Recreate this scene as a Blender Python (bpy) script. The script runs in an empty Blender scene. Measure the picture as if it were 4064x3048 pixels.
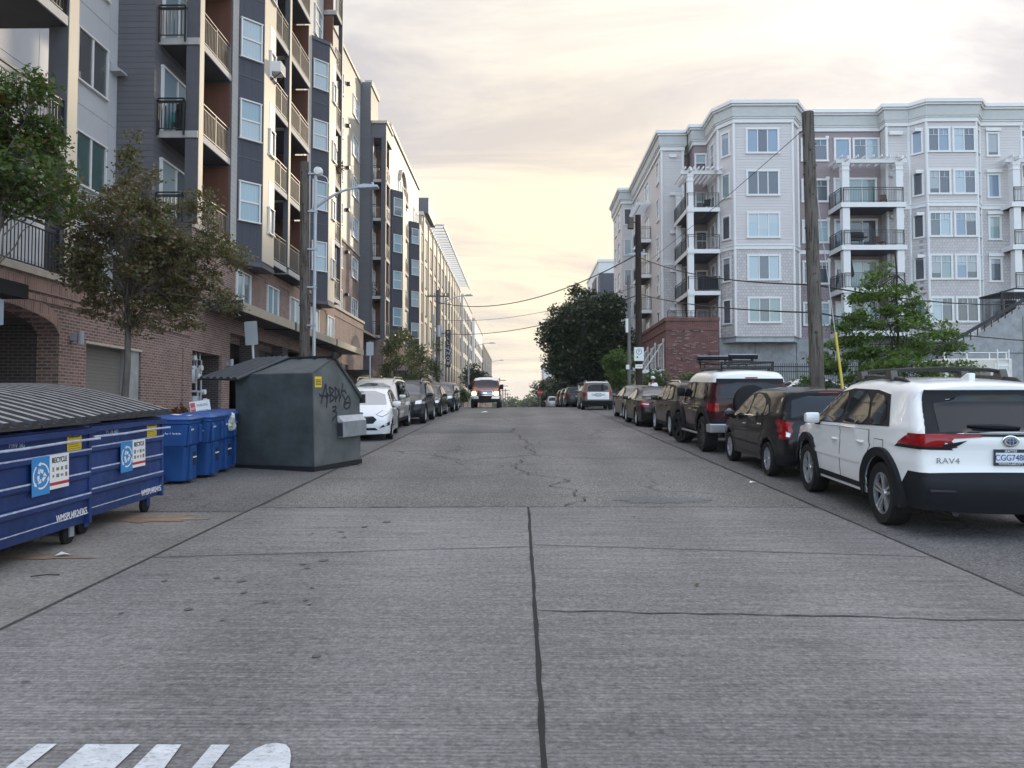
import bpy, bmesh, math, random
import numpy as np
from math import sin, cos, pi, sqrt, atan2, radians as R
from mathutils import Vector, Matrix
from mathutils.bvhtree import BVHTree

S = bpy.context.scene
COL = S.collection
# ------------------------------------------------------------------ camera, sky, sun (the eye is the origin)
cam = bpy.data.objects.new('camera', bpy.data.cameras.new('camera'))
COL.objects.link(cam)
cam.data.lens, cam.data.sensor_width = 27.03, 36.0
cam.data.clip_start, cam.data.clip_end = 0.05, 3000
cam.location = (0, 0, 0)
cam.rotation_euler = (R(90 + 2.19), 0, R(0.655))
S.camera = cam
S.view_settings.view_transform = 'Standard'
S.view_settings.look = 'None'
S.view_settings.exposure = 0.25
S.view_settings.gamma = 1.0
SUN_AZ, SUN_EL = R(24), R(17)          # azimuth clockwise from +Y
W = bpy.data.worlds.new('World'); S.world = W; W.use_nodes = True
nt = W.node_tree; N = nt.nodes; LK = nt.links
for n in list(N): N.remove(n)
def nd(t, kind, **kw):
    n = t.nodes.new(kind)
    for k, v in kw.items():
        if k.startswith('i_'):
            n.inputs[k[2:].replace('_', ' ')].default_value = v
        else: setattr(n, k, v)
    return n
out = nd(nt, 'ShaderNodeOutputWorld'); bg = nd(nt, 'ShaderNodeBackground'); bg.inputs[1].default_value = 0.10
LK.new(bg.outputs[0], out.inputs[0])
sky = nd(nt, 'ShaderNodeTexSky', sky_type='NISHITA', sun_disc=False, sun_elevation=SUN_EL, sun_rotation=SUN_AZ, air_density=1.2, dust_density=2.0, ozone_density=1.5)
tc = nd(nt, 'ShaderNodeTexCoord'); sep = nd(nt, 'ShaderNodeSeparateXYZ'); LK.new(tc.outputs['Generated'], sep.inputs[0])
def mth(t, op, a, b=None, c=None, clamp=False):
    n = t.nodes.new('ShaderNodeMath'); n.operation = op; n.use_clamp = clamp
    for i, v in enumerate((a, b, c)):
        if v is None: continue
        if isinstance(v, (int, float)): n.inputs[i].default_value = v
        else: t.links.new(v, n.inputs[i])
    return n.outputs[0]
def mixc(t, f, a, b, blend='MIX'):
    n = t.nodes.new('ShaderNodeMix'); n.data_type = 'RGBA'; n.blend_type = blend
    for i, v in ((0, f), (6, a), (7, b)):
        if isinstance(v, (int, float)): n.inputs[i].default_value = v
        elif isinstance(v, tuple): n.inputs[i].default_value = (*v[:3], 1)
        else: t.links.new(v, n.inputs[i])
    return n.outputs[2]
def ramp(t, f, *stops, interp='LINEAR'):
    n = t.nodes.new('ShaderNodeValToRGB'); n.color_ramp.interpolation = interp
    e = n.color_ramp.elements
    while len(e) < len(stops): e.new(0.5)
    for q, (p, c) in zip(e, stops):
        q.position = p; q.color = (c, c, c, 1) if isinstance(c, (int, float)) else (*c, 1)
    t.links.new(f, n.inputs[0])
    return n.outputs[0]
# cloud sheet: the view direction meets a flat layer overhead
zc = mth(nt, 'ADD', mth(nt, 'MAXIMUM', sep.outputs[2], 0.0), 0.13)
cmb = nd(nt, 'ShaderNodeCombineXYZ')
LK.new(mth(nt, 'DIVIDE', sep.outputs[0], zc), cmb.inputs[0]); LK.new(mth(nt, 'DIVIDE', sep.outputs[1], zc), cmb.inputs[1])
mp = nd(nt, 'ShaderNodeMapping'); mp.inputs[1].default_value = (3.1, 1.7, 0); mp.inputs[2].default_value = (0, 0, R(-28)); mp.inputs[3].default_value = (0.42, 1.0, 1)
LK.new(cmb.outputs[0], mp.inputs[0])
n1 = nd(nt, 'ShaderNodeTexNoise', i_Scale=1.7, i_Detail=11.0, i_Roughness=0.64, i_Distortion=0.7); LK.new(mp.outputs[0], n1.inputs[0])
n2 = nd(nt, 'ShaderNodeTexNoise', i_Scale=0.55, i_Detail=3.0, i_Roughness=0.5); LK.new(cmb.outputs[0], n2.inputs[0])
dens = mth(nt, 'ADD', mth(nt, 'MULTIPLY', n1.outputs[0], 0.72), mth(nt, 'MULTIPLY', n2.outputs[0], 0.35))
fine = ramp(nt, dens, (0.45, 0.0), (0.60, 1.0))
# closeness to the veiled sun
sv = (sin(R(3)) * cos(R(11)), cos(R(3)) * cos(R(11)), sin(R(11)))
dot = nd(nt, 'ShaderNodeVectorMath', operation='DOT_PRODUCT'); LK.new(tc.outputs['Generated'], dot.inputs[0]); dot.inputs[1].default_value = sv
warm = ramp(nt, dot.outputs['Value'], (0.89, 0.0), (0.968, 0.5), (1.0, 1.0))
cl = mixc(nt, fine, (5.5, 5.4, 5.8), (8.7, 8.5, 8.2))
cl = mixc(nt, mth(nt, 'MULTIPLY', warm, 0.85), cl, mixc(nt, fine, (6.9, 5.9, 4.9), (9.9, 8.3, 5.6)))
low = ramp(nt, sep.outputs[2], (0.0, 1.0), (0.07, 0.0))
cl = mixc(nt, mth(nt, 'MULTIPLY', low, 0.75), cl, (7.7, 6.7, 6.2))
cover = ramp(nt, mth(nt, 'ADD', mth(nt, 'MULTIPLY', sep.outputs[1], 0.5), 0.5), (0.15, 0.35), (0.62, 0.97))
skyb = mixc(nt, 1.0, sky.outputs[0], (2.0, 2.15, 2.35), 'MULTIPLY')
cl = mixc(nt, ramp(nt, mth(nt, 'ADD', mth(nt, 'MULTIPLY', sep.outputs[1], 0.5), 0.5), (0.40, 0.75), (0.62, 0.0)), cl, (7.3, 7.7, 8.5))
final = mixc(nt, cover, skyb, cl)
# sky overhead and behind, out of view, brightened to light the street
gain = mth(nt, 'MAXIMUM', ramp(nt, sep.outputs[2], (0.50, 0.0), (0.85, 1.0)), ramp(nt, mth(nt, 'ADD', mth(nt, 'MULTIPLY', sep.outputs[1], 0.5), 0.5), (0.25, 1.0), (0.62, 0.0)))
sc_ = nd(nt, 'ShaderNodeVectorMath', operation='SCALE'); LK.new(final, sc_.inputs[0]); LK.new(mth(nt, 'ADD', mth(nt, 'MULTIPLY', gain, 1.25), 1.0), sc_.inputs['Scale'])
LK.new(sc_.outputs[0], bg.inputs[0])
sl = bpy.data.lights.new('sun', 'SUN'); sl.energy = 2.7; sl.angle = R(3.0); sl.color = (1.0, 0.83, 0.60)
so = bpy.data.objects.new('sun', sl); COL.objects.link(so); so.location = (0, 0, 60)
so.rotation_euler = Vector((-sin(SUN_AZ) * cos(SUN_EL), -cos(SUN_AZ) * cos(SUN_EL), -sin(SUN_EL))).to_track_quat('-Z', 'Y').to_euler()

# ------------------------------------------------------------------ helpers
class MB:
    """collects faces and links them as ONE mesh object"""
    def __init__(s): s.v, s.f, s.m = [], [], []
    def add(s, vs, fs, m=0):
        o = len(s.v); s.v += [tuple(p) for p in vs]
        s.f += [tuple(i + o for i in f) for f in fs]; s.m += [m] * len(fs); return s
    def box(s, x0, x1, y0, y1, z0, z1, m=0):
        if x0 > x1: x0, x1 = x1, x0
        if y0 > y1: y0, y1 = y1, y0
        if z0 > z1: z0, z1 = z1, z0
        return s.add([(x0,y0,z0),(x1,y0,z0),(x1,y1,z0),(x0,y1,z0),(x0,y0,z1),(x1,y0,z1),(x1,y1,z1),(x0,y1,z1)],
              [(0,3,2,1),(4,5,6,7),(0,1,5,4),(1,2,6,5),(2,3,7,6),(3,0,4,7)], m)
    def cbox(s, c, d, m=0): return s.box(c[0]-d[0]/2, c[0]+d[0]/2, c[1]-d[1]/2, c[1]+d[1]/2, c[2]-d[2]/2, c[2]+d[2]/2, m)
    def bar(s, a, b, w, h, m=0):
        """box beam from a to b, w wide and h tall"""
        a, b = Vector(a), Vector(b); d = (b - a).normalized()
        u = d.cross(Vector((0, 0, 1)))
        u = Vector((1, 0, 0)) if u.length < 1e-4 else u.normalized()
        n = u.cross(d); u = u * w / 2; n = n * h / 2
        vs = [a-u-n, a+u-n, a+u+n, a-u+n, b-u-n, b+u-n, b+u+n, b-u+n]
        return s.add(vs, [(0,1,2,3),(7,6,5,4),(0,4,5,1),(1,5,6,2),(2,6,7,3),(3,7,4,0)], m)
    def tube(s, pts, rad, n=8, m=0, cap=True):
        pts = [Vector(p) for p in pts]
        rad = [rad] * len(pts) if isinstance(rad, (int, float)) else rad
        o = len(s.v); ref = Vector((0.13, 0.31, 0.94)).normalized()
        for i, p in enumerate(pts):
            t = (pts[min(i+1, len(pts)-1)] - pts[max(i-1, 0)]).normalized()
            r = ref if abs(t.dot(ref)) < 0.95 else Vector((1, 0, 0))
            u = t.cross(r).normalized(); w = t.cross(u)
            for k in range(n):
                a = 2*pi*k/n; s.v.append(tuple(p + (u*cos(a) + w*sin(a)) * rad[i]))
        for i in range(len(pts)-1):
            for k in range(n):
                s.f.append((o+i*n+k, o+i*n+(k+1)%n, o+(i+1)*n+(k+1)%n, o+(i+1)*n+k)); s.m.append(m)
        if cap:
            s.f.append(tuple(o+k for k in range(n))[::-1]); s.m.append(m)
            s.f.append(tuple(o+(len(pts)-1)*n+k for k in range(n))); s.m.append(m)
        return s
    def prism(s, poly, a, b, axis='y', m=0, mcap=None):
        """polygon extruded along an axis from a to b; poly is (x,z) for y, (y,z) for x, (x,y) for z"""
        f = {'y': lambda p, t: (p[0], t, p[1]), 'x': lambda p, t: (t, p[0], p[1]), 'z': lambda p, t: (p[0], p[1], t)}[axis]
        n = len(poly)
        s.add([f(p, a) for p in poly] + [f(p, b) for p in poly], [tuple(range(n))[::-1], tuple(range(n, 2*n))], m if mcap is None else mcap)
        o = len(s.v) - 2*n
        for i in range(n): s.f.append((o+i, o+(i+1)%n, o+n+(i+1)%n, o+n+i)); s.m.append(m)
        return s
    def lathe(s, prof, c=(0,0,0), axis='z', n=20, m=0):
        o = len(s.v)
        for r, h in prof:
            for k in range(n):
                a = 2*pi*k/n
                p = {'z': (r*cos(a), r*sin(a), h), 'x': (h, r*cos(a), r*sin(a)), 'y': (r*cos(a), h, r*sin(a))}[axis]
                s.v.append((p[0]+c[0], p[1]+c[1], p[2]+c[2]))
        for i in range(len(prof)-1):
            for k in range(n): s.f.append((o+i*n+k, o+i*n+(k+1)%n, o+(i+1)*n+(k+1)%n, o+(i+1)*n+k)); s.m.append(m)
        return s
    def build_each(s, name, mats, parent=None, **k):
        """one object for every connected piece"""
        par = list(range(len(s.v)))
        def find(i):
            while par[i] != i: par[i] = par[par[i]]; i = par[i]
            return i
        for f in s.f:
            for i in f[1:]: par[find(i)] = find(f[0])
        g = {}
        for f, m in zip(s.f, s.m): g.setdefault(find(f[0]), []).append((f, m))
        out = []
        for fs in g.values():
            b = MB(); used = sorted({i for f, _ in fs for i in f}); q = {i: j for j, i in enumerate(used)}
            b.v = [s.v[i] for i in used]; b.f = [tuple(q[i] for i in f) for f, _ in fs]; b.m = [m for _, m in fs]
            out.append(b.build(name, mats, parent, **k))
        return out
    def build(s, name, mats, parent=None, smooth=False, bevel=0, loc=None, rot=None):
        me = bpy.data.meshes.new(name); me.from_pydata(s.v, [], s.f)
        mats = mats if isinstance(mats, (list, tuple)) else [mats]
        for x in mats: me.materials.append(x)
        if len(mats) > 1: me.polygons.foreach_set('material_index', s.m)
        bm = bmesh.new(); bm.from_mesh(me); bmesh.ops.recalc_face_normals(bm, faces=bm.faces); bm.to_mesh(me); bm.free()
        return link(name, me, parent, smooth, bevel, loc, rot)
def link(name, me, parent=None, smooth=False, bevel=0, loc=None, rot=None):
    o = bpy.data.objects.new(name, me); COL.objects.link(o)
    if smooth:
        me.polygons.foreach_set('use_smooth', [True] * len(me.polygons))
        if smooth != 'all' and hasattr(me, 'set_sharp_from_angle'): me.set_sharp_from_angle(angle=R(40))
    if bevel:
        b = o.modifiers.new('bevel', 'BEVEL'); b.width = bevel; b.segments = 2; b.limit_method = 'ANGLE'; b.angle_limit = R(35)
    if parent: o.parent = parent
    if loc: o.location = loc
    if rot is not None: o.rotation_euler = rot if isinstance(rot, (tuple, list)) else (0, 0, rot)
    return o
def tag(o, label, cat, group=None, kind=None):
    o['label'] = label
    if cat: o['category'] = cat
    if group: o['group'] = group
    if kind: o['kind'] = kind
    return o
def thing(name, label, cat, loc=(0,0,0), rot=0, group=None):
    o = bpy.data.objects.new(name, None); COL.objects.link(o); o.empty_display_size = 0.2
    o.location = loc; o.rotation_euler = rot if isinstance(rot, (tuple, list)) else (0, 0, rot)
    return tag(o, label, cat, group)
def struct(o, label=None):
    o['kind'] = 'structure'
    if label: o['label'] = label
    return o
def copy_tree(o, parent=None):
    c = o.copy(); COL.objects.link(c)
    if parent: c.parent = parent
    for ch in o.children: copy_tree(ch, c)
    return c
def text(s, size, mat, parent, loc, rot, name='lettering', ex=0.002, align='CENTER', sx=1.0):
    cu = bpy.data.curves.new(name, 'FONT'); cu.body = s; cu.size = size; cu.extrude = ex; cu.align_x = align; cu.align_y = 'CENTER'
    cu.materials.append(mat); cu.space_character = 1.0
    t = bpy.data.objects.new(name, cu); dg = None
    COL.objects.link(t); bpy.context.view_layer.update()
    me = bpy.data.meshes.new_from_object(t.evaluated_get(bpy.context.evaluated_depsgraph_get()))
    bpy.data.objects.remove(t); me.name = name
    o = link(name, me, parent, loc=loc, rot=rot); o.scale = (sx, 1, 1)
    if not me.materials: me.materials.append(mat)
    return o
# ground height along the street (eye at 0)
GY = [(-80,-4.9),(-10,-2.12),(0,-1.70),(10,-1.27),(20,-0.84),(30,-0.41),(40,0.0),(46,0.20),(53,0.37),(60,0.47),(66,0.53),(75,0.57),(90,0.5),(130,0.2),(200,-0.6),(300,-2.2),(500,-6),(1500,-20)]
def zg(y):
    ys = [p[0] for p in GY]; zs = [p[1] for p in GY]
    if y <= ys[0]: return zs[0]
    if y >= ys[-1]: return zs[-1]
    i = max(k for k in range(len(ys)) if ys[k] <= y); i = min(i, len(ys)-2)
    def m(k):
        a = (zs[k]-zs[k-1])/(ys[k]-ys[k-1]) if k > 0 else None; b = (zs[k+1]-zs[k])/(ys[k+1]-ys[k]) if k < len(ys)-1 else None
        if a is None: return b
        if b is None: return a
        return (a+b)/2
    h = ys[i+1]-ys[i]; t = (y-ys[i])/h
    return (2*t**3-3*t*t+1)*zs[i]+(t**3-2*t*t+t)*h*m(i)+(-2*t**3+3*t*t)*zs[i+1]+(t**3-t*t)*h*m(i+1)
def slope(y): return (zg(y+.3)-zg(y-.3))/.6

# ------------------------------------------------------------------ materials
MATS = {}
def mat(name, col, rough=0.6, metal=0.0, var=0.0, vscale=3.0, bump=0.0, bscale=40.0, coat=0.0, spec=None, emit=None, estr=0, stretch=None):
    if name in MATS: return MATS[name]
    m = bpy.data.materials.new(name); m.use_nodes = True; t = m.node_tree
    p = t.nodes['Principled BSDF']; MATS[name] = m
    p.inputs['Base Color'].default_value = (*col, 1); p.inputs['Roughness'].default_value = rough; p.inputs['Metallic'].default_value = metal
    if coat: p.inputs['Coat Weight'].default_value = coat; p.inputs['Coat Roughness'].default_value = 0.04
    if spec is None and rough > .5: spec = .28
    if spec is not None: p.inputs['Specular IOR Level'].default_value = spec
    if emit: p.inputs['Emission Color'].default_value = (*emit, 1); p.inputs['Emission Strength'].default_value = estr
    if var or bump:
        c = nd(t, 'ShaderNodeTexCoord'); vec = c.outputs['Object']
        if stretch:
            mpn = nd(t, 'ShaderNodeMapping'); mpn.inputs[3].default_value = stretch; t.links.new(vec, mpn.inputs[0]); vec = mpn.outputs[0]
        if var:
            n = nd(t, 'ShaderNodeTexNoise', i_Scale=vscale, i_Detail=6.0, i_Roughness=0.62); t.links.new(vec, n.inputs[0])
            f = ramp(t, n.outputs[0], (0.3, 0.0), (0.7, 1.0))
            t.links.new(mixc(t, f, tuple(x*(1-var) for x in col), tuple(min(1, x*(1+var)) for x in col)), p.inputs['Base Color'])
            t.links.new(mth(t, 'ADD', mth(t, 'MULTIPLY', n.outputs[0], 0.15), rough-0.07), p.inputs['Roughness'])
        if bump:
            n = nd(t, 'ShaderNodeTexNoise', i_Scale=bscale, i_Detail=4.0); t.links.new(vec, n.inputs[0])
            b = nd(t, 'ShaderNodeBump', i_Strength=bump, i_Distance=0.01); t.links.new(n.outputs[0], b.inputs['Height']); t.links.new(b.outputs[0], p.inputs['Normal'])
    return m
def wallvec(t):
    """(x+y, z): runs along any upright wall, whichever way it faces"""
    g = nd(t, 'ShaderNodeNewGeometry'); s = nd(t, 'ShaderNodeSeparateXYZ'); t.links.new(g.outputs['Position'], s.inputs[0])
    c = nd(t, 'ShaderNodeCombineXYZ'); t.links.new(mth(t, 'ADD', s.outputs[0], s.outputs[1]), c.inputs[0]); t.links.new(s.outputs[2], c.inputs[1])
    return c.outputs[0], s, g
def siding(name, col, lap=0.19, var=0.06, strength=0.9, vertical=False):
    """lap boards: a saw-tooth height gives each board its lower lip"""
    m = bpy.data.materials.new(name); m.use_nodes = True; t = m.node_tree; p = t.nodes['Principled BSDF']; MATS[name] = m
    vec, s, g = wallvec(t)
    src = mth(t, 'ADD', s.outputs[0], s.outputs[1]) if vertical else s.outputs[2]
    fr = mth(t, 'FRACT', mth(t, 'DIVIDE', src, lap))
    if vertical: h = ramp(t, fr, (0.0, 0.0), (0.03, 1.0), (0.97, 1.0), (1.0, 0.0))
    else: h = ramp(t, fr, (0.0, 0.0), (0.07, 1.0), (1.0, 0.35))
    b = nd(t, 'ShaderNodeBump', i_Strength=strength, i_Distance=0.02); t.links.new(h, b.inputs['Height']); t.links.new(b.outputs[0], p.inputs['Normal'])
    n = nd(t, 'ShaderNodeTexNoise', i_Scale=1.6, i_Detail=6.0); t.links.new(g.outputs['Position'], n.inputs[0])
    bd = nd(t, 'ShaderNodeTexWhiteNoise', noise_dimensions='1D'); t.links.new(mth(t, 'FLOOR', mth(t, 'DIVIDE', src, lap)), bd.inputs['W'])
    mpw = nd(t, 'ShaderNodeMapping'); mpw.inputs[3].default_value = (1.6, 1.6, .12); t.links.new(g.outputs['Position'], mpw.inputs[0]); nw = nd(t, 'ShaderNodeTexNoise', i_Scale=2.2, i_Detail=5.0); t.links.new(mpw.outputs[0], nw.inputs[0])
    f = mth(t, 'ADD', mth(t, 'MULTIPLY', mth(t, 'ADD', mth(t, 'MULTIPLY', n.outputs[0], .5), mth(t, 'MULTIPLY', nw.outputs[0], .6)), 0.7), mth(t, 'MULTIPLY', bd.outputs[0], 0.3))
    base = mixc(t, f, tuple(x*(1-var*2) for x in col), tuple(x*(1+var*2) for x in col))
    gap = ramp(t, fr, (0.0, 1.0), (0.05, 0.0))          # shadow line at each board edge, darkened in the colour
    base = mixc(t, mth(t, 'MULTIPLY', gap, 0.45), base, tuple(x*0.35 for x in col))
    t.links.new(base, p.inputs['Base Color']); p.inputs['Roughness'].default_value = 0.6
    return m
def brick(name, c1, c2, mortar, bw=0.22, bh=0.075, var=0.5, scale_m=0.012, bump=0.6):
    m = bpy.data.materials.new(name); m.use_nodes = True; t = m.node_tree; p = t.nodes['Principled BSDF']; MATS[name] = m
    vec, s, g = wallvec(t)
    b = nd(t, 'ShaderNodeTexBrick'); t.links.new(vec, b.inputs['Vector'])
    b.inputs['Scale'].default_value = 1.0; b.inputs['Mortar Size'].default_value = scale_m; b.inputs['Brick Width'].default_value = bw; b.inputs['Row Height'].default_value = bh
    b.inputs['Mortar Smooth'].default_value = 0.2; b.inputs['Bias'].default_value = 0.0
    b.inputs['Color1'].default_value = (*c1, 1); b.inputs['Color2'].default_value = (*c2, 1); b.inputs['Mortar'].default_value = (*mortar, 1)
    n = nd(t, 'ShaderNodeTexNoise', i_Scale=1.3, i_Detail=8.0, i_Roughness=0.7); t.links.new(g.outputs['Position'], n.inputs[0])
    f = ramp(t, n.outputs[0], (0.3, 0.0), (0.7, 1.0))
    c = mixc(t, f, b.outputs['Color'], mixc(t, 1.0, b.outputs['Color'], (1+var, 1+var*.9, 1+var*.85), 'MULTIPLY'))
    t.links.new(c, p.inputs['Base Color']); p.inputs['Roughness'].default_value = 0.85
    bp = nd(t, 'ShaderNodeBump', i_Strength=bump, i_Distance=0.01, invert=True); t.links.new(b.outputs['Fac'], bp.inputs['Height']); t.links.new(bp.outputs[0], p.inputs['Normal'])
    return m
def glass_mat(name, stops, rough=0.03, blinds=False):
    """window glass before a dim room, blinds or a curtain; every pane draws its own"""
    m = bpy.data.materials.new(name); m.use_nodes = True; t = m.node_tree; p = t.nodes['Principled BSDF']; MATS[name] = m
    g = nd(t, 'ShaderNodeNewGeometry'); oi = nd(t, 'ShaderNodeObjectInfo')
    r = mth(t, 'FRACT', mth(t, 'ADD', mth(t, 'MULTIPLY', oi.outputs['Random'], 7.31), mth(t, 'MULTIPLY', g.outputs['Random Per Island'], 0.45)))
    base = ramp(t, r, *stops, interp='CONSTANT')
    tcn = nd(t, 'ShaderNodeTexCoord')
    if blinds:                                 # blinds pulled down to a height of their own
        sz = nd(t, 'ShaderNodeSeparateXYZ'); t.links.new(tcn.outputs['Object'], sz.inputs[0])
        q = mth(t, 'FRACT', mth(t, 'ADD', mth(t, 'MULTIPLY', oi.outputs['Random'], 23.7), mth(t, 'MULTIPLY', g.outputs['Random Per Island'], .8)))
        dn = mth(t, 'MULTIPLY', mth(t, 'GREATER_THAN', sz.outputs[2], mth(t, 'SUBTRACT', mth(t, 'MULTIPLY', q, 2.6), .75)), mth(t, 'GREATER_THAN', mth(t, 'FRACT', mth(t, 'MULTIPLY', q, 5.3)), .35))
        sl_ = mth(t, 'MULTIPLY', mth(t, 'GREATER_THAN', mth(t, 'FRACT', mth(t, 'MULTIPLY', sz.outputs[2], 18.0)), .25), dn)
        base = mixc(t, mth(t, 'MULTIPLY', sl_, .8), base, (.46, .48, .47))
    wv = nd(t, 'ShaderNodeTexWave', i_Scale=2.6, i_Distortion=2.5, i_Detail=2.0); t.links.new(tcn.outputs['Object'], wv.inputs[0])
    base = mixc(t, mth(t, 'MULTIPLY', wv.outputs[1], 0.16), base, mixc(t, 1.0, base, (0.45, 0.5, 0.55), 'MULTIPLY'))
    t.links.new(base, p.inputs['Base Color']); p.inputs['Roughness'].default_value = 0.5
    p.inputs['Coat Weight'].default_value = 1.0; p.inputs['Coat Roughness'].default_value = rough; p.inputs['Coat IOR'].default_value = 1.75
    return m
def leaf_mat(name, cols, trans=0.35):
    m = bpy.data.materials.new(name); m.use_nodes = True; t = m.node_tree; MATS[name] = m
    p = t.nodes['Principled BSDF']; g = nd(t, 'ShaderNodeNewGeometry')
    k = len(cols)
    c = ramp(t, g.outputs['Random Per Island'], *[(i/(k-1), cols[i]) for i in range(k)])
    t.links.new(c, p.inputs['Base Color']); p.inputs['Roughness'].default_value = 0.38
    tr = nd(t, 'ShaderNodeBsdfTranslucent'); t.links.new(mixc(t, 1.0, c, (1.3, 1.5, 0.7), 'MULTIPLY'), tr.inputs[0])
    mx = nd(t, 'ShaderNodeMixShader'); mx.inputs[0].default_value = trans
    t.links.new(p.outputs[0], mx.inputs[1]); t.links.new(tr.outputs[0], mx.inputs[2]); t.links.new(mx.outputs[0], t.nodes['Material Output'].inputs[0])
    return m
M = {}
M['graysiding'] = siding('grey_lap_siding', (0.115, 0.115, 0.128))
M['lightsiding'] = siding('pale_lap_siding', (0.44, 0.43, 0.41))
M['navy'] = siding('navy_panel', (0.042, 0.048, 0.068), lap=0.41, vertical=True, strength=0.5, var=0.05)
M['panel'] = mat('pale_panel', (0.46, 0.47, 0.49), 0.55, var=0.06, vscale=0.8)
M['cream'] = mat('cream_panel', (0.52, 0.46, 0.365), 0.6, var=0.06, vscale=0.7)
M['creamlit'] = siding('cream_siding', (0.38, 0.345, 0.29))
M['charcoal'] = mat('charcoal_paint', (0.10, 0.10, 0.115), 0.6, var=0.1)
M['darkmetal'] = mat('dark_metal', (0.025, 0.025, 0.028), 0.45, 0.3)
M['railbronze'] = mat('bronze_rail', (0.20, 0.185, 0.16), 0.55, 0.2)
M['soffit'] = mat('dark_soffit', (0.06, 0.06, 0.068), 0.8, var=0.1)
M['slab'] = mat('balcony_slab', (0.42, 0.41, 0.40), 0.7, var=0.1)
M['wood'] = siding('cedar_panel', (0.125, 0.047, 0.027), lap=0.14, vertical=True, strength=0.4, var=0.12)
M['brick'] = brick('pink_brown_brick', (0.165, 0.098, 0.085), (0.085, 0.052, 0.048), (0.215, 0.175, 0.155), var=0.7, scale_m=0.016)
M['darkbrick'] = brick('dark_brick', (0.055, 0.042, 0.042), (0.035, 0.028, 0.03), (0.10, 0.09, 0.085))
M['redbrick'] = brick('red_brick', (0.125, 0.036, 0.028), (0.06, 0.020, 0.019), (0.15, 0.11, 0.10), bw=0.3, bh=0.085, var=0.8)
M['soldier'] = brick('soldier_brick', (0.26, 0.155, 0.12), (0.15, 0.09, 0.075), (0.22, 0.19, 0.17), bw=0.075, bh=0.24, var=0.5)
M['stonecap'] = mat('stone_cap', (0.44, 0.39, 0.32), 0.8, var=0.15, vscale=4)
M['white'] = mat('white_trim', (0.72, 0.71, 0.70), 0.5, var=0.03)
M['whitewarm'] = mat('white_wall', (0.70, 0.69, 0.66), 0.6, var=0.05)
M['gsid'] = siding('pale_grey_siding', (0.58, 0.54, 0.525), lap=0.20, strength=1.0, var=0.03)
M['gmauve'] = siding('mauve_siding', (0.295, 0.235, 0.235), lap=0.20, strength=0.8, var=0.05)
M['gshingle'] = brick('pale_shingle', (0.56, 0.525, 0.515), (0.48, 0.45, 0.445), (0.30, 0.28, 0.28), bw=0.24, bh=0.21, var=0.06, scale_m=0.012, bump=0.4)
M['gmshingle'] = brick('mauve_shingle', (0.33, 0.27, 0.28), (0.28, 0.23, 0.24), (0.19, 0.15, 0.16), bw=0.24, bh=0.21, var=0.08, bump=0.4)
M['frieze'] = mat('grey_frieze', (0.50, 0.50, 0.48), 0.6, var=0.05)
M['concwall'] = mat('concrete_wall', (0.30, 0.305, 0.31), 0.85, var=0.22, vscale=2.4, bump=0.3, bscale=12)
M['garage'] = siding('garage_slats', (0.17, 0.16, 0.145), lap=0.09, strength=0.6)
M['glassA'] = glass_mat('blue_glass', ((0, (0.20, 0.33, 0.40)), (0.3, (0.28, 0.42, 0.48)), (0.55, (0.10, 0.16, 0.19)), (0.75, (0.34, 0.44, 0.48))))
M['glassG'] = glass_mat('curtained_glass', ((0, (0.03, 0.035, 0.05)), (0.22, (0.16, 0.23, 0.32)), (0.42, (0.05, 0.06, 0.085)), (0.55, (0.34, 0.43, 0.47)), (0.76, (0.07, 0.085, 0.105)), (0.86, (0.20, 0.28, 0.28))), blinds=True)
M['glassD'] = glass_mat('dark_glass', ((0, (0.012, 0.014, 0.016)), (0.6, (0.03, 0.035, 0.035))))
M['glassT'] = glass_mat('green_glass', ((0, (0.03, 0.08, 0.075)), (0.5, (0.05, 0.055, 0.06))))
M['carglass'] = mat('car_glass', (0.006, 0.007, 0.010), 0.03, spec=0.4)
M['carglass2'] = mat('windscreen_glass', (0.07, 0.075, 0.08), 0.04, spec=0.7)
M['tyre'] = mat('tyre_rubber', (0.014, 0.014, 0.015), 0.75, bump=0.2, bscale=60)
M['alloy'] = mat('alloy', (0.55, 0.56, 0.58), 0.28, 0.9)
M['blackrim'] = mat('black_rim', (0.02, 0.02, 0.02), 0.4, 0.4)
M['plastic'] = mat('black_plastic', (0.014, 0.015, 0.018), 0.6, var=0.1, vscale=8, spec=.18)
M['chrome'] = mat('chrome', (0.75, 0.76, 0.78), 0.12, 1.0)
M['redlens'] = mat('red_lens', (0.26, 0.004, 0.008), 0.15, coat=.6, spec=.2)
M['clearlens'] = mat('clear_lens', (0.62, 0.65, 0.68), 0.1, 0.3, coat=1.0)
M['litlens'] = mat('lit_headlamp', (0.9, 0.95, 0.7), 0.2, emit=(0.80, 1.0, 0.50), estr=2.2)
M['amber'] = mat('amber_lens', (0.7, 0.2, 0.02), 0.15, coat=1.0)
M['platewhite'] = mat('plate_white', (0.62, 0.66, 0.74), 0.4)
M['platedark'] = mat('plate_frame', (0.012, 0.014, 0.025), 0.4)
M['plateblue'] = mat('plate_blue_ink', (0.02, 0.05, 0.16), 0.5)
M['mark'] = mat('sign_white', (0.75, 0.76, 0.76), 0.5)
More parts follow.
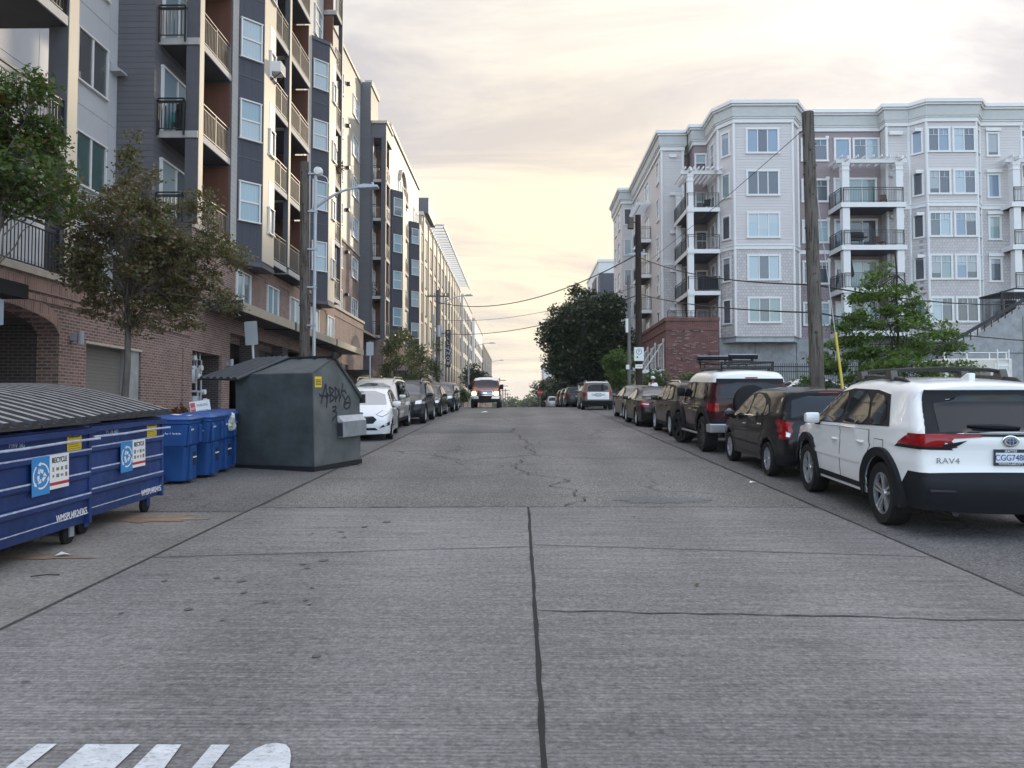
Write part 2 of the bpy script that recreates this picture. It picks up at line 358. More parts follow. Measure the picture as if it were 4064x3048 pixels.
def worn(name, col, rough, scratch, rust=(.16, .07, .03), amt=.5, bump=.35):
    """painted steel with dents, chips down to primer, scrapes and a little rust"""
    m = mat(name, col, rough, var=.3, vscale=2.0); t = m.node_tree; p = t.nodes['Principled BSDF']
    c = nd(t, 'ShaderNodeTexCoord'); src = p.inputs['Base Color'].links[0].from_socket
    mp_ = nd(t, 'ShaderNodeMapping'); mp_.inputs[3].default_value = (3, 3, 14); mp_.inputs[2].default_value = (.2, .3, .1); t.links.new(c.outputs['Object'], mp_.inputs[0])
    a = nd(t, 'ShaderNodeTexNoise', i_Scale=2.2, i_Detail=9.0, i_Roughness=.72); t.links.new(mp_.outputs[0], a.inputs[0])
    big = nd(t, 'ShaderNodeTexNoise', i_Scale=1.3, i_Detail=3.0); t.links.new(c.outputs['Object'], big.inputs[0])
    f = mth(t, 'MULTIPLY', ramp(t, a.outputs[0], (.58, 0.0), (.70, 1.0)), ramp(t, big.outputs[0], (.42, .1), (.66, 1.0)))
    o = mixc(t, mth(t, 'MULTIPLY', f, amt), src, scratch)
    r_ = nd(t, 'ShaderNodeTexNoise', i_Scale=7.0, i_Detail=8.0, i_Roughness=.75); t.links.new(c.outputs['Object'], r_.inputs[0])
    o = mixc(t, mth(t, 'MULTIPLY', ramp(t, r_.outputs[0], (.64, 0.0), (.70, 1.0)), .7), o, rust)
    t.links.new(o, p.inputs['Base Color'])
    d = nd(t, 'ShaderNodeTexNoise', i_Scale=3.2, i_Detail=2.0); t.links.new(c.outputs['Object'], d.inputs[0])
    b = nd(t, 'ShaderNodeBump', i_Strength=bump, i_Distance=.05); t.links.new(d.outputs[0], b.inputs['Height']); t.links.new(b.outputs[0], p.inputs['Normal'])
    return m
def paint(name, col, metal=0.0, rough=0.35): return mat(name, col, rough, metal * (.5 if max(col) < .2 else 1), coat=.45 if max(col) < .2 else .9, spec=.1)
# ------------------------------------------------------------------ ground, road, pavements
def strip(name, x0, x1, y0, y1, m, lift, step=1.0, xs=None, kind='structure', edge=None, parent=None, jag=0, seed=1):
    """a sheet that follows the rise of the street"""
    b = MB(); rg = random.Random(seed)
    n = max(1, int(math.ceil((y1-y0)/step))); xs = xs or [x0, x1]; k = len(xs)
    for i in range(n+1):
        y = y0 + (y1-y0)*i/n
        for x in xs: b.v.append((x + (rg.uniform(-jag, jag) if jag else 0), y, zg(y)+lift))
    for i in range(n):
        for j in range(k-1): b.f.append((i*k+j, i*k+j+1, (i+1)*k+j+1, (i+1)*k+j)); b.m.append(0)
    o = b.build(name, m, parent, smooth=True)
    if kind: o['kind'] = kind
    return o
def concrete(name, c, dark, groove=0, agg=0.0, streak=0.0, rough=0.85, cracks=0):
    m = bpy.data.materials.new(name); m.use_nodes = True; t = m.node_tree; p = t.nodes['Principled BSDF']
    g = nd(t, 'ShaderNodeNewGeometry'); pos = g.outputs['Position']
    a = nd(t, 'ShaderNodeTexNoise', i_Scale=0.55, i_Detail=9.0, i_Roughness=0.66); t.links.new(pos, a.inputs[0])
    b = nd(t, 'ShaderNodeTexNoise', i_Scale=26.0, i_Detail=6.0, i_Roughness=0.75); t.links.new(pos, b.inputs[0])
    mpn = nd(t, 'ShaderNodeMapping'); mpn.inputs[3].default_value = (0.5, 7.0, 1); t.links.new(pos, mpn.inputs[0])
    s = nd(t, 'ShaderNodeTexNoise', i_Scale=1.4, i_Detail=6.0, i_Roughness=0.7); t.links.new(mpn.outputs[0], s.inputs[0])
    f = mth(t, 'ADD', mth(t, 'MULTIPLY', a.outputs[0], 0.75 - streak), mth(t, 'MULTIPLY', s.outputs[0], streak))
    f = mth(t, 'ADD', f, mth(t, 'MULTIPLY', b.outputs[0], 0.55))
    col = mixc(t, ramp(t, f, (0.48, 0.0), (0.78, 1.0)), dark, c)
    if agg:
        v = nd(t, 'ShaderNodeTexVoronoi', i_Scale=55.0); t.links.new(pos, v.inputs[0])
        col = mixc(t, mth(t, 'MULTIPLY', ramp(t, v.outputs['Color'], (0.25, 0.0), (0.9, 1.0)), agg), col, (0.46, 0.44, 0.41))
        col = mixc(t, mth(t, 'MULTIPLY', ramp(t, v.outputs['Distance'], (0.35, 0.0), (0.75, 1.0)), agg*1.2), col, (0.05, 0.05, 0.052))
    t.links.new(col, p.inputs['Base Color']); p.inputs['Roughness'].default_value = rough; p.inputs['Specular IOR Level'].default_value = 0.35
    mp2 = nd(t, 'ShaderNodeMapping'); mp2.inputs[3].default_value = (2.2, 48.0, 1); t.links.new(pos, mp2.inputs[0])
    s2 = nd(t, 'ShaderNodeTexNoise', i_Scale=1.0, i_Detail=4.0, i_Roughness=0.7); t.links.new(mp2.outputs[0], s2.inputs[0])
    big = nd(t, 'ShaderNodeTexNoise', i_Scale=0.22, i_Detail=3.0); t.links.new(pos, big.inputs[0])
    k = mth(t, 'ADD', mth(t, 'MULTIPLY', ramp(t, s2.outputs[0], (0.3, 0.0), (0.7, 1.0)), 0.42 if groove else 0.10), mth(t, 'MULTIPLY', ramp(t, b.outputs[0], (0.32, 0.0), (0.68, 1.0)), 0.45))
    k = mth(t, 'ADD', k, mth(t, 'MULTIPLY', ramp(t, big.outputs[0], (0.35, 0.0), (0.65, 1.0)), 0.28))
    sx = nd(t, 'ShaderNodeSeparateXYZ'); t.links.new(pos, sx.inputs[0])           # tyre polish along the wheel paths
    tr_ = mth(t, 'MULTIPLY', mth(t, 'COSINE', mth(t, 'MULTIPLY', sx.outputs[0], 3.6)), mth(t, 'MULTIPLY', a.outputs[0], -.13)); k = mth(t, 'ADD', k, tr_)
    if cracks:
        nzz = nd(t, 'ShaderNodeTexNoise', i_Scale=1.4, i_Detail=5.0); t.links.new(pos, nzz.inputs[0])
        wv_ = nd(t, 'ShaderNodeVectorMath', operation='ADD'); ws = nd(t, 'ShaderNodeVectorMath', operation='SCALE'); t.links.new(nzz.outputs['Color'], ws.inputs[0]); ws.inputs['Scale'].default_value = .9
        t.links.new(pos, wv_.inputs[0]); t.links.new(ws.outputs[0], wv_.inputs[1])
        vo = nd(t, 'ShaderNodeTexVoronoi', feature='DISTANCE_TO_EDGE', i_Scale=cracks); t.links.new(wv_.outputs[0], vo.inputs[0])
        gate = ramp(t, big.outputs[0], (.44, 0.0), (.60, 1.0))
        col = mixc(t, mth(t, 'MULTIPLY', mth(t, 'MULTIPLY', ramp(t, vo.outputs['Distance'], (0.0, 1.0), (0.016, 0.0)), gate), .8), col, (.04, .038, .036))
    kk = nd(t, 'ShaderNodeVectorMath', operation='SCALE'); t.links.new(col, kk.inputs[0]); oi = nd(t, 'ShaderNodeObjectInfo'); t.links.new(mth(t, 'MULTIPLY', mth(t, 'ADD', k, 0.52 if groove else 0.58), mth(t, 'ADD', mth(t, 'MULTIPLY', oi.outputs['Random'], .22), .89)), kk.inputs['Scale'])
    t.links.new(kk.outputs[0], p.inputs['Base Color'])
    h = b.outputs[0]
    if groove:
        w = nd(t, 'ShaderNodeTexWave', bands_direction='Y', i_Scale=groove, i_Distortion=1.2, i_Detail=2.0); w.inputs['Detail Scale'].default_value = 0.6
        t.links.new(pos, w.inputs[0]); h = mth(t, 'ADD', mth(t, 'MULTIPLY', w.outputs[1], 0.55), h)
    bp = nd(t, 'ShaderNodeBump', i_Strength=0.8, i_Distance=0.015); t.links.new(h, bp.inputs['Height']); t.links.new(bp.outputs[0], p.inputs['Normal'])
    return m
M['conc'] = concrete('brushed_concrete', (0.245, 0.229, 0.218), (0.108, 0.103, 0.101), groove=9.0, streak=0.45, agg=0.16)
M['oldroad'] = concrete('worn_exposed_concrete', (0.275, 0.251, 0.226), (0.122, 0.116, 0.109), agg=0.65, streak=0.15, cracks=.30)
M['lane'] = concrete('parking_lane_asphalt', (0.155, 0.147, 0.142), (0.075, 0.072, 0.072), agg=0.4, streak=0.1, cracks=.5)
M['gutter'] = concrete('stained_gutter_concrete', (0.31, 0.288, 0.258), (0.13, 0.124, 0.116), streak=0.2, agg=0.1)
M['walk'] = concrete('pavement_concrete', (0.33, 0.32, 0.31), (0.21, 0.205, 0.20), streak=0.1)
M['soil'] = mat('ground_soil', (0.12, 0.115, 0.10), 0.9, var=0.3)
M['joint'] = mat('tar_joint', (0.022, 0.022, 0.022), 0.8, var=0.3)
M['rust'] = mat('rust_stain', (0.255, 0.185, 0.13), 0.9, var=0.3, vscale=4)
M['crack'] = mat('crack', (0.055, 0.052, 0.05), 0.9, var=.4, vscale=9)
M['rpaint'] = mat('road_paint', (0.55, 0.56, 0.57), 0.75, var=0.16, vscale=10, bump=0.3)
t_ = M['rpaint'].node_tree; p_ = t_.nodes['Principled BSDF']; s_ = p_.inputs['Base Color'].links[0].from_socket; c_ = nd(t_, 'ShaderNodeTexCoord')
w_ = nd(t_, 'ShaderNodeTexNoise', i_Scale=22.0, i_Detail=9.0, i_Roughness=.8); m_ = nd(t_, 'ShaderNodeMapping'); m_.inputs[3].default_value = (1, 2.4, 1); t_.links.new(c_.outputs['Object'], m_.inputs[0]); t_.links.new(m_.outputs[0], w_.inputs[0])
t_.links.new(mixc(t_, ramp(t_, w_.outputs[0], (.53, 0.0), (.62, .8)), s_, (.20, .19, .185)), p_.inputs['Base Color'])   # worn through to the concrete
b = MB()
ys = list(range(-80, 140, 4)) + list(range(140, 520, 20)) + [600, 800, 1500]; xs = [-700, -200, -60, -14, 0, 14, 60, 200, 700]
for y in ys:
    for x in xs: b.v.append((x, y, zg(y) - 0.03))
for i in range(len(ys)-1):
    for j in range(len(xs)-1): b.f.append((i*9+j, i*9+j+1, (i+1)*9+j+1, (i+1)*9+j)); b.m.append(0)
struct(b.build('ground', M['soil'], smooth=True))
strip('road', -6.6, 6.3, -30, 400, M['oldroad'], 0.0, 1.0)
strip('parking_road', 3.96, 6.3, -20, 72, M['lane'], 0.004)
strip('parking_road', -6.6, -3.5, 9.95, 72, M['lane'], 0.004)
for x0, x1, y0, y1 in ((-3.52, .1, -20, 7.6), (-3.52, .1, 7.6, 10.3), (.1, 3.93, -20, 5.55), (.1, 3.93, 5.55, 7.75), (.1, 3.93, 7.75, 10.3)): strip('concrete_road_slab', x0, x1, y0, y1, M['conc'], 0.008, 0.5)
strip('gutter_slab', -6.6, -3.56, -20, 9.85, M['gutter'], 0.008, 0.5)
for x0, x1 in ((-12.9, -6.6), (6.3, 11.5)):
    k = strip('pavement', x0, x1, -20, 300, M['walk'], 0.14, 1.0)
    xe = x1 if x0 < 0 else x0
    e = MB(); n = 160
    for i in range(n):
        ya, yb = -20+2*i, -18+2*i
        d = 0.15 if x0 > 0 else -0.15
        pts = [(xe, zg), (xe, zg)]
        e.add([(xe, ya, zg(ya)-.05), (xe, yb, zg(yb)-.05), (xe, yb, zg(yb)+.145), (xe, ya, zg(ya)+.145), (xe+d, yb, zg(yb)+.145), (xe+d, ya, zg(ya)+.145)], [(0,1,2,3), (3,2,4,5)])
    struct(e.build('kerb', M['stonecap']))
strip('parking_ground', 8.6, 60, 23, 53, M['lane'], 0.24, 1.0); strip('parking_ground', 11.5, 60, 4, 23, M['lane'], 0.1, 1.0)
# joints between slabs
strip('road_joint_line', 0.088, 0.118, -5, 10.3, M['joint'], 0.012, 0.25, jag=0.006)
strip('road_joint_line', -3.55, -3.522, -5, 30, M['crack'], 0.0125, 0.4, jag=0.006)
strip('road_joint_line', 3.935, 3.96, -5, 60, M['crack'], 0.0125, 0.4, jag=0.008)
def cross_line(name, pts, w, m, lift=0.0135, jag=0.0, n=60, seed=0, lbl=None):
    rg = random.Random(seed); b = MB(); P = [Vector(p) for p in pts]; q = []
    for a, c in zip(P, P[1:]):
        k = max(2, int((c-a).length/0.11))
        for i in range(k): q.append(a.lerp(c, i/k))
    q.append(P[-1]); off = 0
    for i, p in enumerate(q):
        off = off*0.75 + rg.uniform(-jag, jag); d = (q[min(i+1, len(q)-1)] - q[max(i-1, 0)]).normalized(); nr = Vector((-d.y, d.x))
        ww = w * rg.uniform(0.45, 1.25) if jag else w
        for s in (-1, 1):
            v = p + nr*(off + s*ww/2); b.v.append((v.x, v.y, zg(v.y)+lift))
    for i in range(len(q)-1): b.f.append((2*i, 2*i+1, 2*i+3, 2*i+2)); b.m.append(0)
    return struct(b.build(name, m))
cross_line('road_joint_line', [(-3.5, 7.36), (0.07, 7.86)], .014, M['crack'], seed=1)
cross_line('road_joint_line', [(0.13, 7.95), (3.93, 7.45)], .014, M['crack'], seed=2)
cross_line('road_joint_line', [(-3.5, 10.2), (0.1, 10.32), (3.93, 10.3)], .03, M['crack'], jag=.01, seed=3)
cross_line('road_crack_line', [(0.13, 5.72), (2.2, 5.55), (4.6, 5.45)], .022, M['crack'], jag=.025, seed=4)
for i, (pts, w) in enumerate([
    ([(-3.4, 24.0), (-1.0, 25.0), (-0.3, 24.9)], .10), ([(-3.4, 21.4), (-0.2, 21.9), (2.2, 21.9)], .07), ([(1.2, 26.0), (3.9, 25.6)], .07),
    ([(-2.0, 16.6), (-1.0, 16.6), (0.0, 16.9), (3.9, 16.6)], .08), ([(-2.0, 16.6), (-1.9, 17.8), (-1.5, 18.6), (-1.6, 20.0)], .05),
    ([(-3.4, 13.2), (-1.6, 13.4), (0.1, 14.1), (-0.2, 15.2), (0.0, 16.7)], .05), ([(0.1, 14.1), (0.7, 13.0), (0.6, 12.3), (0.9, 11.2), (0.7, 10.4)], .06),
    ([(0.1, 14.1), (1.2, 13.6)], .04), ([(-1.3, 16.8), (-0.9, 14.6)], .03), ([(-0.3, 25.0), (-0.2, 27.5)], .08), ([(-0.2, 24.8), (0.1, 22.2), (0.4, 17.0)], .04),
    ([(0.2, 32.0), (1.6, 31.0), (1.9, 28.0)], .05), ([(-3.4, 31.0), (3.9, 30.6)], .05), ([(-3.4, 38.0), (3.9, 37.6)], .06), ([(2.6, 19.6), (3.9, 19.4)], .04), ([(4.2, 8.4), (6.2, 8.6)], .03), ([(4.0, 14.9), (6.2, 15.2)], .05)]):
    cross_line('road_crack_line', pts, w*.42, M['crack'], jag=.085, seed=20+i)
def blotch(name, x, y, rx, ry, m, lift, seed, n=18):
    rg = random.Random(seed); b = MB(); b.v = [(x, y, zg(y)+lift)]
    for k in range(n):
        a = 2*pi*k/n; q = rg.uniform(.65, 1.15); px, py = x+rx*cos(a)*q, y+ry*sin(a)*q; b.v.append((px, py, zg(py)+lift))
    b.f = [(0, 1+k, 1+(k+1) % n) for k in range(n)]; b.m = [0]*n
    return struct(b.build(name, m))
M['oil'] = mat('oil_spot', (0.115, 0.11, 0.108), 0.7, var=.3, vscale=20)
for i, (x, y, r) in enumerate([(-2.0,7.1,.05),(-1.85,7.25,.07),(-1.92,6.95,.04),(-2.35,6.5,.06),(-1.7,6.3,.035),(-2.6,6.6,.04),(-2.2,6.15,.04),(-1.95,5.9,.05),(-2.45,5.7,.05),(-1.65,5.95,.04),(-2.1,5.45,.03),(-2.9,5.6,.03),(-1.25,4.75,.045),(-1.8,8.9,.06),(-1.6,9.2,.08),(-2.0,8.6,.05),(-2.3,8.5,.03),(-1.9,8.3,.04),(-3.0,6.5,.04),(-2.7,8.0,.03),(1.4,9.6,.03),(2.9,8.9,.03),(2.0,7.2,.02),(.8,9.1,.03)]):
    blotch('road_surface', x, y, r*.68, r*.8, M['oil'], .0145, i)
for i, (x, y, rx, ry) in enumerate([(-4.6, 9.4, .75, .28), (-5.1, 7.35, 1.0, .10), (-5.0, 5.7, .7, .35), (-5.6, 6.6, .5, .5)]):
    blotch('road_surface', x, y, rx, ry, M['rust'], .0145, 70+i, 26)
M['patch'] = concrete('dark_patch', (0.15, 0.15, 0.155), (0.10, 0.10, 0.105), agg=0.2)
blotch('road_patch_surface', 2.0, 10.95, .75, .3, M['patch'], .0045, 5, 30)
strip('road_patch_surface', -3.4, -0.3, 25.1, 26.3, M['patch'], 0.006)
# ONLY painted for oncoming drivers: upside down from here
def letter(polys, ox):
    b = MB()
    for P in polys:
        b.add([(ox + x, 3.6 - y, zg(3.6-y) + .016) for x, y in P], [tuple(range(len(P)))])
    return struct(b.build('road_marking', M['rpaint']))
Hh = 2.3
letter([[(0,0),(.115,0),(.255,1.5),(.255,0),(.34,0),(.34,Hh),(.235,Hh),(.085,.8),(.085,Hh),(0,Hh)]], -1.685)
letter([[(0,0),(.25,0),(.25,Hh),(.165,Hh),(.165,.30),(0,.30)]], -2.015)
letter([[(.10,0),(.19,0),(.19,1.2),(.32,Hh),(.22,Hh),(.145,1.5),(.07,Hh),(-.03,Hh),(.10,1.2)]], -2.34)
o_ = MB(); n = 40
for k in range(n):
    a = 2*pi*k/n
    for rx, ry in ((.19, 1.15), (.085, .86)):
        y = 3.62 - 1.15 + ry*sin(a)*1.0; x = -1.135 + math.copysign(abs(cos(a))**.75, cos(a))*rx; o_.v.append((x, y, zg(y)+.016))
for k in range(n): o_.f.append((2*k, 2*k+1, 2*((k+1) % n)+1, 2*((k+1) % n))); o_.m.append(0)
struct(o_.build('road_marking', M['rpaint']))

# ------------------------------------------------------------------ building kit
_base_link = link
WORLDP = {}
def building(name, label, cat, x, y, z, group=None):
    o = thing(name, label, cat, (x, y, z), 0, group); WORLDP[o.name] = Matrix.Translation((-x, -y, -z)); return o
def link(name, me, parent=None, smooth=False, bevel=0, loc=None, rot=None):
    o = _base_link(name, me, parent, smooth, bevel, loc, rot)
    if parent is not None and parent.name in WORLDP: o.matrix_parent_inverse = WORLDP[parent.name]
    return o
_wc = {}
def window(parent, o, th, w, h, kind='slide2', fm='white', gm='glassA', trim=0.09, sill=False, pane=True):
    """frame and sashes proud of the wall, the glass set back inside them; local x along the wall, -y outwards"""
    key = (round(w, 2), round(h, 2), kind, fm, gm, trim, pane)
    if key not in _wc:
        b = MB(); x, z = w/2, h/2; D = -.07
        b.box(-x-trim, -x, D, .02, -z, z); b.box(x, x+trim, D, .02, -z, z)
        b.box(-x-trim-.02, x+trim+.02, D-.01, .02, z, z+trim); b.box(-x-trim-.03, x+trim+.03, D-.03, .02, -z-trim, -z)
        cells = []; s = .035
        def mul(x0, x1, z0, z1): b.box(x0, x1, -.05, .0, z0, z1)
        if kind == 'dh':
            mul(-x, x, -.03, .03); cells = [(-x, x, .03, z), (-x, x, -z, -.03)]
        elif kind == 'slide2':
            mul(-s, s, -z, z); cells = [(-x, -s, -z, z), (s, x, -z, z)]
        elif kind in ('slide3', 'slide3g'):
            a = w/6
            mul(-a-s, -a+s, -z, z); mul(a-s, a+s, -z, z); cells = [(-x, -a-s, -z, z), (-a+s, a-s, -z, z), (a+s, x, -z, z)]
        elif kind == 'slide2t':
            mul(-s, s, -z, z); mul(-x, -s, z*.42, z*.42+.025); mul(s, x, z*.42, z*.42+.025); mul(-x/2-.012, -x/2+.012, z*.44, z); mul(x/2-.012, x/2+.012, z*.44, z)
            cells = [(-x, -s, -z, z), (s, x, -z, z)]
        elif kind == 'grid':
            for k in range(1, 3): mul(-x+w*k/3-.018, -x+w*k/3+.018, -z, z)
            mul(-x, x, -.018, .018)
            cells = [(-x+w*k/3, -x+w*(k+1)/3, q, q+z) for k in range(3) for q in (-z, 0)]
        else: cells = [(-x, x, -z, z)]
        fr = b; pb = MB()
        for (a0, a1, c0, c1) in cells: pb.add([(a0, -.014, c0), (a1, -.014, c0), (a1, -.014, c1), (a0, -.014, c1)], [(0,1,2,3)])
        fo = fr.build('window', M[fm]); po = pb.build('pane', M[gm])
        _wc[key] = (fo.data, po.data); bpy.data.objects.remove(fo); bpy.data.objects.remove(po)
    f, p = _wc[key]
    q = link('window', f, parent, loc=o, rot=th)
    if pane: _base_link('pane', p, q)
    return q
def rail(b, p, q, h=1.07, gap=0.115, m=0, t=0.016, posts=True):
    p, q = Vector(p), Vector(q); L = (q-p).length; n = max(2, int(L/gap)); up = Vector((0, 0, 1))
    b.bar(p+up*h, q+up*h, .055, .04, m); b.bar(p+up*(h-.14), q+up*(h-.14), .03, .03, m); b.bar(p+up*.09, q+up*.09, .03, .03, m)
    for i in range(n+1):
        a = p.lerp(q, i/n); post = posts and (i in (0, n) or abs(i-n//2) < .5 and L > 1.6)
        s = .05 if post else t
        b.box(a.x-s/2, a.x+s/2, a.y-s/2, a.y+s/2, a.z-(.12 if post else -.09), a.z+h-(0 if post else .14), m)
def balcony(root, x0, x1, y0, y1, z, rails, slabm='slab', railm='railbronze', th=0.22, soffit=True):
    b = MB(); b.box(x0, x1, y0, y1, z-th, z)
    s = b.build('balcony', M[slabm], root)
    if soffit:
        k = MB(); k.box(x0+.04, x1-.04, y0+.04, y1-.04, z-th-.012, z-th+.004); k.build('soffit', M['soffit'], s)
    r = MB()
    for p, q in rails: rail(r, (*p, z), (*q, z))
    r.build('railing', M[railm], s)
    return s
F = [-1.5, 3.0, 6.05, 9.1, 12.15, 15.2, 18.25, 21.3]; ROOF = 25.7
MP, WP, TP, PP, P2 = -10.4, -11.7, -9.7, -12.9, -12.5
# ------------------------------------------------------------------ the dark apartment block with sawtooth bays
A = building('apartment_building', 'dark grey and navy apartment block with sawtooth bays and brown brick base above the dumpsters', 'apartment building', -12, 30, -1.6)
b = MB(); b.box(-20, WP, 24.05, 41, 6.05, ROOF); b.box(WP-.01, MP, 27.15, 29.7, 6.07, ROOF); b.box(WP-.01, MP, 34.9, 39.7, 6.07, ROOF)
b.box(WP-.01, MP, 29.7, 34.9, 18.3, ROOF); b.box(WP-.01, MP-.05, 24.2, 27.15, 24.6, ROOF-.02)
b.build_each('siding_wall', M['graysiding'], A)
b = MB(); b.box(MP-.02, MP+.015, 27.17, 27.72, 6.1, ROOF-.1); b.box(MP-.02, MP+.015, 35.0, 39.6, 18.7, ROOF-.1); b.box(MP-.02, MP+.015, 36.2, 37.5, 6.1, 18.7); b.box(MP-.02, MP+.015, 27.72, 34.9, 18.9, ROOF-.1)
b.build_each('pale_siding', M['lightsiding'], A)  # pale skins on grey street faces: slanting sunlight put into the colour
b = MB(); b.box(-20, P2, 41, 59, 12.15, ROOF); b.build('siding_wall', M['creamlit'], A)
b = MB(); b.box(-20, PP, 17.8, 24.05, 3.0, ROOF)
for z in (4.0, 6.0, 9.05, 12.1, 15.2): b.box(PP, PP+.012, 17.9, 24.04, z, z+.05)
for y in (20.1, 21.4, 23.55): b.box(PP, PP+.009, y, y+.035, 3.1, 16)
b.build('panel_wall', M['panel'], A)
b = MB(); b.box(-20, -12.4, 2, 17.8, 3.0, ROOF)
b.build('cream_wall', M['cream'], A)
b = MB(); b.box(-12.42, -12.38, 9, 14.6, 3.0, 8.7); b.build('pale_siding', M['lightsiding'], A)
# brick base
bk = MB(); sol = MB(); cap = MB()
def arch(y): return 1.78 + 0.5*sqrt(max(0, 1-((y-14.4)/2.75)**2))
ysn = [11.65 + 5.5*i/28 for i in range(29)]
for ya, yb in zip(ysn, ysn[1:]):
    bk.add([(x, y, z) for x in (MP-.5, MP) for y, z in ((ya, arch(ya)), (yb, arch(yb)), (yb, 2.95), (ya, 2.95))], [(0,1,2,3), (7,6,5,4), (0,4,5,1)])
    if yb == ysn[-1]: bk.build('arch', M['brick'], A); bk = MB()
    r0, r1 = arch(ya)+.30, arch(yb)+.30
    sol.add([(MP+.02, ya, arch(ya)), (MP+.02, yb, arch(yb)), (MP+.02, yb, r1), (MP+.02, ya, r0)], [(0,1,2,3)])
bk.box(MP-.5, MP, 2, 11.65, -2.5, 2.95); bk.box(MP-.5, MP, 17.15, 18.24, -1.8, 2.95); bk.box(MP-.5, MP, 18.24, 20.9, 1.72, 2.95)
bk.box(MP-.5, MP, 20.9, 24.06, -1.5, 2.95); bk.box(MP-.06, MP+.05, 23.45, 24.06, -.95, 2.0); bk.box(MP-.5, MP, 24.06, 26.5, 2.0, 5.9)
bk.box(MP-.5, MP, 26.5, 27.3, -1.3, 5.9); bk.box(MP-.06, MP+.05, 26.45, 27.1, -.85, 2.0); bk.box(MP-.5, MP, 27.3, 50.4, 2.9, 5.9)
dk_ = MB()
for y in (29.6, 33.4, 37.2, 41.0, 44.6): dk_.box(MP-.5, MP-.01, y, y+.8, -1, 2.9)
bk.box(MP-2.2, MP, 46.2, 50.4, -1, 2.9); bk.box(-20, MP-.02, 50.38, 50.6, 0, 5.9)
bk.box(-20, P2-.02, 41, 59.02, -1, 12.15)
bk.build_each('brick_wall', M['brick'], A)
sol.box(MP, MP+.03, 2, 24.0, 2.62, 2.95); sol.box(MP, MP+.045, 2, 24.0, 2.42, 2.55); sol.box(MP, MP+.035, 27.3, 50.4, 5.45, 5.8)
for yc in (28.5, 31.9, 35.0, 38.5, 41.6): sol.box(MP, MP+.03, yc-.95, yc+.95, 5.32, 5.5)
sol.build('soldier_course', M['soldier'], A)
cap.box(MP-.6, MP+.1, 2, 24.05, 2.95, 3.1); cap.box(MP-2, MP+.08, 24.05, 50.6, 5.9, 6.05); cap.box(P2-.2, P2+.06, 41.0, 59, 12.1, 12.25)
cap.box(MP-.06, MP+.07, 23.43, 24.08, -1.4, -.35); cap.box(MP-.06, MP+.07, 26.43, 27.12, -1.3, -.3)
cap.build_each('stone_cap', M['stonecap'], A)
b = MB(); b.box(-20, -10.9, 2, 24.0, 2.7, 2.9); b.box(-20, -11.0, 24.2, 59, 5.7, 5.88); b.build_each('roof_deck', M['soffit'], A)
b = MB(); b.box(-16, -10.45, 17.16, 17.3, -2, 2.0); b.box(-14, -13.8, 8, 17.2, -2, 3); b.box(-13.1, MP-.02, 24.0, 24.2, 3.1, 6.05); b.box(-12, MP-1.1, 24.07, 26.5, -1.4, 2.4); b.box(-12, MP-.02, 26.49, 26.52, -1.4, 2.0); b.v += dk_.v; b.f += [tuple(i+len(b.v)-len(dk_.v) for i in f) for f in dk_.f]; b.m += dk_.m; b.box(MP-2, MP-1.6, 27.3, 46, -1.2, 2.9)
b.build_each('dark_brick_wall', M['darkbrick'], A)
b = MB(); b.box(-14, -10.92, 8, 17.15, 2.15, 2.3); b.build('arch_ceiling', M['wood'], A)
b = MB(); b.box(MP-.36, MP-.3, 18.24, 20.4, -1.4, 1.72); b.build('garage_door', M['garage'], A)
b = MB(); b.box(MP-.4, MP-.05, 20.4, 20.88, -1.4, 1.72); b.build('door_jamb', M['concwall'], A)
b = MB(); b.box(MP-.16, MP+.02, 18.2, 20.92, 1.68, 1.74); b.build('lintel', M['stonecap'], A)
# wall lamp, shop fronts, canopy
for y, z in ((17.62, 1.75), (26.9, 1.75)):
    b = MB(); b.box(MP, MP+.16, y-.06, y+.06, z-.07, z+.07); b.lathe([(0, -.16), (.07, -.16), (.07, .16), (0, .16)], (MP+.22, y, z)); b.build('wall_lamp', mat('grey_lamp', (.36, .38, .42), .5, .3), A)
for y0 in (30.4, 34.2, 38.0, 41.8):
    window(A, (MP-.42, y0+1.5, .95), R(90), 2.7, 3.2, 'grid', 'darkmetal', 'glassD', .06)
cb = MB(); fs = MB()
for y0, y1 in ((25.0, 31.0), (31.15, 38.0), (38.15, 44.6)):
    cb.box(MP, -9.2, y0, y1, 3.42, 3.66); fs.box(-9.22, -9.15, y0-.02, y1+.02, 3.37, 3.68)
for y in (31.07, 38.07, 25.0): cb.box(MP, -9.14, y-.11, y+.11, 3.38, 3.7)
c = cb.build('canopy', M['darkmetal'], A); fs.build('fascia', mat('khaki_fascia', (.34, .30, .235), .5, var=.1), c)
# arched window near the end of the base
b = MB()
for k in range(16):
    a0, a1 = pi*k/16, pi*(k+1)/16
    b.add([(MP+.02, 48.2, 3.7), (MP+.02, 48.2+1.5*cos(a0), 3.7+1.2*sin(a0)), (MP+.02, 48.2+1.5*cos(a1), 3.7+1.2*sin(a1))], [(0, 1, 2)])
b.build('arched_window', M['soffit'], A)
b = MB(); b.box(MP-.05, -9.4, 9, 14.5, 2.18, 2.45); b.build('awning', M['darkmetal'], A)
b = MB(); b.box(MP-.3, -9.0, 45.6, 53.5, 2.3, 2.6); b.build('entrance_canopy', M['darkmetal'], A)
lampm = mat('lit_tube', (1, .85, .45), .3, emit=(1.0, .78, .30), estr=6)
for y, z in ((51.5, 1.75), (52.4, 1.4)):
    b = MB(); b.box(-10.9, -10.0, y, y+.12, z, z+.07); b.build('entrance_light', lampm, A)
b = MB(); b.box(-13, -11.0, 50.7, 58.9, -.2, 2.3); b.box(-11.4, -11.2, 53.4, 53.6, 0, 6); b.build_each('dark_brick_wall', M['darkbrick'], A)
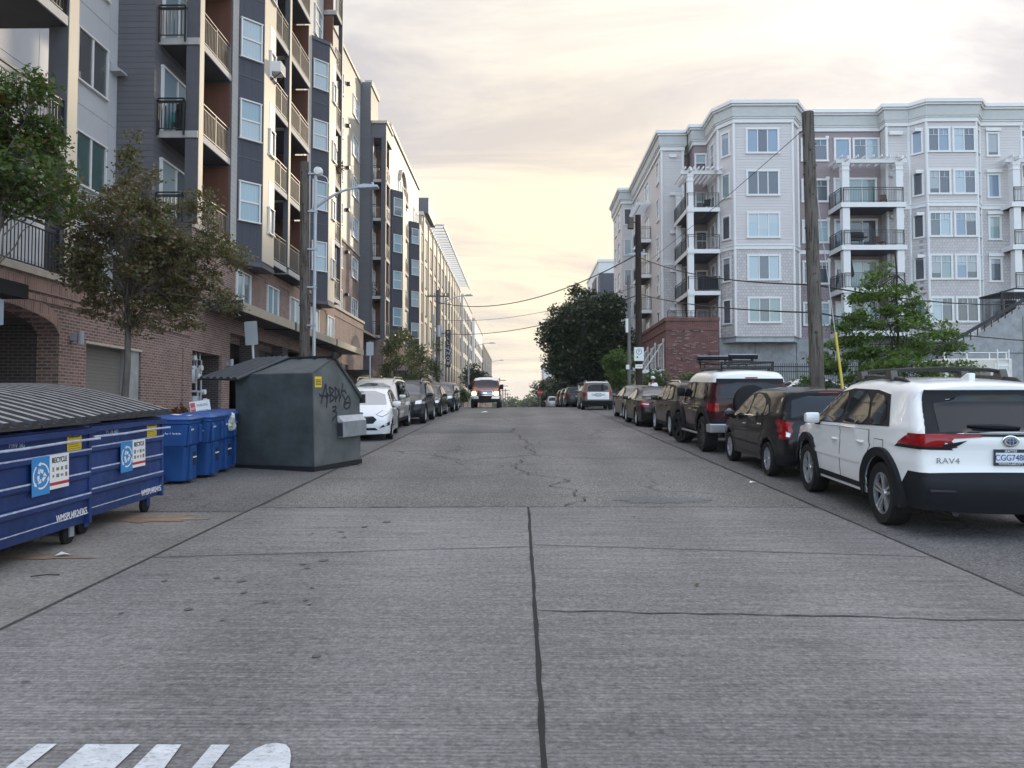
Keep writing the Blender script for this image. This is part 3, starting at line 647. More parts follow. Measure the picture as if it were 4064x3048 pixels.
# windows
for z in (4.45, 7.45, 10.5, 13.6):
    window(A, (PP, 22.6, z), R(90), 1.55, 1.5, 'slide2', 'white', 'glassT', .05)
for y in (28.5, 31.9, 35.0, 38.5, 41.6): window(A, (MP, y, 4.5), R(90), 1.35, 1.45, 'slide2', 'white', 'glassA', .05)
for k in range(2, 8):
    window(A, (WP+.02, 25.6, F[k]+1.12), R(90), 2.1, 2.1, 'slide2', 'white', 'glassA', .07)
    for y, w in ((52.4, 1.5), (57.3, 1.9)): window(A, (P2, y, F[k]+1.75), R(90), w, 1.45, 'grid', 'white', 'glassA', .06)
    window(A, (P2, 49.4, F[k]+1.7), R(90), .8, 1.4, 'single', 'charcoal', 'glassD', .06)
for y in (36.0, 38.6): window(A, (MP+.015, y, 19.9), R(90), 1.3, 1.45, 'dh', 'white', 'glassA', .06); window(A, (MP+.015, y, 23.0), R(90), 1.3, 1.45, 'dh', 'white', 'glassA', .06)
# bays
for y0, ny in ((27.7, 29.8), (37.5, 39.6)):
    top = 18.65
    poly = [(MP-.1, y0), (MP, y0), (TP, y0+.75), (TP, ny), (MP-.1, ny)]
    b = MB(); b.prism(poly, 5.6, top, 'z'); ba = b.build('bay', M['navy'], A)
    b = MB(); b.box(TP-.03, TP+.02, y0+.78, ny+.01, 5.7, top-.1); b.build('bay_panel', M['cream'], ba)
    b = MB(); b.prism([(MP-.05, y0-.06), (MP+.02, y0-.06), (TP+.05, y0+.73), (TP+.05, ny+.03), (MP-.05, ny+.03)], top, top+.18, 'z'); b.prism([(MP-.05, y0-.05), (MP+.02, y0-.05), (TP+.04, y0+.73), (TP+.04, ny+.03), (MP-.05, ny+.03)], 5.45, 5.6, 'z')
    for k in (3, 4, 5): b.prism([(MP, y0-.02), (TP+.016, y0+.74), (TP+.016, y0+.80), (MP, y0+.04)], F[k]+.32, F[k]+.37, 'z')
    b.build_each('bay_cap', M['charcoal'], ba)
    th = atan2(.75, .7); c_ = Vector(((MP+TP)/2, y0+.375, 0))
    for k in (2, 3, 4, 5):
        window(A, (c_.x + sin(th)*.005, c_.y - cos(th)*.005, F[k]+1.75), th, .74, 1.4, 'dh', 'white', 'glassA', .05)
        window(A, (TP+.02, ny-.42, F[k]+1.35), R(90), .48, .95, 'single', 'white', 'glassD', .05)
        g = MB(); g.box(TP+.02, TP+.03, ny-.72, ny-.1, F[k]+1.9, F[k]+2.9); g.build('cream_panel', M['whitewarm'], ba)
# balconies: at the corner, between the bays and past the second bay
wd = MB()
for k in range(2, 8):
    bl_ = balcony(A, WP, MP, 24.3, 27.1, F[k], [((MP-.05, 24.75), (MP-.05, 27.05))], railm='railbronze'); r_ = MB(); rail(r_, (WP+.05, 24.22, F[k]-.05), (MP-.42, 24.22, F[k]-.05), t=.022); r_.bar((WP-.02, 24.22, F[k]+.93), (MP-.36, 24.22, F[k]+.93), .05, .04); r_.build('railing', M['darkmetal'], bl_)
    wd.box(WP, MP-.05, 27.08, 27.14, F[k]+.02, F[k]+2.75)
    balcony(A, WP, TP-.02, 29.85, 31.6, F[k], [((TP-.06, 29.9), (TP-.06, 31.55))]); balcony(A, WP, TP-.02, 31.9, 34.85, F[k], [((TP-.06, 31.95), (TP-.06, 34.75))])
    wd.box(WP, TP-.1, 34.82, 34.88, F[k]+.02, F[k]+2.75); wd.box(P2, TP-.2, 39.72, 39.76, F[k]+.02, F[k]+2.75)
    balcony(A, P2, TP-.02, 39.75, 40.95, F[k], [((TP-.06, 39.8), (TP-.06, 40.9))])
for k in (2, 3, 4): balcony(A, -12.4, MP+.02, 9.0, 17.3, F[k], [((MP-.05, 9.1), (MP-.05, 17.2))], railm='darkmetal')
r = MB(); rail(r, (MP-.1, 9, 3.1), (MP-.1, 17.2, 3.1)); r.build('railing', M['darkmetal'], A)
wd.build_each('wood_panel', M['wood'], A)
def column(x0, x1, y0, y1, z0, z1):
    b = MB(); b.box(x0, x1, y0, y1, z0, z1); c = b.build('column', M['charcoal'], A)
    b = MB(); b.box(x1-.01, x1+.015, y0+.02, y1, z0+.05, z1-.05); b.build('column_sunlit_side', M['cream'], c)  # sunlight on the charcoal column's street side, put into the colour as cream
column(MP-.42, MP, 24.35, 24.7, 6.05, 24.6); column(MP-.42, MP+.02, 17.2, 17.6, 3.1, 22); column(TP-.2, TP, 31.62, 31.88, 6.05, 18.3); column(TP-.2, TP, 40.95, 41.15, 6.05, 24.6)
b = MB(); b.box(P2, TP+.05, 38.8, 41.2, 24.6, ROOF+.1); b.box(-20, MP+.12, 24.0, 41, ROOF-.02, ROOF+.22); b.box(-20, P2+.1, 41.2, 59, ROOF-.02, ROOF+.2); b.build_each('parapet', M['cream'], A)
b = MB()
for k in range(2, 8):
    for y in (50.6, 54.2): b.box(P2, P2+.25, y, y+.3, F[k]+2.3, F[k]+2.5)
b.build_each('vent_hood', M['darkmetal'], A)
b = MB()
for z in (4.9, 10.75): b.prism([(PP, z), (PP+.35, z), (PP+.35, z+.05), (PP, z+.3)], 23.6, 24.0, 'y')
b.build_each('scupper', M['panel'], A)

# air conditioner sticking out of the first bay
t = thing('air_conditioner', 'white window air conditioner propped on a bracket high on the navy bay', 'air conditioner', (TP+.02, 29.4, 13.2))
b = MB(); b.box(0, .42, -.3, .3, 0, .42); b.build('case', M['white'], t, bevel=.02)
b = MB(); [b.box(.42, .43, -.26, .26, .05+.045*k, .07+.045*k) for k in range(8)]; b.build('grille', M['panel'], t)
b = MB(); b.bar((0, -.2, -.3), (.4, -.2, 0), .03, .03); b.bar((0, .2, -.3), (.4, .2, 0), .03, .03); b.build('bracket', M['darkmetal'], t)
t = thing('flower_pot', 'planter of orange and green flowers hanging on a balcony rail past the second bay', 'plant', (TP+.05, 40.3, F[4]+.8))
b = MB(); b.lathe([(0, -.2), (.13, -.2), (.17, .05), (0, .05)]); b.build('pot', mat('pot', (.2, .12, .09), .8), t)
rg = random.Random(3); b = MB()
for i in range(90):
    c = Vector((rg.gauss(0, .14), rg.gauss(0, .16), abs(rg.gauss(.12, .12)))); u = Vector((rg.uniform(-1, 1), rg.uniform(-1, 1), rg.uniform(-1, 1))).normalized()*.05; v = u.cross(Vector((0, .3, 1))).normalized()*.05
    b.add([c-u, c+v, c+u, c-v], [(0, 1, 2, 3)], 0 if i % 3 else 1)
b.build('flowers', [mat('plain_leaf', (.05, .09, .02), .6), mat('flower', (.5, .16, .05), .6)], t)
t_ = 0
t = MB(); t.add([(MP+.08, 15.8+.25*i, F[3]+1.05-.75*j+.05*sin(i*1.7)*j) for i in range(6) for j in range(2)], [(2*i, 2*i+1, 2*i+3, 2*i+2) for i in range(5)])
tag(t.build('cloth', mat('blue_cloth', (.09, .17, .42), .8, var=.3)), 'pale blue cloth draped over a high balcony rail', 'cloth')

# ------------------------------------------------------------------ second block, same street side
B = building('apartment_building', 'second dark grey block with a stepped balcony tower, between the navy and cream blocks', 'apartment building', -12, 68, .4)
b = MB(); b.box(-22, -11.7, 59.05, 62, 0, ROOF+.2); b.box(-11.72, -10.55, 59.4, 62.2, 21.6, 22.8); b.box(-11.72, -10.9, 61.2, 62.2, 2.5, 21.6); b.build_each('siding_wall', M['graysiding'], B)
b = MB(); b.box(-22, -10.75, 62, 80, 5.9, ROOF-2.2); b.box(-12.2, -11.6, 59.06, 62.2, ROOF-.1, ROOF+.35); b.build_each('cream_wall', M['creamlit'], B)
b = MB(); b.box(-11.2, -10.6, 62.2, 80.1, ROOF-2.2, ROOF-1.9); b.box(-11.8, -10.45, 59.3, 62.3, 22.75, 22.95); b.build_each('parapet', M['cream'], B)
b = MB(); b.box(-22, -10.5, 62.1, 80, -1, 5.9); b.box(-11.7, -10.6, 59.1, 62.1, -.5, 5.7); b.build_each('brick_wall', M['brick'], B)
b = MB(); b.box(-10.86, -10.5, 59.1, 59.45, 5.7, 21.6); b.box(-11.72, -11.5, 59.06, 59.4, 5.7, 21.6); b.build_each('column', M['charcoal'], B)
wd = MB()
for k in range(2, 7):
    balcony(B, -11.7, -10.5, 59.15, 61.2, F[k], [((-11.5, 59.2), (-10.9, 59.2)), ((-10.55, 59.5), (-10.55, 61.2))], railm='darkmetal'); wd.box(-11.7, -10.6, 61.16, 61.21, F[k], F[k]+2.8)
    window(B, (-11.69, 60.3, F[k]+1.15), R(90), 1.3, 2.0, 'slide2', 'white', 'glassA', .06)
    for y in (67.2, 69.6, 71.4, 76.6, 78.6): window(B, (-10.75, y, F[k]+1.6), R(90), 1.0, 1.4, 'dh', 'white', 'glassA', .06)
wd.build_each('wood_panel', M['wood'], B)
for y0, ny in ((62.7, 65.0), (73.2, 75.4)):
    b = MB(); b.prism([(-10.8, y0), (-10.6, y0), (-9.85, y0+.85), (-9.85, ny), (-10.8, ny)], 5.6, 18.5, 'z'); ba = b.build('bay', M['navy'], B)
    b = MB(); b.box(-9.88, -9.83, y0+.88, ny+.01, 5.7, 18.4); b.build('bay_panel', M['cream'], ba)
    th = atan2(.85, .75)
    for k in (2, 3, 4, 5): window(B, (-10.225+.005, y0+.425-.005, F[k]+1.9), th, .78, 1.4, 'dh', 'white', 'glassA', .05)
for k in range(2, 7):
    balcony(B, -10.8, -9.85, 65.05, 67.0, F[k], [((-9.9, 65.1), (-9.9, 66.9))], soffit=False); balcony(B, -10.8, -9.85, 75.45, 77.0, F[k], [((-9.9, 75.5), (-9.9, 76.9))], soffit=False)
b = MB()
for i in range(10):
    a0, a1 = pi*.1+pi*.8*i/10, pi*.1+pi*.8*(i+1)/10
    b.add([(x, 68.5-1.9*cos(a), 19.9+2.0*sin(a)*s) for a in (a0, a1) for x, s in ((-10.75, 1), (-10.5, 1), (-10.5, .90), (-10.75, .90))], [(0,1,5,4), (1,2,6,5), (2,3,7,6)])
b.build('arched_hood', M['cream'], B)
for y0, y1 in ((63, 79),):
    b = MB(); b.box(-10.5, -9.2, 63.2, 79, 3.3, 3.55); b.build('canopy', M['darkmetal'], B)
for y in (64.5, 67.5, 70.5, 73.5, 76.5): window(B, (-10.49, y, 1.9), R(90), 2.2, 2.4, 'grid', 'darkmetal', 'glassD', .06)

def far_block(label, name, x, y0, y1, ztop, wm, gm, ym, fl0, step, fh, ww, wh, depth=12, fm='white', base='darkbrick', extras=None, front=True, cornice='cream'):
    side = -1 if x < 0 else 1
    o = building(name, label, 'apartment building', x+side*depth/2, (y0+y1)/2, zg((y0+y1)/2))
    zb = min(zg(y0), zg(y1)) - .5
    b = MB(); b.box(x, x+side*depth, y0, y1, fl0-.3, ztop); b.build('wall', M[wm], o)
    b = MB(); b.box(x+side*.15, x+side*depth, y0+.05, y1-.05, zb, fl0-.29); b.build('base_wall', M[base], o)
    b = MB(); b.box(x-side*.12, x+side*depth, y0-.12, y1+.1, ztop-.01, ztop+.35); b.build('parapet', M[cornice], o)
    th = R(90)*(-side)
    nfl = int((ztop-.6-fl0)/fh); ny = max(1, int((y1-y0-1)/step))
    while nfl*ny > 84: ny -= 1
    st = (y1-y0)/ny
    for k in range(nfl):
        for j in range(ny): window(o, (x, y0+st*(j+.5), fl0+fh*k+fh*.5), th, ww, wh, ym, fm, gm, .06, pane=True)
        if front:
            for xx in (1.5, 4.0): window(o, (x+side*xx, y0, fl0+fh*k+fh*.5), 0, 1.3, wh, 'slide2', fm, gm, .06)
    return o
C_ = far_block('cream apartment block with tall dark window bays, a roof pergola and a vertical blade sign', 'apartment_building', -10.6, 82, 135, 21.4, 'cream', 'glassD', 'slide2', 4.2, 4.4, 3.1, 2.9, 2.3, fm='charcoal', base='cream', cornice='whitewarm')
pb = MB()
for y in np.arange(83, 135, 4.4): pb.box(-10.6, -10.46, y-.4, y+.4, 3.6, 21.4)
pb.build_each('pilaster', M['cream'], C_)
pb = MB()
for k in range(30): pb.box(-11, -9.0, 90+k*1.5, 90.3+k*1.5, 22.2, 22.34)
for y in (90, 102, 114, 126, 135): pb.box(-10.9, -10.7, y, y+.2, 21.4, 22.2)
pb.box(-9.2, -9.05, 90, 136, 22.05, 22.2); pb.build('roof_pergola', M['white'], C_)
pb = MB(); pb.box(-11.5, -10.0, 82.5, 89, 21.7, 23.4); pb.build('penthouse', M['graysiding'], C_)
pb = MB(); pb.box(-10.6, -8.4, 84, 112, 3.1, 3.4); pb.build('canopy', M['darkmetal'], C_)
far_block('brown grey apartment block beyond the cream block with the pergola', 'apartment_building', -10.4, 138, 163, 21.2, 'frieze', 'glassD', 'slide2', 4.5, 3.6, 3.05, 1.6, 2.0, fm='charcoal')
far_block('white apartment block with green tinted windows on its end wall', 'apartment_building', -10.0, 166, 200, 20.3, 'whitewarm', 'glassT', 'slide2', 3.8, 5, 3.3, 2.2, 1.9, fm='charcoal')
far_block('dark brown apartment block last in the row before the far poles', 'apartment_building', -10.2, 206, 270, 18.6, 'soffit', 'glassD', 'slide2', 3, 6, 3.1, 2.4, 1.5, fm='panel')
# blade sign
t = thing('blade_sign', 'tall narrow dark blade sign with white vertical letters on the cream block', 'sign', (-9.95, 105, 6.3))
b = MB(); b.box(-.36, .36, -.08, .08, 0, 5.15); b.build('board', mat('sign_navy', (.03, .035, .05), .5), t)
b = MB(); b.bar((-.65, 0, 4.8), (-.3, 0, 4.8), .06, .06); b.bar((-.65, 0, .4), (-.3, 0, .4), .06, .06); b.build('bracket', M['darkmetal'], t)
for i, ch in enumerate('ELLINOR'): text(ch, .62, M['mark'], t, (0, -.09, 4.72-.70*i), (R(90), 0, 0))
# ------------------------------------------------------------------ the pale block across the street
G = building('apartment_building', 'pale grey and mauve apartment block with white trim, bays and pergola topped balconies', 'apartment building', 24, 60, .5)
def offset_poly(P, d):
    """open polyline moved outwards (to the right hand of travel) with mitred corners"""
    out = []
    for i, p in enumerate(P):
        p = Vector(p); ns = []
        if i > 0: e = (p - Vector(P[i-1])).normalized(); ns.append(Vector((e.y, -e.x)))
        if i < len(P)-1: e = (Vector(P[i+1]) - p).normalized(); ns.append(Vector((e.y, -e.x)))
        n = ns[0] if len(ns) == 1 else (ns[0]+ns[1]).normalized()
        k = 1 if len(ns) == 1 else 1/max(.5, n.dot(ns[0]))
        out.append(p + n*d*k)
    return out
def band(b, P, d0, d1, z0, z1, m=0):
    a, c = offset_poly(P, d0), offset_poly(P, d1); n = len(P); o = len(b.v)
    for p, q in zip(a, c): b.v += [(p.x, p.y, z0), (q.x, q.y, z0), (q.x, q.y, z1), (p.x, p.y, z1)]
    for i in range(n-1):
        for k in range(4): b.f.append((o+4*i+k, o+4*i+(k+1) % 4, o+4*i+4+(k+1) % 4, o+4*i+4+k)); b.m.append(m)
    b.f += [(o, o+1, o+2, o+3), (o+4*n-1, o+4*n-2, o+4*n-3, o+4*n-4)]; b.m += [m, m]
PL = [(10.1, 83), (10.1, 76), (11.2, 76), (11.2, 60.5), (12.9, 60.5), (12.9, 61.6), (13.5, 61.6), (13.5, 59.3), (14.5, 59.3), (14.5, 56.0), (15.3, 54.7), (19.5, 54.7), (20.3, 55.9), (20.3, 56.5), (26.6, 56.5), (26.6, 55.5), (28.2, 55.5), (29.0, 54.6), (32.55, 54.6), (33.3, 55.5), (36.3, 55.5), (36.3, 56.5), (46, 56.5)]
MAUVE = {(5, 6), (6, 7), (7, 8), (13, 14), (21, 22)}
GF = [5.8, 8.85, 11.9, 14.95, 18.0]; GT = 21.15
seg = {'gsid': MB(), 'gmauve': MB(), 'gshingle': MB(), 'gmshingle': MB()}
ZB = 5.45
for i in range(len(PL)-1):
    mv = (i, i+1) in MAUVE
    (xa, ya), (xb, yb) = PL[i], PL[i+1]
    split = 11.9 if xa < 26.5 else 14.95
    if i < 3: split = 5.5
    for z0, z1, sh in ((ZB, split, True), (split, GT, False)):
        k = ('gmshingle' if sh else 'gmauve') if mv else ('gshingle' if sh else 'gsid')
        seg[k].add([(xa, ya, z0), (xb, yb, z0), (xb, yb, z1), (xa, ya, z1)], [(0, 1, 2, 3)])
for k, v in seg.items(): v.build_each('shingle_wall' if 'shingle' in k else 'siding_wall', M[k], G)
b = MB(); o = [(p[0], p[1]) for p in PL] + [(46, 83)]
b.add([(*p, GT) for p in o] + [(*p, ZB) for p in o], [tuple(range(len(o))), tuple(range(2*len(o)-1, len(o)-1, -1))])
b.build('roof', M['frieze'], G)
b = MB()
band(b, PL, -.02, .12, GT-.3, GT+.02); band(b, PL, -.05, .50, GT+.98, GT+1.22); band(b, PL, -.05, .38, GT+.84, GT+.98); band(b, PL, -.05, .20, GT, GT+.10)
band(b, PL[3:13], -.02, .06, 11.72, 12.0); band(b, PL[3:13], -.02, .10, 11.98, 12.06); band(b, PL[14:22], -.02, .06, 14.75, 15.05); band(b, PL[14:22], -.02, .10, 15.03, 15.1)
band(b, PL[12:15], -.02, .06, 11.72, 12.0)
b.build('white_moulding', M['white'], G)
b = MB(); band(b, PL, -.06, .26, GT+.10, GT+.84); b.build('frieze', M['frieze'], G)
b = MB()
for i in (2, 3, 4, 9, 10, 11, 12, 15, 16, 17, 18, 19, 20):
    x, y = PL[i]; b.lathe([(0, ZB+.05), (.10, ZB+.05), (.10, GT-.3), (0, GT-.3)], (x, y, 0), n=6)
b.build_each('corner_board', M['white'], G)
# concrete base, the overhang of the bays, brick shop
b = MB(); b.box(13.9, 60, 55.9, 83, -1, ZB-.02); b.build('concrete_wall', M['concwall'], G)
b = MB(); b.prism([(14.6, 56), (15.35, 54.8), (19.45, 54.8), (20.2, 56)], 5.1, ZB, 'z'); b.prism([(28.3, 56), (29.1, 54.7), (32.5, 54.7), (33.2, 56)], 5.1, ZB, 'z'); b.build_each('bay_sill', mat('pale_concrete', (.42, .43, .44), .8, var=.15), G)
b = MB(); b.box(13.9, 40, 55.86, 55.9, 3.4, 3.44); b.box(13.9, 40, 55.86, 55.9, 1.6, 1.64); [b.box(x, x+.03, 55.86, 55.9, 0, 5.4) for x in range(17, 40, 3)]; b.build('form_joint', mat('dark_line', (.12, .12, .12), .9), G)
# windows
for z in GF:
    gz = z+1.55
    window(G, (17.35, 54.7, gz), 0, 2.12, 1.62, 'slide3', 'white', 'glassG', .14)
    th = atan2(54.7-56, .8); window(G, (14.9, 55.35, gz-.05), th, .62, 1.6, 'single', 'white', 'glassG', .12)
    window(G, (14.0, 59.3, gz-.1), 0, .7, 1.3, 'dh', 'white', 'glassG', .12)
    window(G, (14.5, 57.6, gz-.2), R(-90), 1.0, 1.7, 'dh', 'white', 'glassG', .12)
    window(G, (21.75, 56.5, gz-.05), 0, 1.75, 1.5, 'slide2t', 'white', 'glassG', .14)
    window(G, (29.85, 54.6, gz), 0, 1.38, 1.58, 'slide2t', 'white', 'glassG', .14); window(G, (31.65, 54.6, gz), 0, 1.38, 1.58, 'slide2t', 'white', 'glassG', .14)
    th = atan2(54.6-55.5, .8); window(G, (28.6, 55.05, gz-.05), th, .55, 1.5, 'single', 'white', 'glassG', .12)
    th2 = atan2(.9, .75); window(G, (32.92, 55.05, gz), th2, .5, 1.6, 'single', 'white', 'glassG', .1)
    window(G, (34.25, 55.5, gz-.05), 0, .68, 1.55, 'single', 'white', 'glassG', .14)
    if z == GF[-1]:
        window(G, (23.8, 56.5, gz-.1), 0, .95, 1.6, 'single', 'white', 'glassG', .14); window(G, (25.55, 56.5, gz-.1), 0, 1.7, 1.6, 'slide2t', 'white', 'glassG', .14)
    else: window(G, (24.7, 56.5, z+1.2), 0, 2.9, 2.2, 'slide3', 'white', 'glassG', .14)
    window(G, (38.2, 56.5, gz-.2), 0, 2.2, 1.9, 'slide2', 'white', 'glassG', .14)
    for y in (62.2, 72.6): window(G, (11.2, y, gz), R(-90), .9, 1.6, 'dh', 'white', 'glassG', .12)
    window(G, (11.2, 67.6, gz-.3), R(-90), 1.9, 2.0, 'slide2', 'white', 'glassG', .12)
    for y in (78.2, 81.0): window(G, (10.1, y, gz), R(-90), 1.2, 1.6, 'dh', 'white', 'glassG', .12)
    window(G, (10.65, 76, gz), 0, .6, 1.5, 'single', 'white', 'glassG', .1)
# pergola balconies
def gposts(x, y, z0, z1, w=.42):
    b = MB(); b.box(x-w/2, x+w/2, y-w/2, y+w/2, z0, z1)
    for z in list(GF) + [z1-.25]:
        if z0 < z <= z1: b.box(x-w/2-.04, x+w/2+.04, y-w/2-.04, y+w/2+.04, z-.35, z-.28); b.box(x-w/2-.03, x+w/2+.03, y-w/2-.03, y+w/2+.03, z-.02, z+.12)
    return b.build('post', M['white'], G)
def gpergola(x0, x1, y0, y1, z):
    b = MB(); b.bar((x0-.6, y0, z), (x1+.6, y0, z), .12, .28); b.bar((x0-.5, y0+.25, z), (x1+.5, y0+.25, z), .10, .24)
    for x in np.linspace(x0-.35, x1+.35, 9): b.bar((x, y0-.5, z+.22), (x, y1, z+.22), .07, .16)
    for x in (x0, x1): b.bar((x, y0-.7, z+.05), (x, y1, z+.05), .12, .24)
    b.build('pergola', M['white'], G)
for k in (1, 2, 3):
    z = GF[k]; balcony(G, 12.1, 14.45, 55.45, 60.4, z, [((12.15, 55.5), (14.4, 55.5)), ((12.15, 55.5), (12.15, 60.3))], 'white', 'darkmetal', .3)
gposts(12.35, 55.7, 6.8, 17.5); gposts(12.35, 59.8, 6.8, 17.3, .35); gpergola(12.3, 14.2, 55.7, 59.3, 17.6)
for k in (0, 1, 2, 3):
    z = GF[k]; balcony(G, 22.7, 27.3, 54.2, 56.5, z, [((22.9, 54.25), (27.1, 54.25)), ((22.75, 54.3), (22.75, 56.4))], 'white', 'darkmetal', .34)
    balcony(G, 34.7, 39.4, 54.2, 56.5, z, [((34.9, 54.25), (39.3, 54.25))], 'white', 'darkmetal', .34)
for x in (23.1, 26.9, 35.15, 39.1): gposts(x, 54.55, ZB+.02, 17.9, .5)
gpergola(23.1, 26.9, 54.5, 56.4, 18.0); gpergola(35.1, 39.1, 54.5, 56.4, 18.0)
for k in (1, 2, 3): balcony(G, 10.2, 11.2, 65.6, 69.4, GF[k], [((10.25, 65.65), (10.25, 69.35)), ((10.25, 65.65), (11.15, 65.65))], 'white', 'darkmetal', .28)
b = MB(); [b.bar((9.9, 65.6+.5*i, 18.0), (11.3, 65.6+.5*i, 18.1), .06, .16) for i in range(9)]; b.bar((10.2, 65.2, 17.9), (10.2, 70, 17.9), .1, .2); b.build('pergola', M['white'], G)
b = MB()
for z in GF: b.box(11.8, 12.35, 60.36, 60.5, z+2.3, z+2.55)
for z in GF[1:]: b.box(26.75, 27.7, 55.3, 55.5, z+2.2, z+2.45); b.box(33.7, 34.8, 55.32, 55.5, z+2.45, z+2.68); b.box(28.3, 29.0, 54.75, 55.2, z+2.25, z+2.48)
for z in GF: b.box(22.55, 22.8, 56.4, 56.5, z+2.3, z+2.52)
b.build_each('vent_hood', M['white'], G)
b = MB(); b.lathe([(0, 0), (.12, 0), (.12, .5), (.26, .5), (.2, .72), (0, .72)], (19.0, 57, GT+1.0), n=10); b.box(18.5, 19.6, 56.6, 57.4, GT, GT+1.02); b.build('roof_vent', M['frieze'], G)
# things on the balconies
t = thing('barbecue_grill', 'black covered barbecue grill on a balcony of the pale block', 'grill', (24.0, 55.0, GF[2]))
b = MB(); b.lathe([(0, -.55), (.28, -.5), (.34, -.2), (.34, .2), (.28, .5), (0, .55)], (0, 0, .8), 'x', 12); b.build('hood', M['plastic'], t, smooth=True)
b = MB(); b.box(-.5, .5, -.25, .25, .5, .62); [b.bar((x, y, 0), (x, y, .55), .05, .05) for x in (-.4, .4) for y in (-.2, .2)]; b.box(.5, .85, -.2, .2, .7, .74); b.build('cart', M['darkmetal'], t)
t = thing('parasol', 'closed dark parasol standing on a balcony of the pale block', 'parasol', (23.75, 55.2, GF[1]))
b = MB(); b.lathe([(0, 2.25), (.07, 2.1), (.22, 1.1), (.17, .95), (0, .95)], n=10); b.build('canopy', M['plastic'], t, smooth=True)
b = MB(); b.tube([(0, 0, 0), (0, 0, 2.3)], .025); b.lathe([(0, 0), (.25, 0), (.2, .1), (0, .1)]); b.build('pole', M['darkmetal'], t)
t = thing('rattan_screen', 'dark woven screen tied inside a balcony rail at the corner of the pale block', 'screen', (13.6, 55.62, GF[1]))
b = MB(); b.box(-.75, .75, -.02, .02, .1, .95); b.prism([(-.75, .95), (.75, .95), (.5, 1.1), (-.3, 1.12)], -.02, .02, 'y'); b.build('weave', M['plastic'], t)

# red brick shop at the foot of the pale block
K = building('brick_building', 'low red brick shop with a white canopy, under the pale apartment block', 'building', 12, 60, .3)
b = MB(); b.box(10.2, 13.95, 54.0, 68, -.6, 6.5); b.build('brick_wall', M['redbrick'], K)
b = MB(); b.box(10.12, 13.97, 53.92, 68.1, 6.5, 6.75); b.box(10.15, 13.95, 53.95, 68, 5.85, 6.0); b.build('brick_cap', M['redbrick'], K)
r = MB(); rail(r, (10.4, 54.3, 6.75), (13.8, 54.3, 6.75), .5); r.build('railing', M['darkmetal'], K)
rg = random.Random(8); b = MB()
for i in range(90):
    x, z = rg.uniform(10.35, 13.6), rg.uniform(2.2, 5.9); z = round(z/.085)*.085; b.box(x, x+.28, 53.965, 54.0, z, z+.07)
b.build('pale_brick', mat('pale_brick', (.24, .18, .165), .85, var=.25), K)
for y in (55.8, 59.0, 62.4): window(K, (10.2, y, 4.0), R(-90), 1.9, 1.9, 'grid', 'white', 'glassT', .1)
for y in (56.6, 60.5): window(K, (10.2, y, 1.2), R(-90), 2.6, 2.6, 'grid', 'panel', 'glassD', .1)
b = MB(); b.box(8.6, 10.2, 54.4, 64, 2.85, 3.1); cn = b.build('canopy', M['white'], K)
b = MB()
for y in (54.7, 58.0, 61.5): b.tube([(8.8, y, 3.1), (10.2, y, 5.2)], .032); b.cbox((10.15, y, 5.2), (.12, .2, .25))
b.build('canopy_rod', M['white'], cn)
b = MB(); b.tube([(9.9, 54.3, 2.85), (9.9, 54.2, 2.5), (10.1, 54.1, 2.3), (10.3, 54.0, 2.25)], .06); b.build('downpipe', M['white'], K)

# blocks beyond
far_block('white and charcoal apartment block rising behind the big dark tree', 'apartment_building', 10.6, 104, 122, 20.6, 'whitewarm', 'glassG', 'dh', 2.5, 5, 3.05, 1.1, 1.6, depth=16, cornice='white')
b = MB(); b.box(10.5, 14, 101.5, 104.2, 1, 18.6); b.box(10.45, 10.6, 107, 112, 8, 19); charc = b.build('charcoal_wall', M['charcoal'], [o for o in bpy.data.objects if o.get('label', '').startswith('white and charcoal')][0])
far_block('small white block with a moulded cornice peeping over the huge dark tree', 'apartment_building', 10.3, 140, 165, 21.4, 'whitewarm', 'glassG', 'dh', 2, 6, 3.05, 1.1, 1.6, depth=10, cornice='white')
far_block('distant white and orange red block at the far end of the hill', 'apartment_building', 6.5, 218, 240, 12.6, 'whitewarm', 'glassD', 'slide2', 2, 7, 3, 2.2, 1.6, depth=18, cornice='white')
b = MB(); b.box(6.4, 10.5, 217.5, 218, 1, 9.5); b.box(6.4, 6.6, 220, 233, 1, 10); b.build('red_wall', mat('orange_red', (.42, .10, .05), .7), [o for o in bpy.data.objects if o.get('label', '').startswith('distant white and orange')][0])

# concrete stair wall with its black mesh cage
t = building('retaining_wall', 'stepped grey concrete stair wall with stained panels beside the pale block', 'retaining wall', 27, 41, -.2)
b = MB(); b.prism([(21.0, -1), (21.0, 2.2), (22.1, 2.6), (22.1, 3.0), (26.2, 5.6), (60, 5.6), (60, -1)], 40, 40.6, 'y'); b.build('concrete_face', M['concwall'], t)
b = MB()
for z in (1.3, 3.1): b.box(21.2, 60, 39.985, 40, z, z+.04)
for x in (22.2, 26, 29.5): b.box(x, x+.03, 39.985, 40, -1, 2.9 if x < 23 else 5)
b.build('form_joint', MATS['dark_line'], t)
b = MB(); b.bar((21.5, 40.1, 3.2), (27.2, 40.1, 6.5), .12, .16); b.bar((21.9, 40.1, 2.85), (26.6, 40.1, 5.7), .10, .10)
for i in range(12): x = 22.3+i*.36; b.bar((x, 40.1, 2.9+.61*(x-22)), (x, 40.1, 3.4+.58*(x-22)), .04, .04)
b.build('handrail', M['darkmetal'], t)
t = building('mesh_cage', 'black barred stair enclosure with a flat roof on top of the concrete stair wall', 'enclosure', 26, 42, 4)
b = MB()
for i in range(60):
    x = 25.9+i*.09; b.bar((x, 41.5, 4.2), (x, 41.5, 6.45), .028, .028)
for i in range(20): y = 41.5+i*.1; b.bar((25.9, y, 4.2), (25.9, y, 6.45), .028, .028)
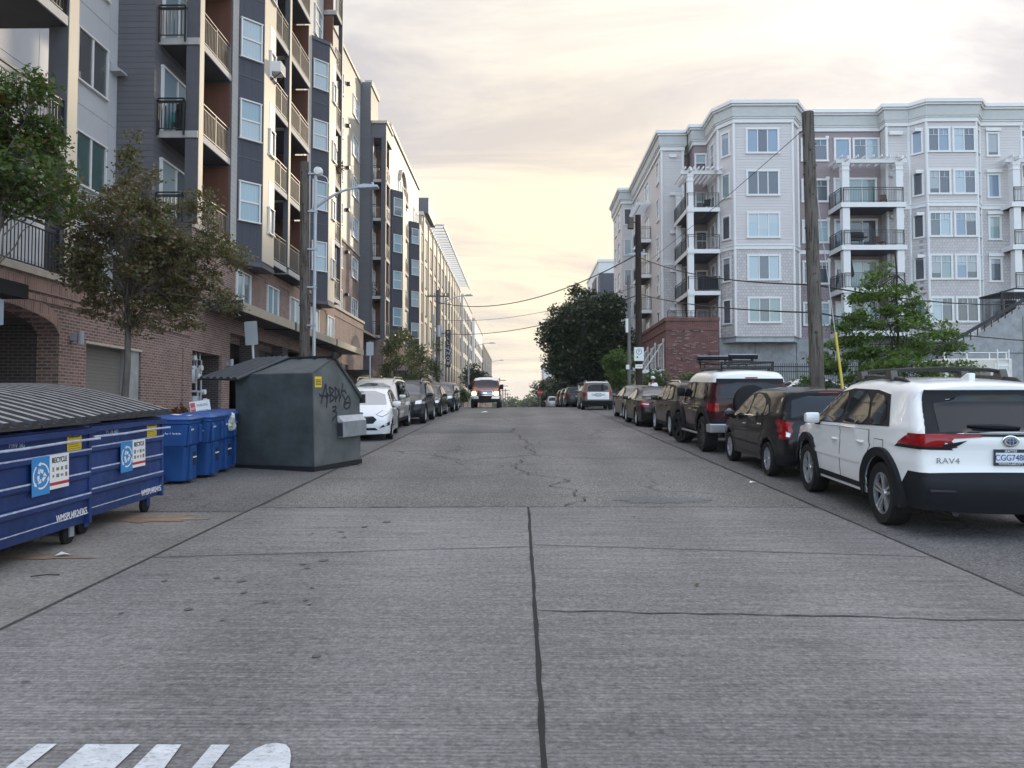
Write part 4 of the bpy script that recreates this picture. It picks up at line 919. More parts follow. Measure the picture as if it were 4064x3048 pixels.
b.build('bars', M['darkmetal'], t)
b = MB(); b.box(25.8, 31, 41.4, 43.4, 6.45, 6.53); b.bar((25.8, 41.45, 6.5), (26.6, 41.45, 6.72), .06, .1); b.bar((26.6, 41.45, 6.72), (31, 41.45, 6.6), .06, .1); b.build('roof', M['darkmetal'], t)
b = MB(); b.box(26.1, 26.7, 41.55, 41.6, 4.9, 6.1); b.build('panel', M['plastic'], t)
b = MB(); [b.bar((x, 41.5, 3.4), (x, 41.5, 6.5), .08, .08) for x in (25.9, 27.4, 29)]; [b.bar((25.9, 41.52, q), (31, 41.52, q), .02, .02) for q in np.arange(4.4, 6.4, .16)]; b.bar((25.9, 41.5, 4.2), (30, 41.5, 4.2), .06, .08); b.bar((25.9, 41.5, 5.5), (30, 41.5, 5.5), .04, .04); b.build('frame', M['darkmetal'], t)
# iron fence in front of the concrete base
t = building('iron_fence', 'black spear topped iron fence along the foot of the concrete base', 'fence', 17, 46, .2)
b = MB()
for i in range(110): x = 12.5+i*.13; b.bar((x, 46, .1), (x, 46, 3.0), .026, .026)
b.build('pickets', M['darkmetal'], t)
b = MB(); [b.bar((12.4, 46, z), (26.8, 46, z), .05, .05) for z in (.3, 2.5, 2.78)]; b.build('rails', M['darkmetal'], t)
for x in (12.4, 15.0, 17.6, 20.2, 22.8): b = MB(); b.box(x-.06, x+.06, 45.94, 46.06, 0, 3.1); b.build('post', M['darkmetal'], t)

# ------------------------------------------------------------------ trees
def leaves(name, C, size, m, parent, rng, droop=0.3, aspect=.62):
    """C: n x 3 leaf places; each leaf a small folded rhombus with its own turn"""
    n = len(C); u = rng.normal(size=(n, 3)); u[:, 2] *= .6; u /= np.linalg.norm(u, axis=1)[:, None]
    r = rng.normal(size=(n, 3)); r[:, 2] += 1.2; v = np.cross(u, r); v /= np.linalg.norm(v, axis=1)[:, None] + 1e-9
    w = np.cross(u, v); s = size * rng.uniform(.5, 1.5, size=(n, 1))
    P = np.stack([C - u*s*.55, C + v*s*aspect*.5 + w*s*.08, C + u*s*.55, C - v*s*aspect*.5 + w*s*.08], 1).reshape(-1, 3)
    me = bpy.data.meshes.new(name); me.vertices.add(4*n); me.vertices.foreach_set('co', P.astype(np.float32).ravel())
    me.loops.add(4*n); me.loops.foreach_set('vertex_index', np.arange(4*n, dtype=np.int32))
    me.polygons.add(n); me.polygons.foreach_set('loop_start', np.arange(0, 4*n, 4, dtype=np.int32))
    try: me.polygons.foreach_set('loop_total', np.full(n, 4, dtype=np.int32))
    except Exception: pass
    me.update(calc_edges=True); me.validate(); me.materials.append(m)
    return link(name, me, parent)
def clump_points(clumps, n, rng, hollow=.5, twig=0):
    vol = np.array([c[1][0]*c[1][1]*c[1][2]*(c[2] if len(c) > 2 else 1) for c in clumps]); k = rng.choice(len(clumps), n, p=vol/vol.sum())
    d = rng.normal(size=(n, 3)); d /= np.linalg.norm(d, axis=1)[:, None]
    rad = (hollow + (1-hollow)*rng.random(n))**(1/2) * rng.uniform(.75, 1.12, n)
    c0 = np.array([c[0] for c in clumps])[k];
    if twig:                                  # gather the leaves on twigs
        m = max(1, n//11); tw = rng.integers(0, m, n); jit = rng.normal(size=(n, 3))*twig*np.array([1, 1, .55])
        rr0 = np.array([c[1] for c in clumps]); kt = k[:m]; ct = np.array([c[0] for c in clumps])[kt] + d[:m]*rad[:m, None]*rr0[kt]
        return ct[tw] + jit
    rr = np.array([c[1] for c in clumps])[k]
    return c0 + d*rad[:, None]*rr
M['bark'] = mat('grey_bark', (.13, .115, .10), .9, var=.35, vscale=9, bump=.5, bscale=30, stretch=(1, 1, .3))
M['darkbark'] = mat('dark_bark', (.05, .042, .036), .9, var=.3, vscale=9, bump=.5, bscale=30)
def limb(b, p, q, r0, r1, rg, n=6):
    p, q = Vector(p), Vector(q); pts = []
    for i in range(n+1):
        t = i/n; a = p.lerp(q, t); w = (q-p).length*.05*sin(pi*t)
        pts.append(a + Vector((rg.uniform(-w, w), rg.uniform(-w, w), w*1.5)))
    b.tube(pts, [r0 + (r1-r0)*i/n for i in range(n+1)], 7)
def tree(label, x, y, z, trunk, clumps, nleaf, lsize, lm, bark='bark', r=.09, seed=1, cat='tree', name='street_tree', group=None, hollow=.5, lean=(0, 0), fork=.55, twigs=True):
    """clumps are relative to the foot"""
    rng = np.random.default_rng(seed); rg = random.Random(seed)
    t = thing(name, label, cat, (x, y, z), 0, group)
    b = MB(); top = Vector((lean[0], lean[1], trunk))
    pts = [Vector((lean[0]*s**1.5 + rg.uniform(-.03, .03), lean[1]*s**1.5 + rg.uniform(-.03, .03), trunk*s)) for s in np.linspace(0, 1, 9)]
    pts[0] = Vector((0, 0, -.15)); b.tube(pts, [r*(1.35 if i == 0 else 1.0-.55*i/8) for i in range(9)], 10)
    for c in clumps:
        s = rg.uniform(fork, .97); a = pts[min(8, int(s*8))]
        limb(b, a, Vector(c[0])*.97 + a*.03, r*.30*(1.1-s*.5), r*.06, rg)
        if twigs:
            for _ in range(3):
                e = Vector(c[0]) + Vector((rg.uniform(-1, 1)*c[1][0], rg.uniform(-1, 1)*c[1][1], rg.uniform(-.8, 1)*c[1][2]))*.85
                limb(b, Vector(c[0])*.8 + a*.2, e, r*.13, r*.04, rg, 4)
    b.build('trunk', M[bark], t, smooth=True)
    leaves('crown', clump_points(clumps, nleaf, rng, hollow, lsize*1.05), lsize, lm, t, rng)
    return t
def crown(cx, cy, cz, rx, ry, rz, n, seed, s=(.28, .5), low=-.9, flat=.75):
    rg = random.Random(seed); o = []
    for i in range(n):
        while True:
            v = Vector((rg.uniform(-1, 1), rg.uniform(-1, 1), rg.uniform(low, 1)))
            if .15 < v.length < 1: break
        k = rg.uniform(*s)*min(rx, ry, rz)
        o.append(((cx+v.x*(rx-k*.7), cy+v.y*(ry-k*.7), cz+v.z*(rz-k*.6)), (k, k, k*flat)))
    return o
LG = leaf_mat('mid_green_leaves', [(.045, .080, .020), (.075, .125, .032), (.115, .155, .048), (.065, .11, .035), (.16, .10, .045)])
LR = leaf_mat('bronze_green_leaves', [(.085, .095, .040), (.14, .125, .065), (.19, .10, .068), (.105, .115, .05), (.18, .16, .075), (.07, .085, .035)])
LD = leaf_mat('dark_green_leaves', [(.016, .030, .010), (.027, .048, .015), (.045, .070, .022)], .25)
LB = leaf_mat('bright_green_leaves', [(.035, .080, .016), (.065, .125, .026), (.115, .175, .042), (.055, .105, .024), (.165, .20, .06)], .45)
LO = leaf_mat('olive_green_leaves', [(.055, .075, .028), (.085, .10, .04), (.125, .12, .055)])
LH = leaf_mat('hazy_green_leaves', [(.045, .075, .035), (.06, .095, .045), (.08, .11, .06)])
X, Y = -7.9, 11.3
tree('leafy green street tree before the cream wall with black balcony rails', X, Y, zg(Y)+.1, 4.2,
     crown(-.1, .2, 5.0, 1.15, 1.3, 1.4, 30, 4, (.22, .42)) + [((.35, .3, 6.1), (.35, .4, .3)), ((.75, .2, 4.7), (.4, .4, .28))], 17500, .078, LG, seed=4, r=.075, hollow=.35, fork=.85)
X, Y = -8.05, 15.6
tree('bronze and green leaved street tree in front of the garage door behind the blue dumpsters', X, Y, zg(Y)+.1, 5.2,
     crown(.35, 0, 4.25, 1.65, 1.5, 1.7, 44, 7, (.18, .33), low=-.85) + [((-.1, 0, 6.0), (.34, .35, .42)), ((.05, 0, 6.5), (.16, .2, .3)), ((-.95, 0, 5.2), (.35, .4, .3)), ((2.0, 0, 3.2), (.45, .4, .28)), ((-.7, .1, 3.1), (.42, .4, .26)), ((2.1, .2, 4.2), (.4, .4, .3)), ((1.5, 0, 5.3), (.4, .4, .28)), ((.15, .1, 2.75), (.5, .45, .3)), ((1.2, -.1, 2.85), (.5, .4, .28)), ((-.35, -.1, 3.3), (.45, .4, .3)), ((.6, .2, 3.2), (.5, .5, .35))], 27000, .07, LR, seed=9, r=.08, hollow=.25, fork=.5)
for i, (x, y, h, lb) in enumerate([(-7.6, 47, 4.4, 'thin young tree with upright sparse branches by the dark entrance canopy'), (-7.5, 51.5, 4.9, 'sparse olive young tree with several bare stems past the entrance canopy'), (-7.3, 57, 4.5, 'sparse young tree standing by the grey utility pole with a transformer')]):
    tree(lb, x, y, zg(y)+.1, h*.8, [((random.Random(i*50+k).uniform(-1.1, 1.1), random.Random(i*50+k+9).uniform(-.9, .9), h*(.3+.07*k)), (.40, .40, .6)) for k in range(11)], 3600, .125, LO, r=.06, seed=20+i, hollow=.2, fork=.15, group='young trees along the pavement by the second block')
for i, (x, y, h, lb, m) in enumerate([(-7.4, 122, 8.5, 'dark leafy street tree far up by the brown grey block', LD), (-7.2, 136, 8.0, 'dark leafy street tree by the white block end wall', LD), (-7.2, 78, 2.6, 'small green tree behind the parked cars near the red van', LG), (-6.9, 92, 2.6, 'small bushy green tree right beside the red van', LG)]):
    tree(lb, x, y, zg(y), h*.6, crown(0, 0, h*.62, h*.3, h*.3, h*.36, 14, 30+i, (.35, .55)), 2200, .3 if h > 4 else .18, m, r=.09, seed=40+i)
tree('huge dense dark green tree with a rounded crown over the parked cars', 7.4, 71, zg(71), 6.5,
     crown(-1.25, 0, 6.1, 4.75, 4.4, 5.4, 95, 51, (.17, .30), low=-.75) + [((-1.25, 0, 6.0), (3.7, 3.4, 4.3)), ((-1.6, 0, 4.0), (3.6, 3.0, 1.7))], 56000, .25, LD, 'darkbark', r=.42, seed=51, hollow=.62, name='broad_tree', twigs=False)
for i, (x, y, h, w, lb, m) in enumerate([(7.6, 118, 6.8, 4.2, 'round green tree half hidden by the huge dark tree', LD), (5.6, 140, 7.2, 4.0, 'darker green tree on the verge past the huge dark tree', LD), (7.8, 165, 8.0, 5.0, 'green tree at the road edge beyond the dark verge tree', LG)]):
    tree(lb, x, y, zg(y)-.5, h*.5, crown(0, 0, h*.52, w, w, h*.5, 26, 60+i, (.3, .5), low=-.9), 5200, .38, m, 'darkbark', r=.2, seed=61+i, name='broad_tree', twigs=False)
for i, (x, y, h, w, lb) in enumerate([(-4, 330, 10, 8, 'pale hazy tree at the end of the street straight ahead'), (5, 300, 10, 8, 'pale hazy tree on the far slope beside the dark trees'), (14, 345, 15, 12, 'pale hazy tree tallest on the far slope'), (-16, 360, 12, 12, 'pale hazy tree behind the far poles')]):
    tree(lb, x, y, zg(y)-1, h*.6, crown(0, 0, h*.6, w, w, h*.45, 18, 80+i, (.35, .6)), 2200, 1.0, LH, 'darkbark', r=.3, seed=81+i, name='broad_tree', twigs=False)
# layered green tree behind the white suv
cl = []; rg = random.Random(12)
for k in range(12):
    s = k/11; rad = (1-s)**.85*2.85+.22; zz = .65 + s*4.25
    nb = 11 if s < .5 else 8 if s < .85 else 3
    for j in range(nb):
        a = 2*pi*j/nb + k*.8 + rg.uniform(-.35, .35); rr = rad*rg.uniform(.5, 1.0)
        cl.append(((rr*cos(a) - .09*zz, rr*sin(a), zz+rg.uniform(-.16, .16)-.1*rr), (.24+.15*rad*.6, .24+.15*rad*.6, .13)))
tree('bright green layered tree with a pointed top behind the white suv', 10.75, 22, -.75, 5.4, cl, 27000, .10, LB, 'darkbark', r=.05, seed=13, name='layered_tree', fork=.1, hollow=.25, twigs=False)
def shrub(label, x, y, z, rx, ry, rz, n, ls, m, seed, name='shrub', cat='shrub', group=None):
    rng = np.random.default_rng(seed); t = thing(name, label, cat, (x, y, z), 0, group)
    b = MB(); rg = random.Random(seed)
    for i in range(6): limb(b, (rg.uniform(-.2, .2)*rx, 0, -.1), (rg.uniform(-.7, .7)*rx, rg.uniform(-.7, .7)*ry, rz*1.1), .035, .01, rg)
    b.build('stem', M['darkbark'], t)
    leaves('foliage', clump_points(crown(0, 0, rz, rx, ry, rz, 14, seed, (.35, .6)), n, rng, .4, ls*1.1), ls, m, t, rng)
    return t
tree('round headed green small tree by the thin grey pole', 7.0, 54.5, zg(54), 2.4, crown(.1, 0, 2.6, 1.45, 1.4, 1.75, 24, 90, (.28, .5)), 4200, .2, LB, 'darkbark', r=.08, seed=91, name='small_tree', twigs=False)
shrub('green shrub growing at the foot of the dark utility pole', 8.9, 50, zg(50), 1.0, 1.0, 1.3, 1900, .18, LG, 92)
shrub('dark clipped shrub against the red brick wall by the house number', 11.5, 50.5, zg(50), 1.2, .8, 1.35, 2400, .17, LG, 93)
shrub('dark green shrub under the iron fence beside the leaning pole', 11.2, 30, zg(30), .9, .8, .75, 1500, .14, LG, 94)
shrub('reddish dry shrub against the brick pier behind the blue carts', -9.7, 22.0, zg(22)+.1, .5, 1.3, .42, 1300, .09, leaf_mat('russet_leaves', [(.10, .04, .025), (.16, .06, .035), (.07, .05, .025)]), 95)
# ------------------------------------------------------------------ poles, lamps, wires, signs
M['polewood'] = mat('weathered_pole_wood', (.10, .085, .074), .95, var=.5, vscale=7, bump=.7, bscale=22, stretch=(1, 1, .12))
M['darkpole'] = mat('tarred_pole_wood', (.035, .026, .022), .95, var=.4, vscale=6, bump=.6, bscale=20, stretch=(1, 1, .15))
M['greypole'] = mat('grey_pole_wood', (.17, .16, .155), .9, var=.3, vscale=6, bump=.5, bscale=20, stretch=(1, 1, .15))
M['galv'] = mat('galvanised', (.42, .45, .49), .45, .4, var=.1)
def polemat(name, col, dark):
    m = mat(name, col, .95, var=.35, vscale=2.2, bump=.6, bscale=14, stretch=(1, 1, .35)); t = m.node_tree; p = t.nodes['Principled BSDF']; src = p.inputs['Base Color'].links[0].from_socket
    c = nd(t, 'ShaderNodeTexCoord'); mp_ = nd(t, 'ShaderNodeMapping'); mp_.inputs[3].default_value = (1, 1, .06); t.links.new(c.outputs['Object'], mp_.inputs[0])
    n = nd(t, 'ShaderNodeTexNoise', i_Scale=26.0, i_Detail=5.0, i_Roughness=.7); t.links.new(mp_.outputs[0], n.inputs[0])
    o = mixc(t, mth(t, 'MULTIPLY', ramp(t, n.outputs[0], (.50, 0.0), (.60, 1.0)), .8), src, dark)
    k = nd(t, 'ShaderNodeTexVoronoi', i_Scale=3.0); t.links.new(c.outputs['Object'], k.inputs[0]); o = mixc(t, ramp(t, k.outputs['Distance'], (.08, .85), (.16, 0.0)), o, dark)
    t.links.new(o, p.inputs['Base Color']); return m
M['polewood'] = polemat('checked_pole_wood', (.125, .108, .094), (.03, .024, .02))
def pole(label, x, y, ztop, r, m, lean=(0, 0), extra=None, name='utility_pole', group=None):
    zb = zg(y); t = thing(name, label, 'utility pole', (x, y, zb), 0, group); H = ztop - zb
    b = MB(); b.tube([(lean[0]*s, lean[1]*s, -.2+(H+.2)*s) for s in np.linspace(0, 1, 8)], [r*(1.0-.22*s) for s in np.linspace(0, 1, 8)], 14)
    p = b.build('shaft', M[m], t, smooth=True)
    rg = random.Random(int(x*10)); b = MB()
    for i in range(26):
        h = rg.uniform(.8, H-.2); a = rg.uniform(0, 2*pi); rr = r*(1-.22*h/H); c = Vector((lean[0]*h/H + rr*cos(a), lean[1]*h/H + rr*sin(a), h)); d = Vector((cos(a), sin(a), 0))
        b.tube([c - d*.02, c + d*.02], .014 + .012*rg.random(), 6)
    b.build('spike', M['darkmetal'], t)
    if extra: extra(t, H)
    return t
def cobra(t, H, z, reach, dirx=1, dy=0, yo=0, head=.62):
    b = MB(); pts = []
    for i in range(9):
        s = i/8; pts.append((.1*dirx + dirx*(reach)*s, yo+dy*s, z + .75*sin(s*pi/2)))
    b.tube(pts, [.045-.012*i/8 for i in range(9)], 8); a = b.build('lamp_arm', M['galv'], t, smooth=True)
    ex, ey, ez = pts[-1]; b = MB()
    b.prism([(ex-.05*dirx, ez-.05), (ex+head*dirx, ez-.02), (ex+(head-.03)*dirx, ez+.06), (ex+.15*dirx, ez+.10), (ex-.05*dirx, ez+.05)], ey-.13, ey+.13, 'y'); b.box(ex+.38*dirx, ex+.46*dirx, ey-.04, ey+.04, ez+.08, ez+.17)
    b.build('lamp_head', M['galv'], t, bevel=.02)
def ex1(t, H):
    b = MB(); b.tube([(.27, -.05, 0), (.27, -.05, H-.25)], .055, 8)
    for z in np.arange(1.0, H-.3, 1.2): b.box(.05, .33, -.12, .02, z, z+.05)
    b.build('conduit', M['galv'], t, smooth=True)
    b = MB(); b.lathe([(0, -.16), (.12, -.14), (.15, 0), (.11, .12), (0, .16)], (.36, -.05, H-.32), 'y', 12); b.tube([(.42, -.05, H-.4), (.62, -.05, H-.5), (.7, -.05, H-.72)], .012, 5); b.build('floodlight', M['mark'], t, smooth=True)
    cobra(t, H, 7.05, 1.55)
pole('weathered wooden pole with conduit and curved lamp arm behind the grey dumpster', -6.75, 24, 7.95, .175, 'polewood', (-.1, 0), ex1)
pole('thick weathered leaning wooden pole between the dark hatchback and the layered tree', 7.72, 20, 7.9, .19, 'polewood', (-.18, 0))
def ex2(t, H):
    b = MB(); b.box(-.55, -.25, -.15, .15, H-.75, H-.15); b.bar((-.3, 0, H-.4), (0, 0, H-.4), .06, .06); b.build('cutout_box', M['polewood'], t)
    b = MB(); [b.lathe([(0, 0), (.07, .02), (.05, .1), (.07, .18), (0, .22)], (s*.3, 0, H-2.1), n=8) for s in (-1, 1)]; b.bar((-.5, 0, H-2.15), (.5, 0, H-2.15), .08, .08); b.build('insulator', M['galv'], t)
pole('dark tarred utility pole standing before the corner of the pale block', 6.45, 42, 10.9, .2, 'darkpole', (0, 0), ex2)
def ex3(t, H):
    b = MB(); b.cbox((-.15, -.12, 5.4), (.16, .14, .9)); b.cbox((-.12, -.12, 2.7), (.2, .16, .3)); b.build('junction_box', M['mark'], t)
pole('thin grey pole carrying small white boxes, next to the dark tarred pole', 7.05, 50, 9.0, .13, 'greypole', (0, 0), ex3)
def ex4(t, H):
    b = MB(); b.lathe([(0, -.5), (.24, -.45), (.24, .45), (0, .5)], (.1, -.35, H-3.4), 'z', 12); b.build('transformer', M['galv'], t, smooth=True)
    b = MB(); b.bar((-.9, 0, H-.5), (.9, 0, H-.5), .1, .12); [b.lathe([(0, 0), (.06, .02), (.04, .1), (.06, .18), (0, .22)], (x, 0, H-.44), n=8) for x in (-.8, -.3, .5, .8)]; b.build('crossarm', M['greypole'], t)
    b = MB(); b.tube([(-.32, -.1, 0), (-.32, -.1, H-2)], .06, 8); b.tube([(.34, -.1, 0), (.34, -.1, 6.2)], .05, 8)
    b.tube([(.4, -.1, 4.9), (1.0, -.1, 4.6), (1.15, -.1, 4.1), (.9, -.1, 3.5)], .03, 6); b.build('conduit', M['galv'], t)
    cobra(t, H, H-1.2, 2.1)
pole('grey utility pole with crossarm, transformer and lamp arm beside the cream block', -6.7, 62, 10.0, .19, 'greypole', (0, 0), ex4)
def ex5(t, H): cobra(t, H, H-1.0, 2.6, head=.8)
pole('slim pale lamp post with a curved arm before the white block', -6.8, 100, 9.4, .12, 'galv', (0, 0), ex5, name='lamp_post')
pole('slim pale lamp post farther up the street by the dark brown block', -6.8, 150, 10.6, .13, 'galv', (0, 0), ex5, name='lamp_post')
def exf(t, H):
    b = MB(); b.bar((-1.4, 0, H-.5), (1.4, 0, H-.5), .14, .16); b.bar((-1.1, 0, H-1.7), (1.1, 0, H-1.7), .12, .14); b.build('crossarm', M['greypole'], t)
for i, (x, y, h) in enumerate([(-4.0, 165, 7.6), (-4.2, 205, 7.8), (-4.4, 250, 8.0), (-4.6, 300, 8.0), (-4.8, 355, 7.8), (-5.0, 420, 7.4)]):
    p = pole('grey pole with two crossarms in the row receding beyond the red van', x-.6, y, h, .16, 'greypole', (0, 0), exf, group='far utility poles with crossarms')
def wire(label, pts, sag, r=.018, group='overhead wires'):
    b = MB(); q = []
    for a, c in zip(pts, pts[1:]):
        a, c = Vector(a), Vector(c); n = 18
        for i in range(n): t = i/n; p = a.lerp(c, t); q.append(p - Vector((0, 0, 4*sag*t*(1-t))))
    q.append(Vector(pts[-1])); b.tube(q, r, 5)
    o = b.build('overhead_wire', mat('wire_black', (.02, .02, .022), .6)); return tag(o, label, 'wire', group)
R1, R2, L1 = (7.6, 20), (6.45, 42), (-6.7, 62)
wire('thick sagging black cable from the dark tarred pole to the grey pole across the street', [(6.45, 42, 8.75), (-6.7, 62, 9.0)], 1.3, .03)
wire('thin wire from the dark tarred pole to the lamp arm of the grey pole', [(6.45, 42, 7.0), (-6.7, 62, 7.6)], .7, .014)
wire('lower black cable crossing the street behind the huge dark tree', [(6.45, 42, 6.5), (-6.7, 62, 6.5)], .8, .024)
wire('black cable looping from the dark tarred pole past the thick leaning pole', [(6.45, 42, 8.6), (7.65, 20, 3.35), (24, 34, 5.0)], .35, .022)
wire('lower black cable between the dark tarred pole and the thick leaning pole', [(6.45, 42, 6.55), (7.67, 20, 2.62), (26, 36, 3.3)], .2, .022)
wire('thin guy wire from the top of the thick leaning pole to the dark pole', [(7.6, 20, 7.6), (6.45, 42, 7.9)], .1, .010)
t = thing('guy_wire', 'guy wire with a yellow plastic guard leaning beside the layered tree', 'guy wire', (8.5, 20, zg(20)))
b = MB(); b.tube([(0, 0, 0), (-.85, 0, 6.6-zg(20))], .012, 6); b.build('cable', M['galv'], t)
b = MB(); b.tube([(0, 0, .05), (-.33, 0, 2.95)], .035, 8); b.build('guard', mat('guard_yellow', (.60, .47, .07), .5), t)
def sign_post(label, x, y, h, plates, lean=0.0, name='street_sign'):
    t = thing(name, label, 'sign', (x, y, zg(y)+.1), (0, lean, 0))
    b = MB(); b.tube([(0, 0, -.1), (0, 0, h)], .03, 8); b.build('post', M['galv'], t)
    return t
def plate(t, w, h, z, m, y=-.045, nm='sign_plate', r=.03):
    b = MB(); n = 5; pts = []
    for cx, cz, a0 in ((w/2-r, h/2-r, 0), (-w/2+r, h/2-r, 90), (-w/2+r, -h/2+r, 180), (w/2-r, -h/2+r, 270)):
        pts += [(cx+r*cos(R(a0+90*i/n)), z+cz+r*sin(R(a0+90*i/n))) for i in range(n+1)]
    b.prism(pts, y, y+.006, 'y'); return b.build(nm, m, t)
sb = mat('sign_back', (.40, .43, .46), .45, .4)
t = sign_post('leaning street sign seen from its blank grey back, over the lid of the grey dumpster', -6.15, 18, 3.0, None, -.07); plate(t, .30, .56, 2.72, sb, -.05)
t = sign_post('street sign seen from its pale grey back, above the silver suv', -6.2, 31.5, 3.2, None); plate(t, .30, .55, 2.9, sb, -.05)
t = sign_post('white and green parking sign with a smaller plate on the dark tarred pole', 6.4, 41.7, .02, None, name='parking_sign')
gi = mat('sign_green', (.02, .16, .11), .5)
p = plate(t, .52, .74, 3.05, M['mark'], -.1); plate(t, .40, .22, 2.38, M['mark'], -.1)
b = MB()
for k in range(24): a0, a1 = 2*pi*k/24, 2*pi*(k+1)/24; b.add([(r*cos(a), -.104, 3.18+r*sin(a)) for r, a in ((.13, a0), (.16, a0), (.16, a1), (.13, a1))], [(0, 1, 2, 3)])
b.build('ring', gi, t); text('P', .2, gi, t, (0, -.104, 3.18), (R(90), 0, 0)); text('ZONE', .1, gi, t, (0, -.104, 2.38), (R(90), 0, 0))
b = MB(); b.prism([(-.17, 2.88), (-.05, 2.95), (-.05, 2.81)], -.104, -.102, 'y'); b.build('arrow', gi, t)
t = sign_post('small white house number plate on a dark green board by the clipped shrub', 13.2, 49, .5, None, name='number_sign')
plate(t, 1.2, 2.0, 1.0, mat('green_board', (.01, .035, .028), .6), -.04); plate(t, .62, .34, 1.95, M['mark'], -.05); text('1525', .2, M['platedark'], t, (0, -.056, 1.95), (R(90), 0, 0))
t = sign_post('red stop sign on a post at the far corner before the green trees', 2.4, 96, 1.9, None, name='stop_sign')
b = MB(); b.prism([(.38*cos(R(22.5+45*k)), 2.05+.38*sin(R(22.5+45*k))) for k in range(8)], -.06, -.05, 'y'); b.build('sign_plate', mat('stop_red', (.45, .02, .03), .5), t); text('STOP', .25, M['mark'], t, (0, -.064, 2.05), (R(90), 0, 0))

# ------------------------------------------------------------------ dumpsters and carts
M['dblue'] = worn('dumpster_blue', (.013, .036, .145), .42, (.10, .13, .26), amt=.35)
M['dblue2'] = worn('dumpster_blue_worn', (.018, .046, .165), .48, (.20, .24, .36), amt=.8, bump=.45)
M['scuff'] = mat('scuffed_edge', (.42, .46, .58), .6, var=.3, vscale=18)
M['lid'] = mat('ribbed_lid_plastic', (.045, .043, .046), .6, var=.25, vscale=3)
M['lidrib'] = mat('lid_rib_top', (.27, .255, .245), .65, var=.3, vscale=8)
M['yellow'] = mat('sticker_yellow', (.72, .52, .03), .5, var=.06)
M['stkblue'] = mat('sticker_blue', (.04, .24, .55), .45)
M['stkred'] = mat('sticker_red', (.45, .03, .04), .5)
M['ink'] = mat('ink_dark', (.03, .03, .04), .6)
def quadplate(name, c, w, h, m, parent, off):
    """upright sheet facing local +x"""
    b = MB(); b.box(off, off+.003, c[0]-w/2, c[0]+w/2, c[1]-h/2, c[1]+h/2); return b.build(name, m, parent)
def recycle_mark(parent, cy, cz, r, off):
    b = MB()
    for k in range(3):
        for j in range(10):
            a0, a1 = R(120*k+8+8.6*j), R(120*k+8+8.6*(j+1))
            b.add([(off, cy+q*cos(a), cz+q*sin(a)) for q, a in ((r*.86, a0), (r, a0), (r, a1), (r*.86, a1))], [(0, 1, 2, 3)])
        a = R(120*k+94); d = R(120*k+116)
        b.add([(off, cy+r*.76*cos(a), cz+r*.76*sin(a)), (off, cy+r*1.1*cos(a), cz+r*1.1*sin(a)), (off, cy+r*.93*cos(d), cz+r*.93*sin(d))], [(0, 1, 2)])
        A0 = R(90+120*k)                         # folded arrows of the inner triangle
        def P(rad, ang): return (off, cy+r*rad*cos(A0+R(ang)), cz+r*rad*sin(A0+R(ang)))
        b.add([P(.52, -32), P(.26, -55), P(.30, 20), P(.60, 18)], [(0, 1, 2, 3)]); b.add([P(.20, 40), P(.72, 22), P(.50, 62)], [(0, 1, 2)])
    return b.build('recycle_mark', M['mark'], parent)
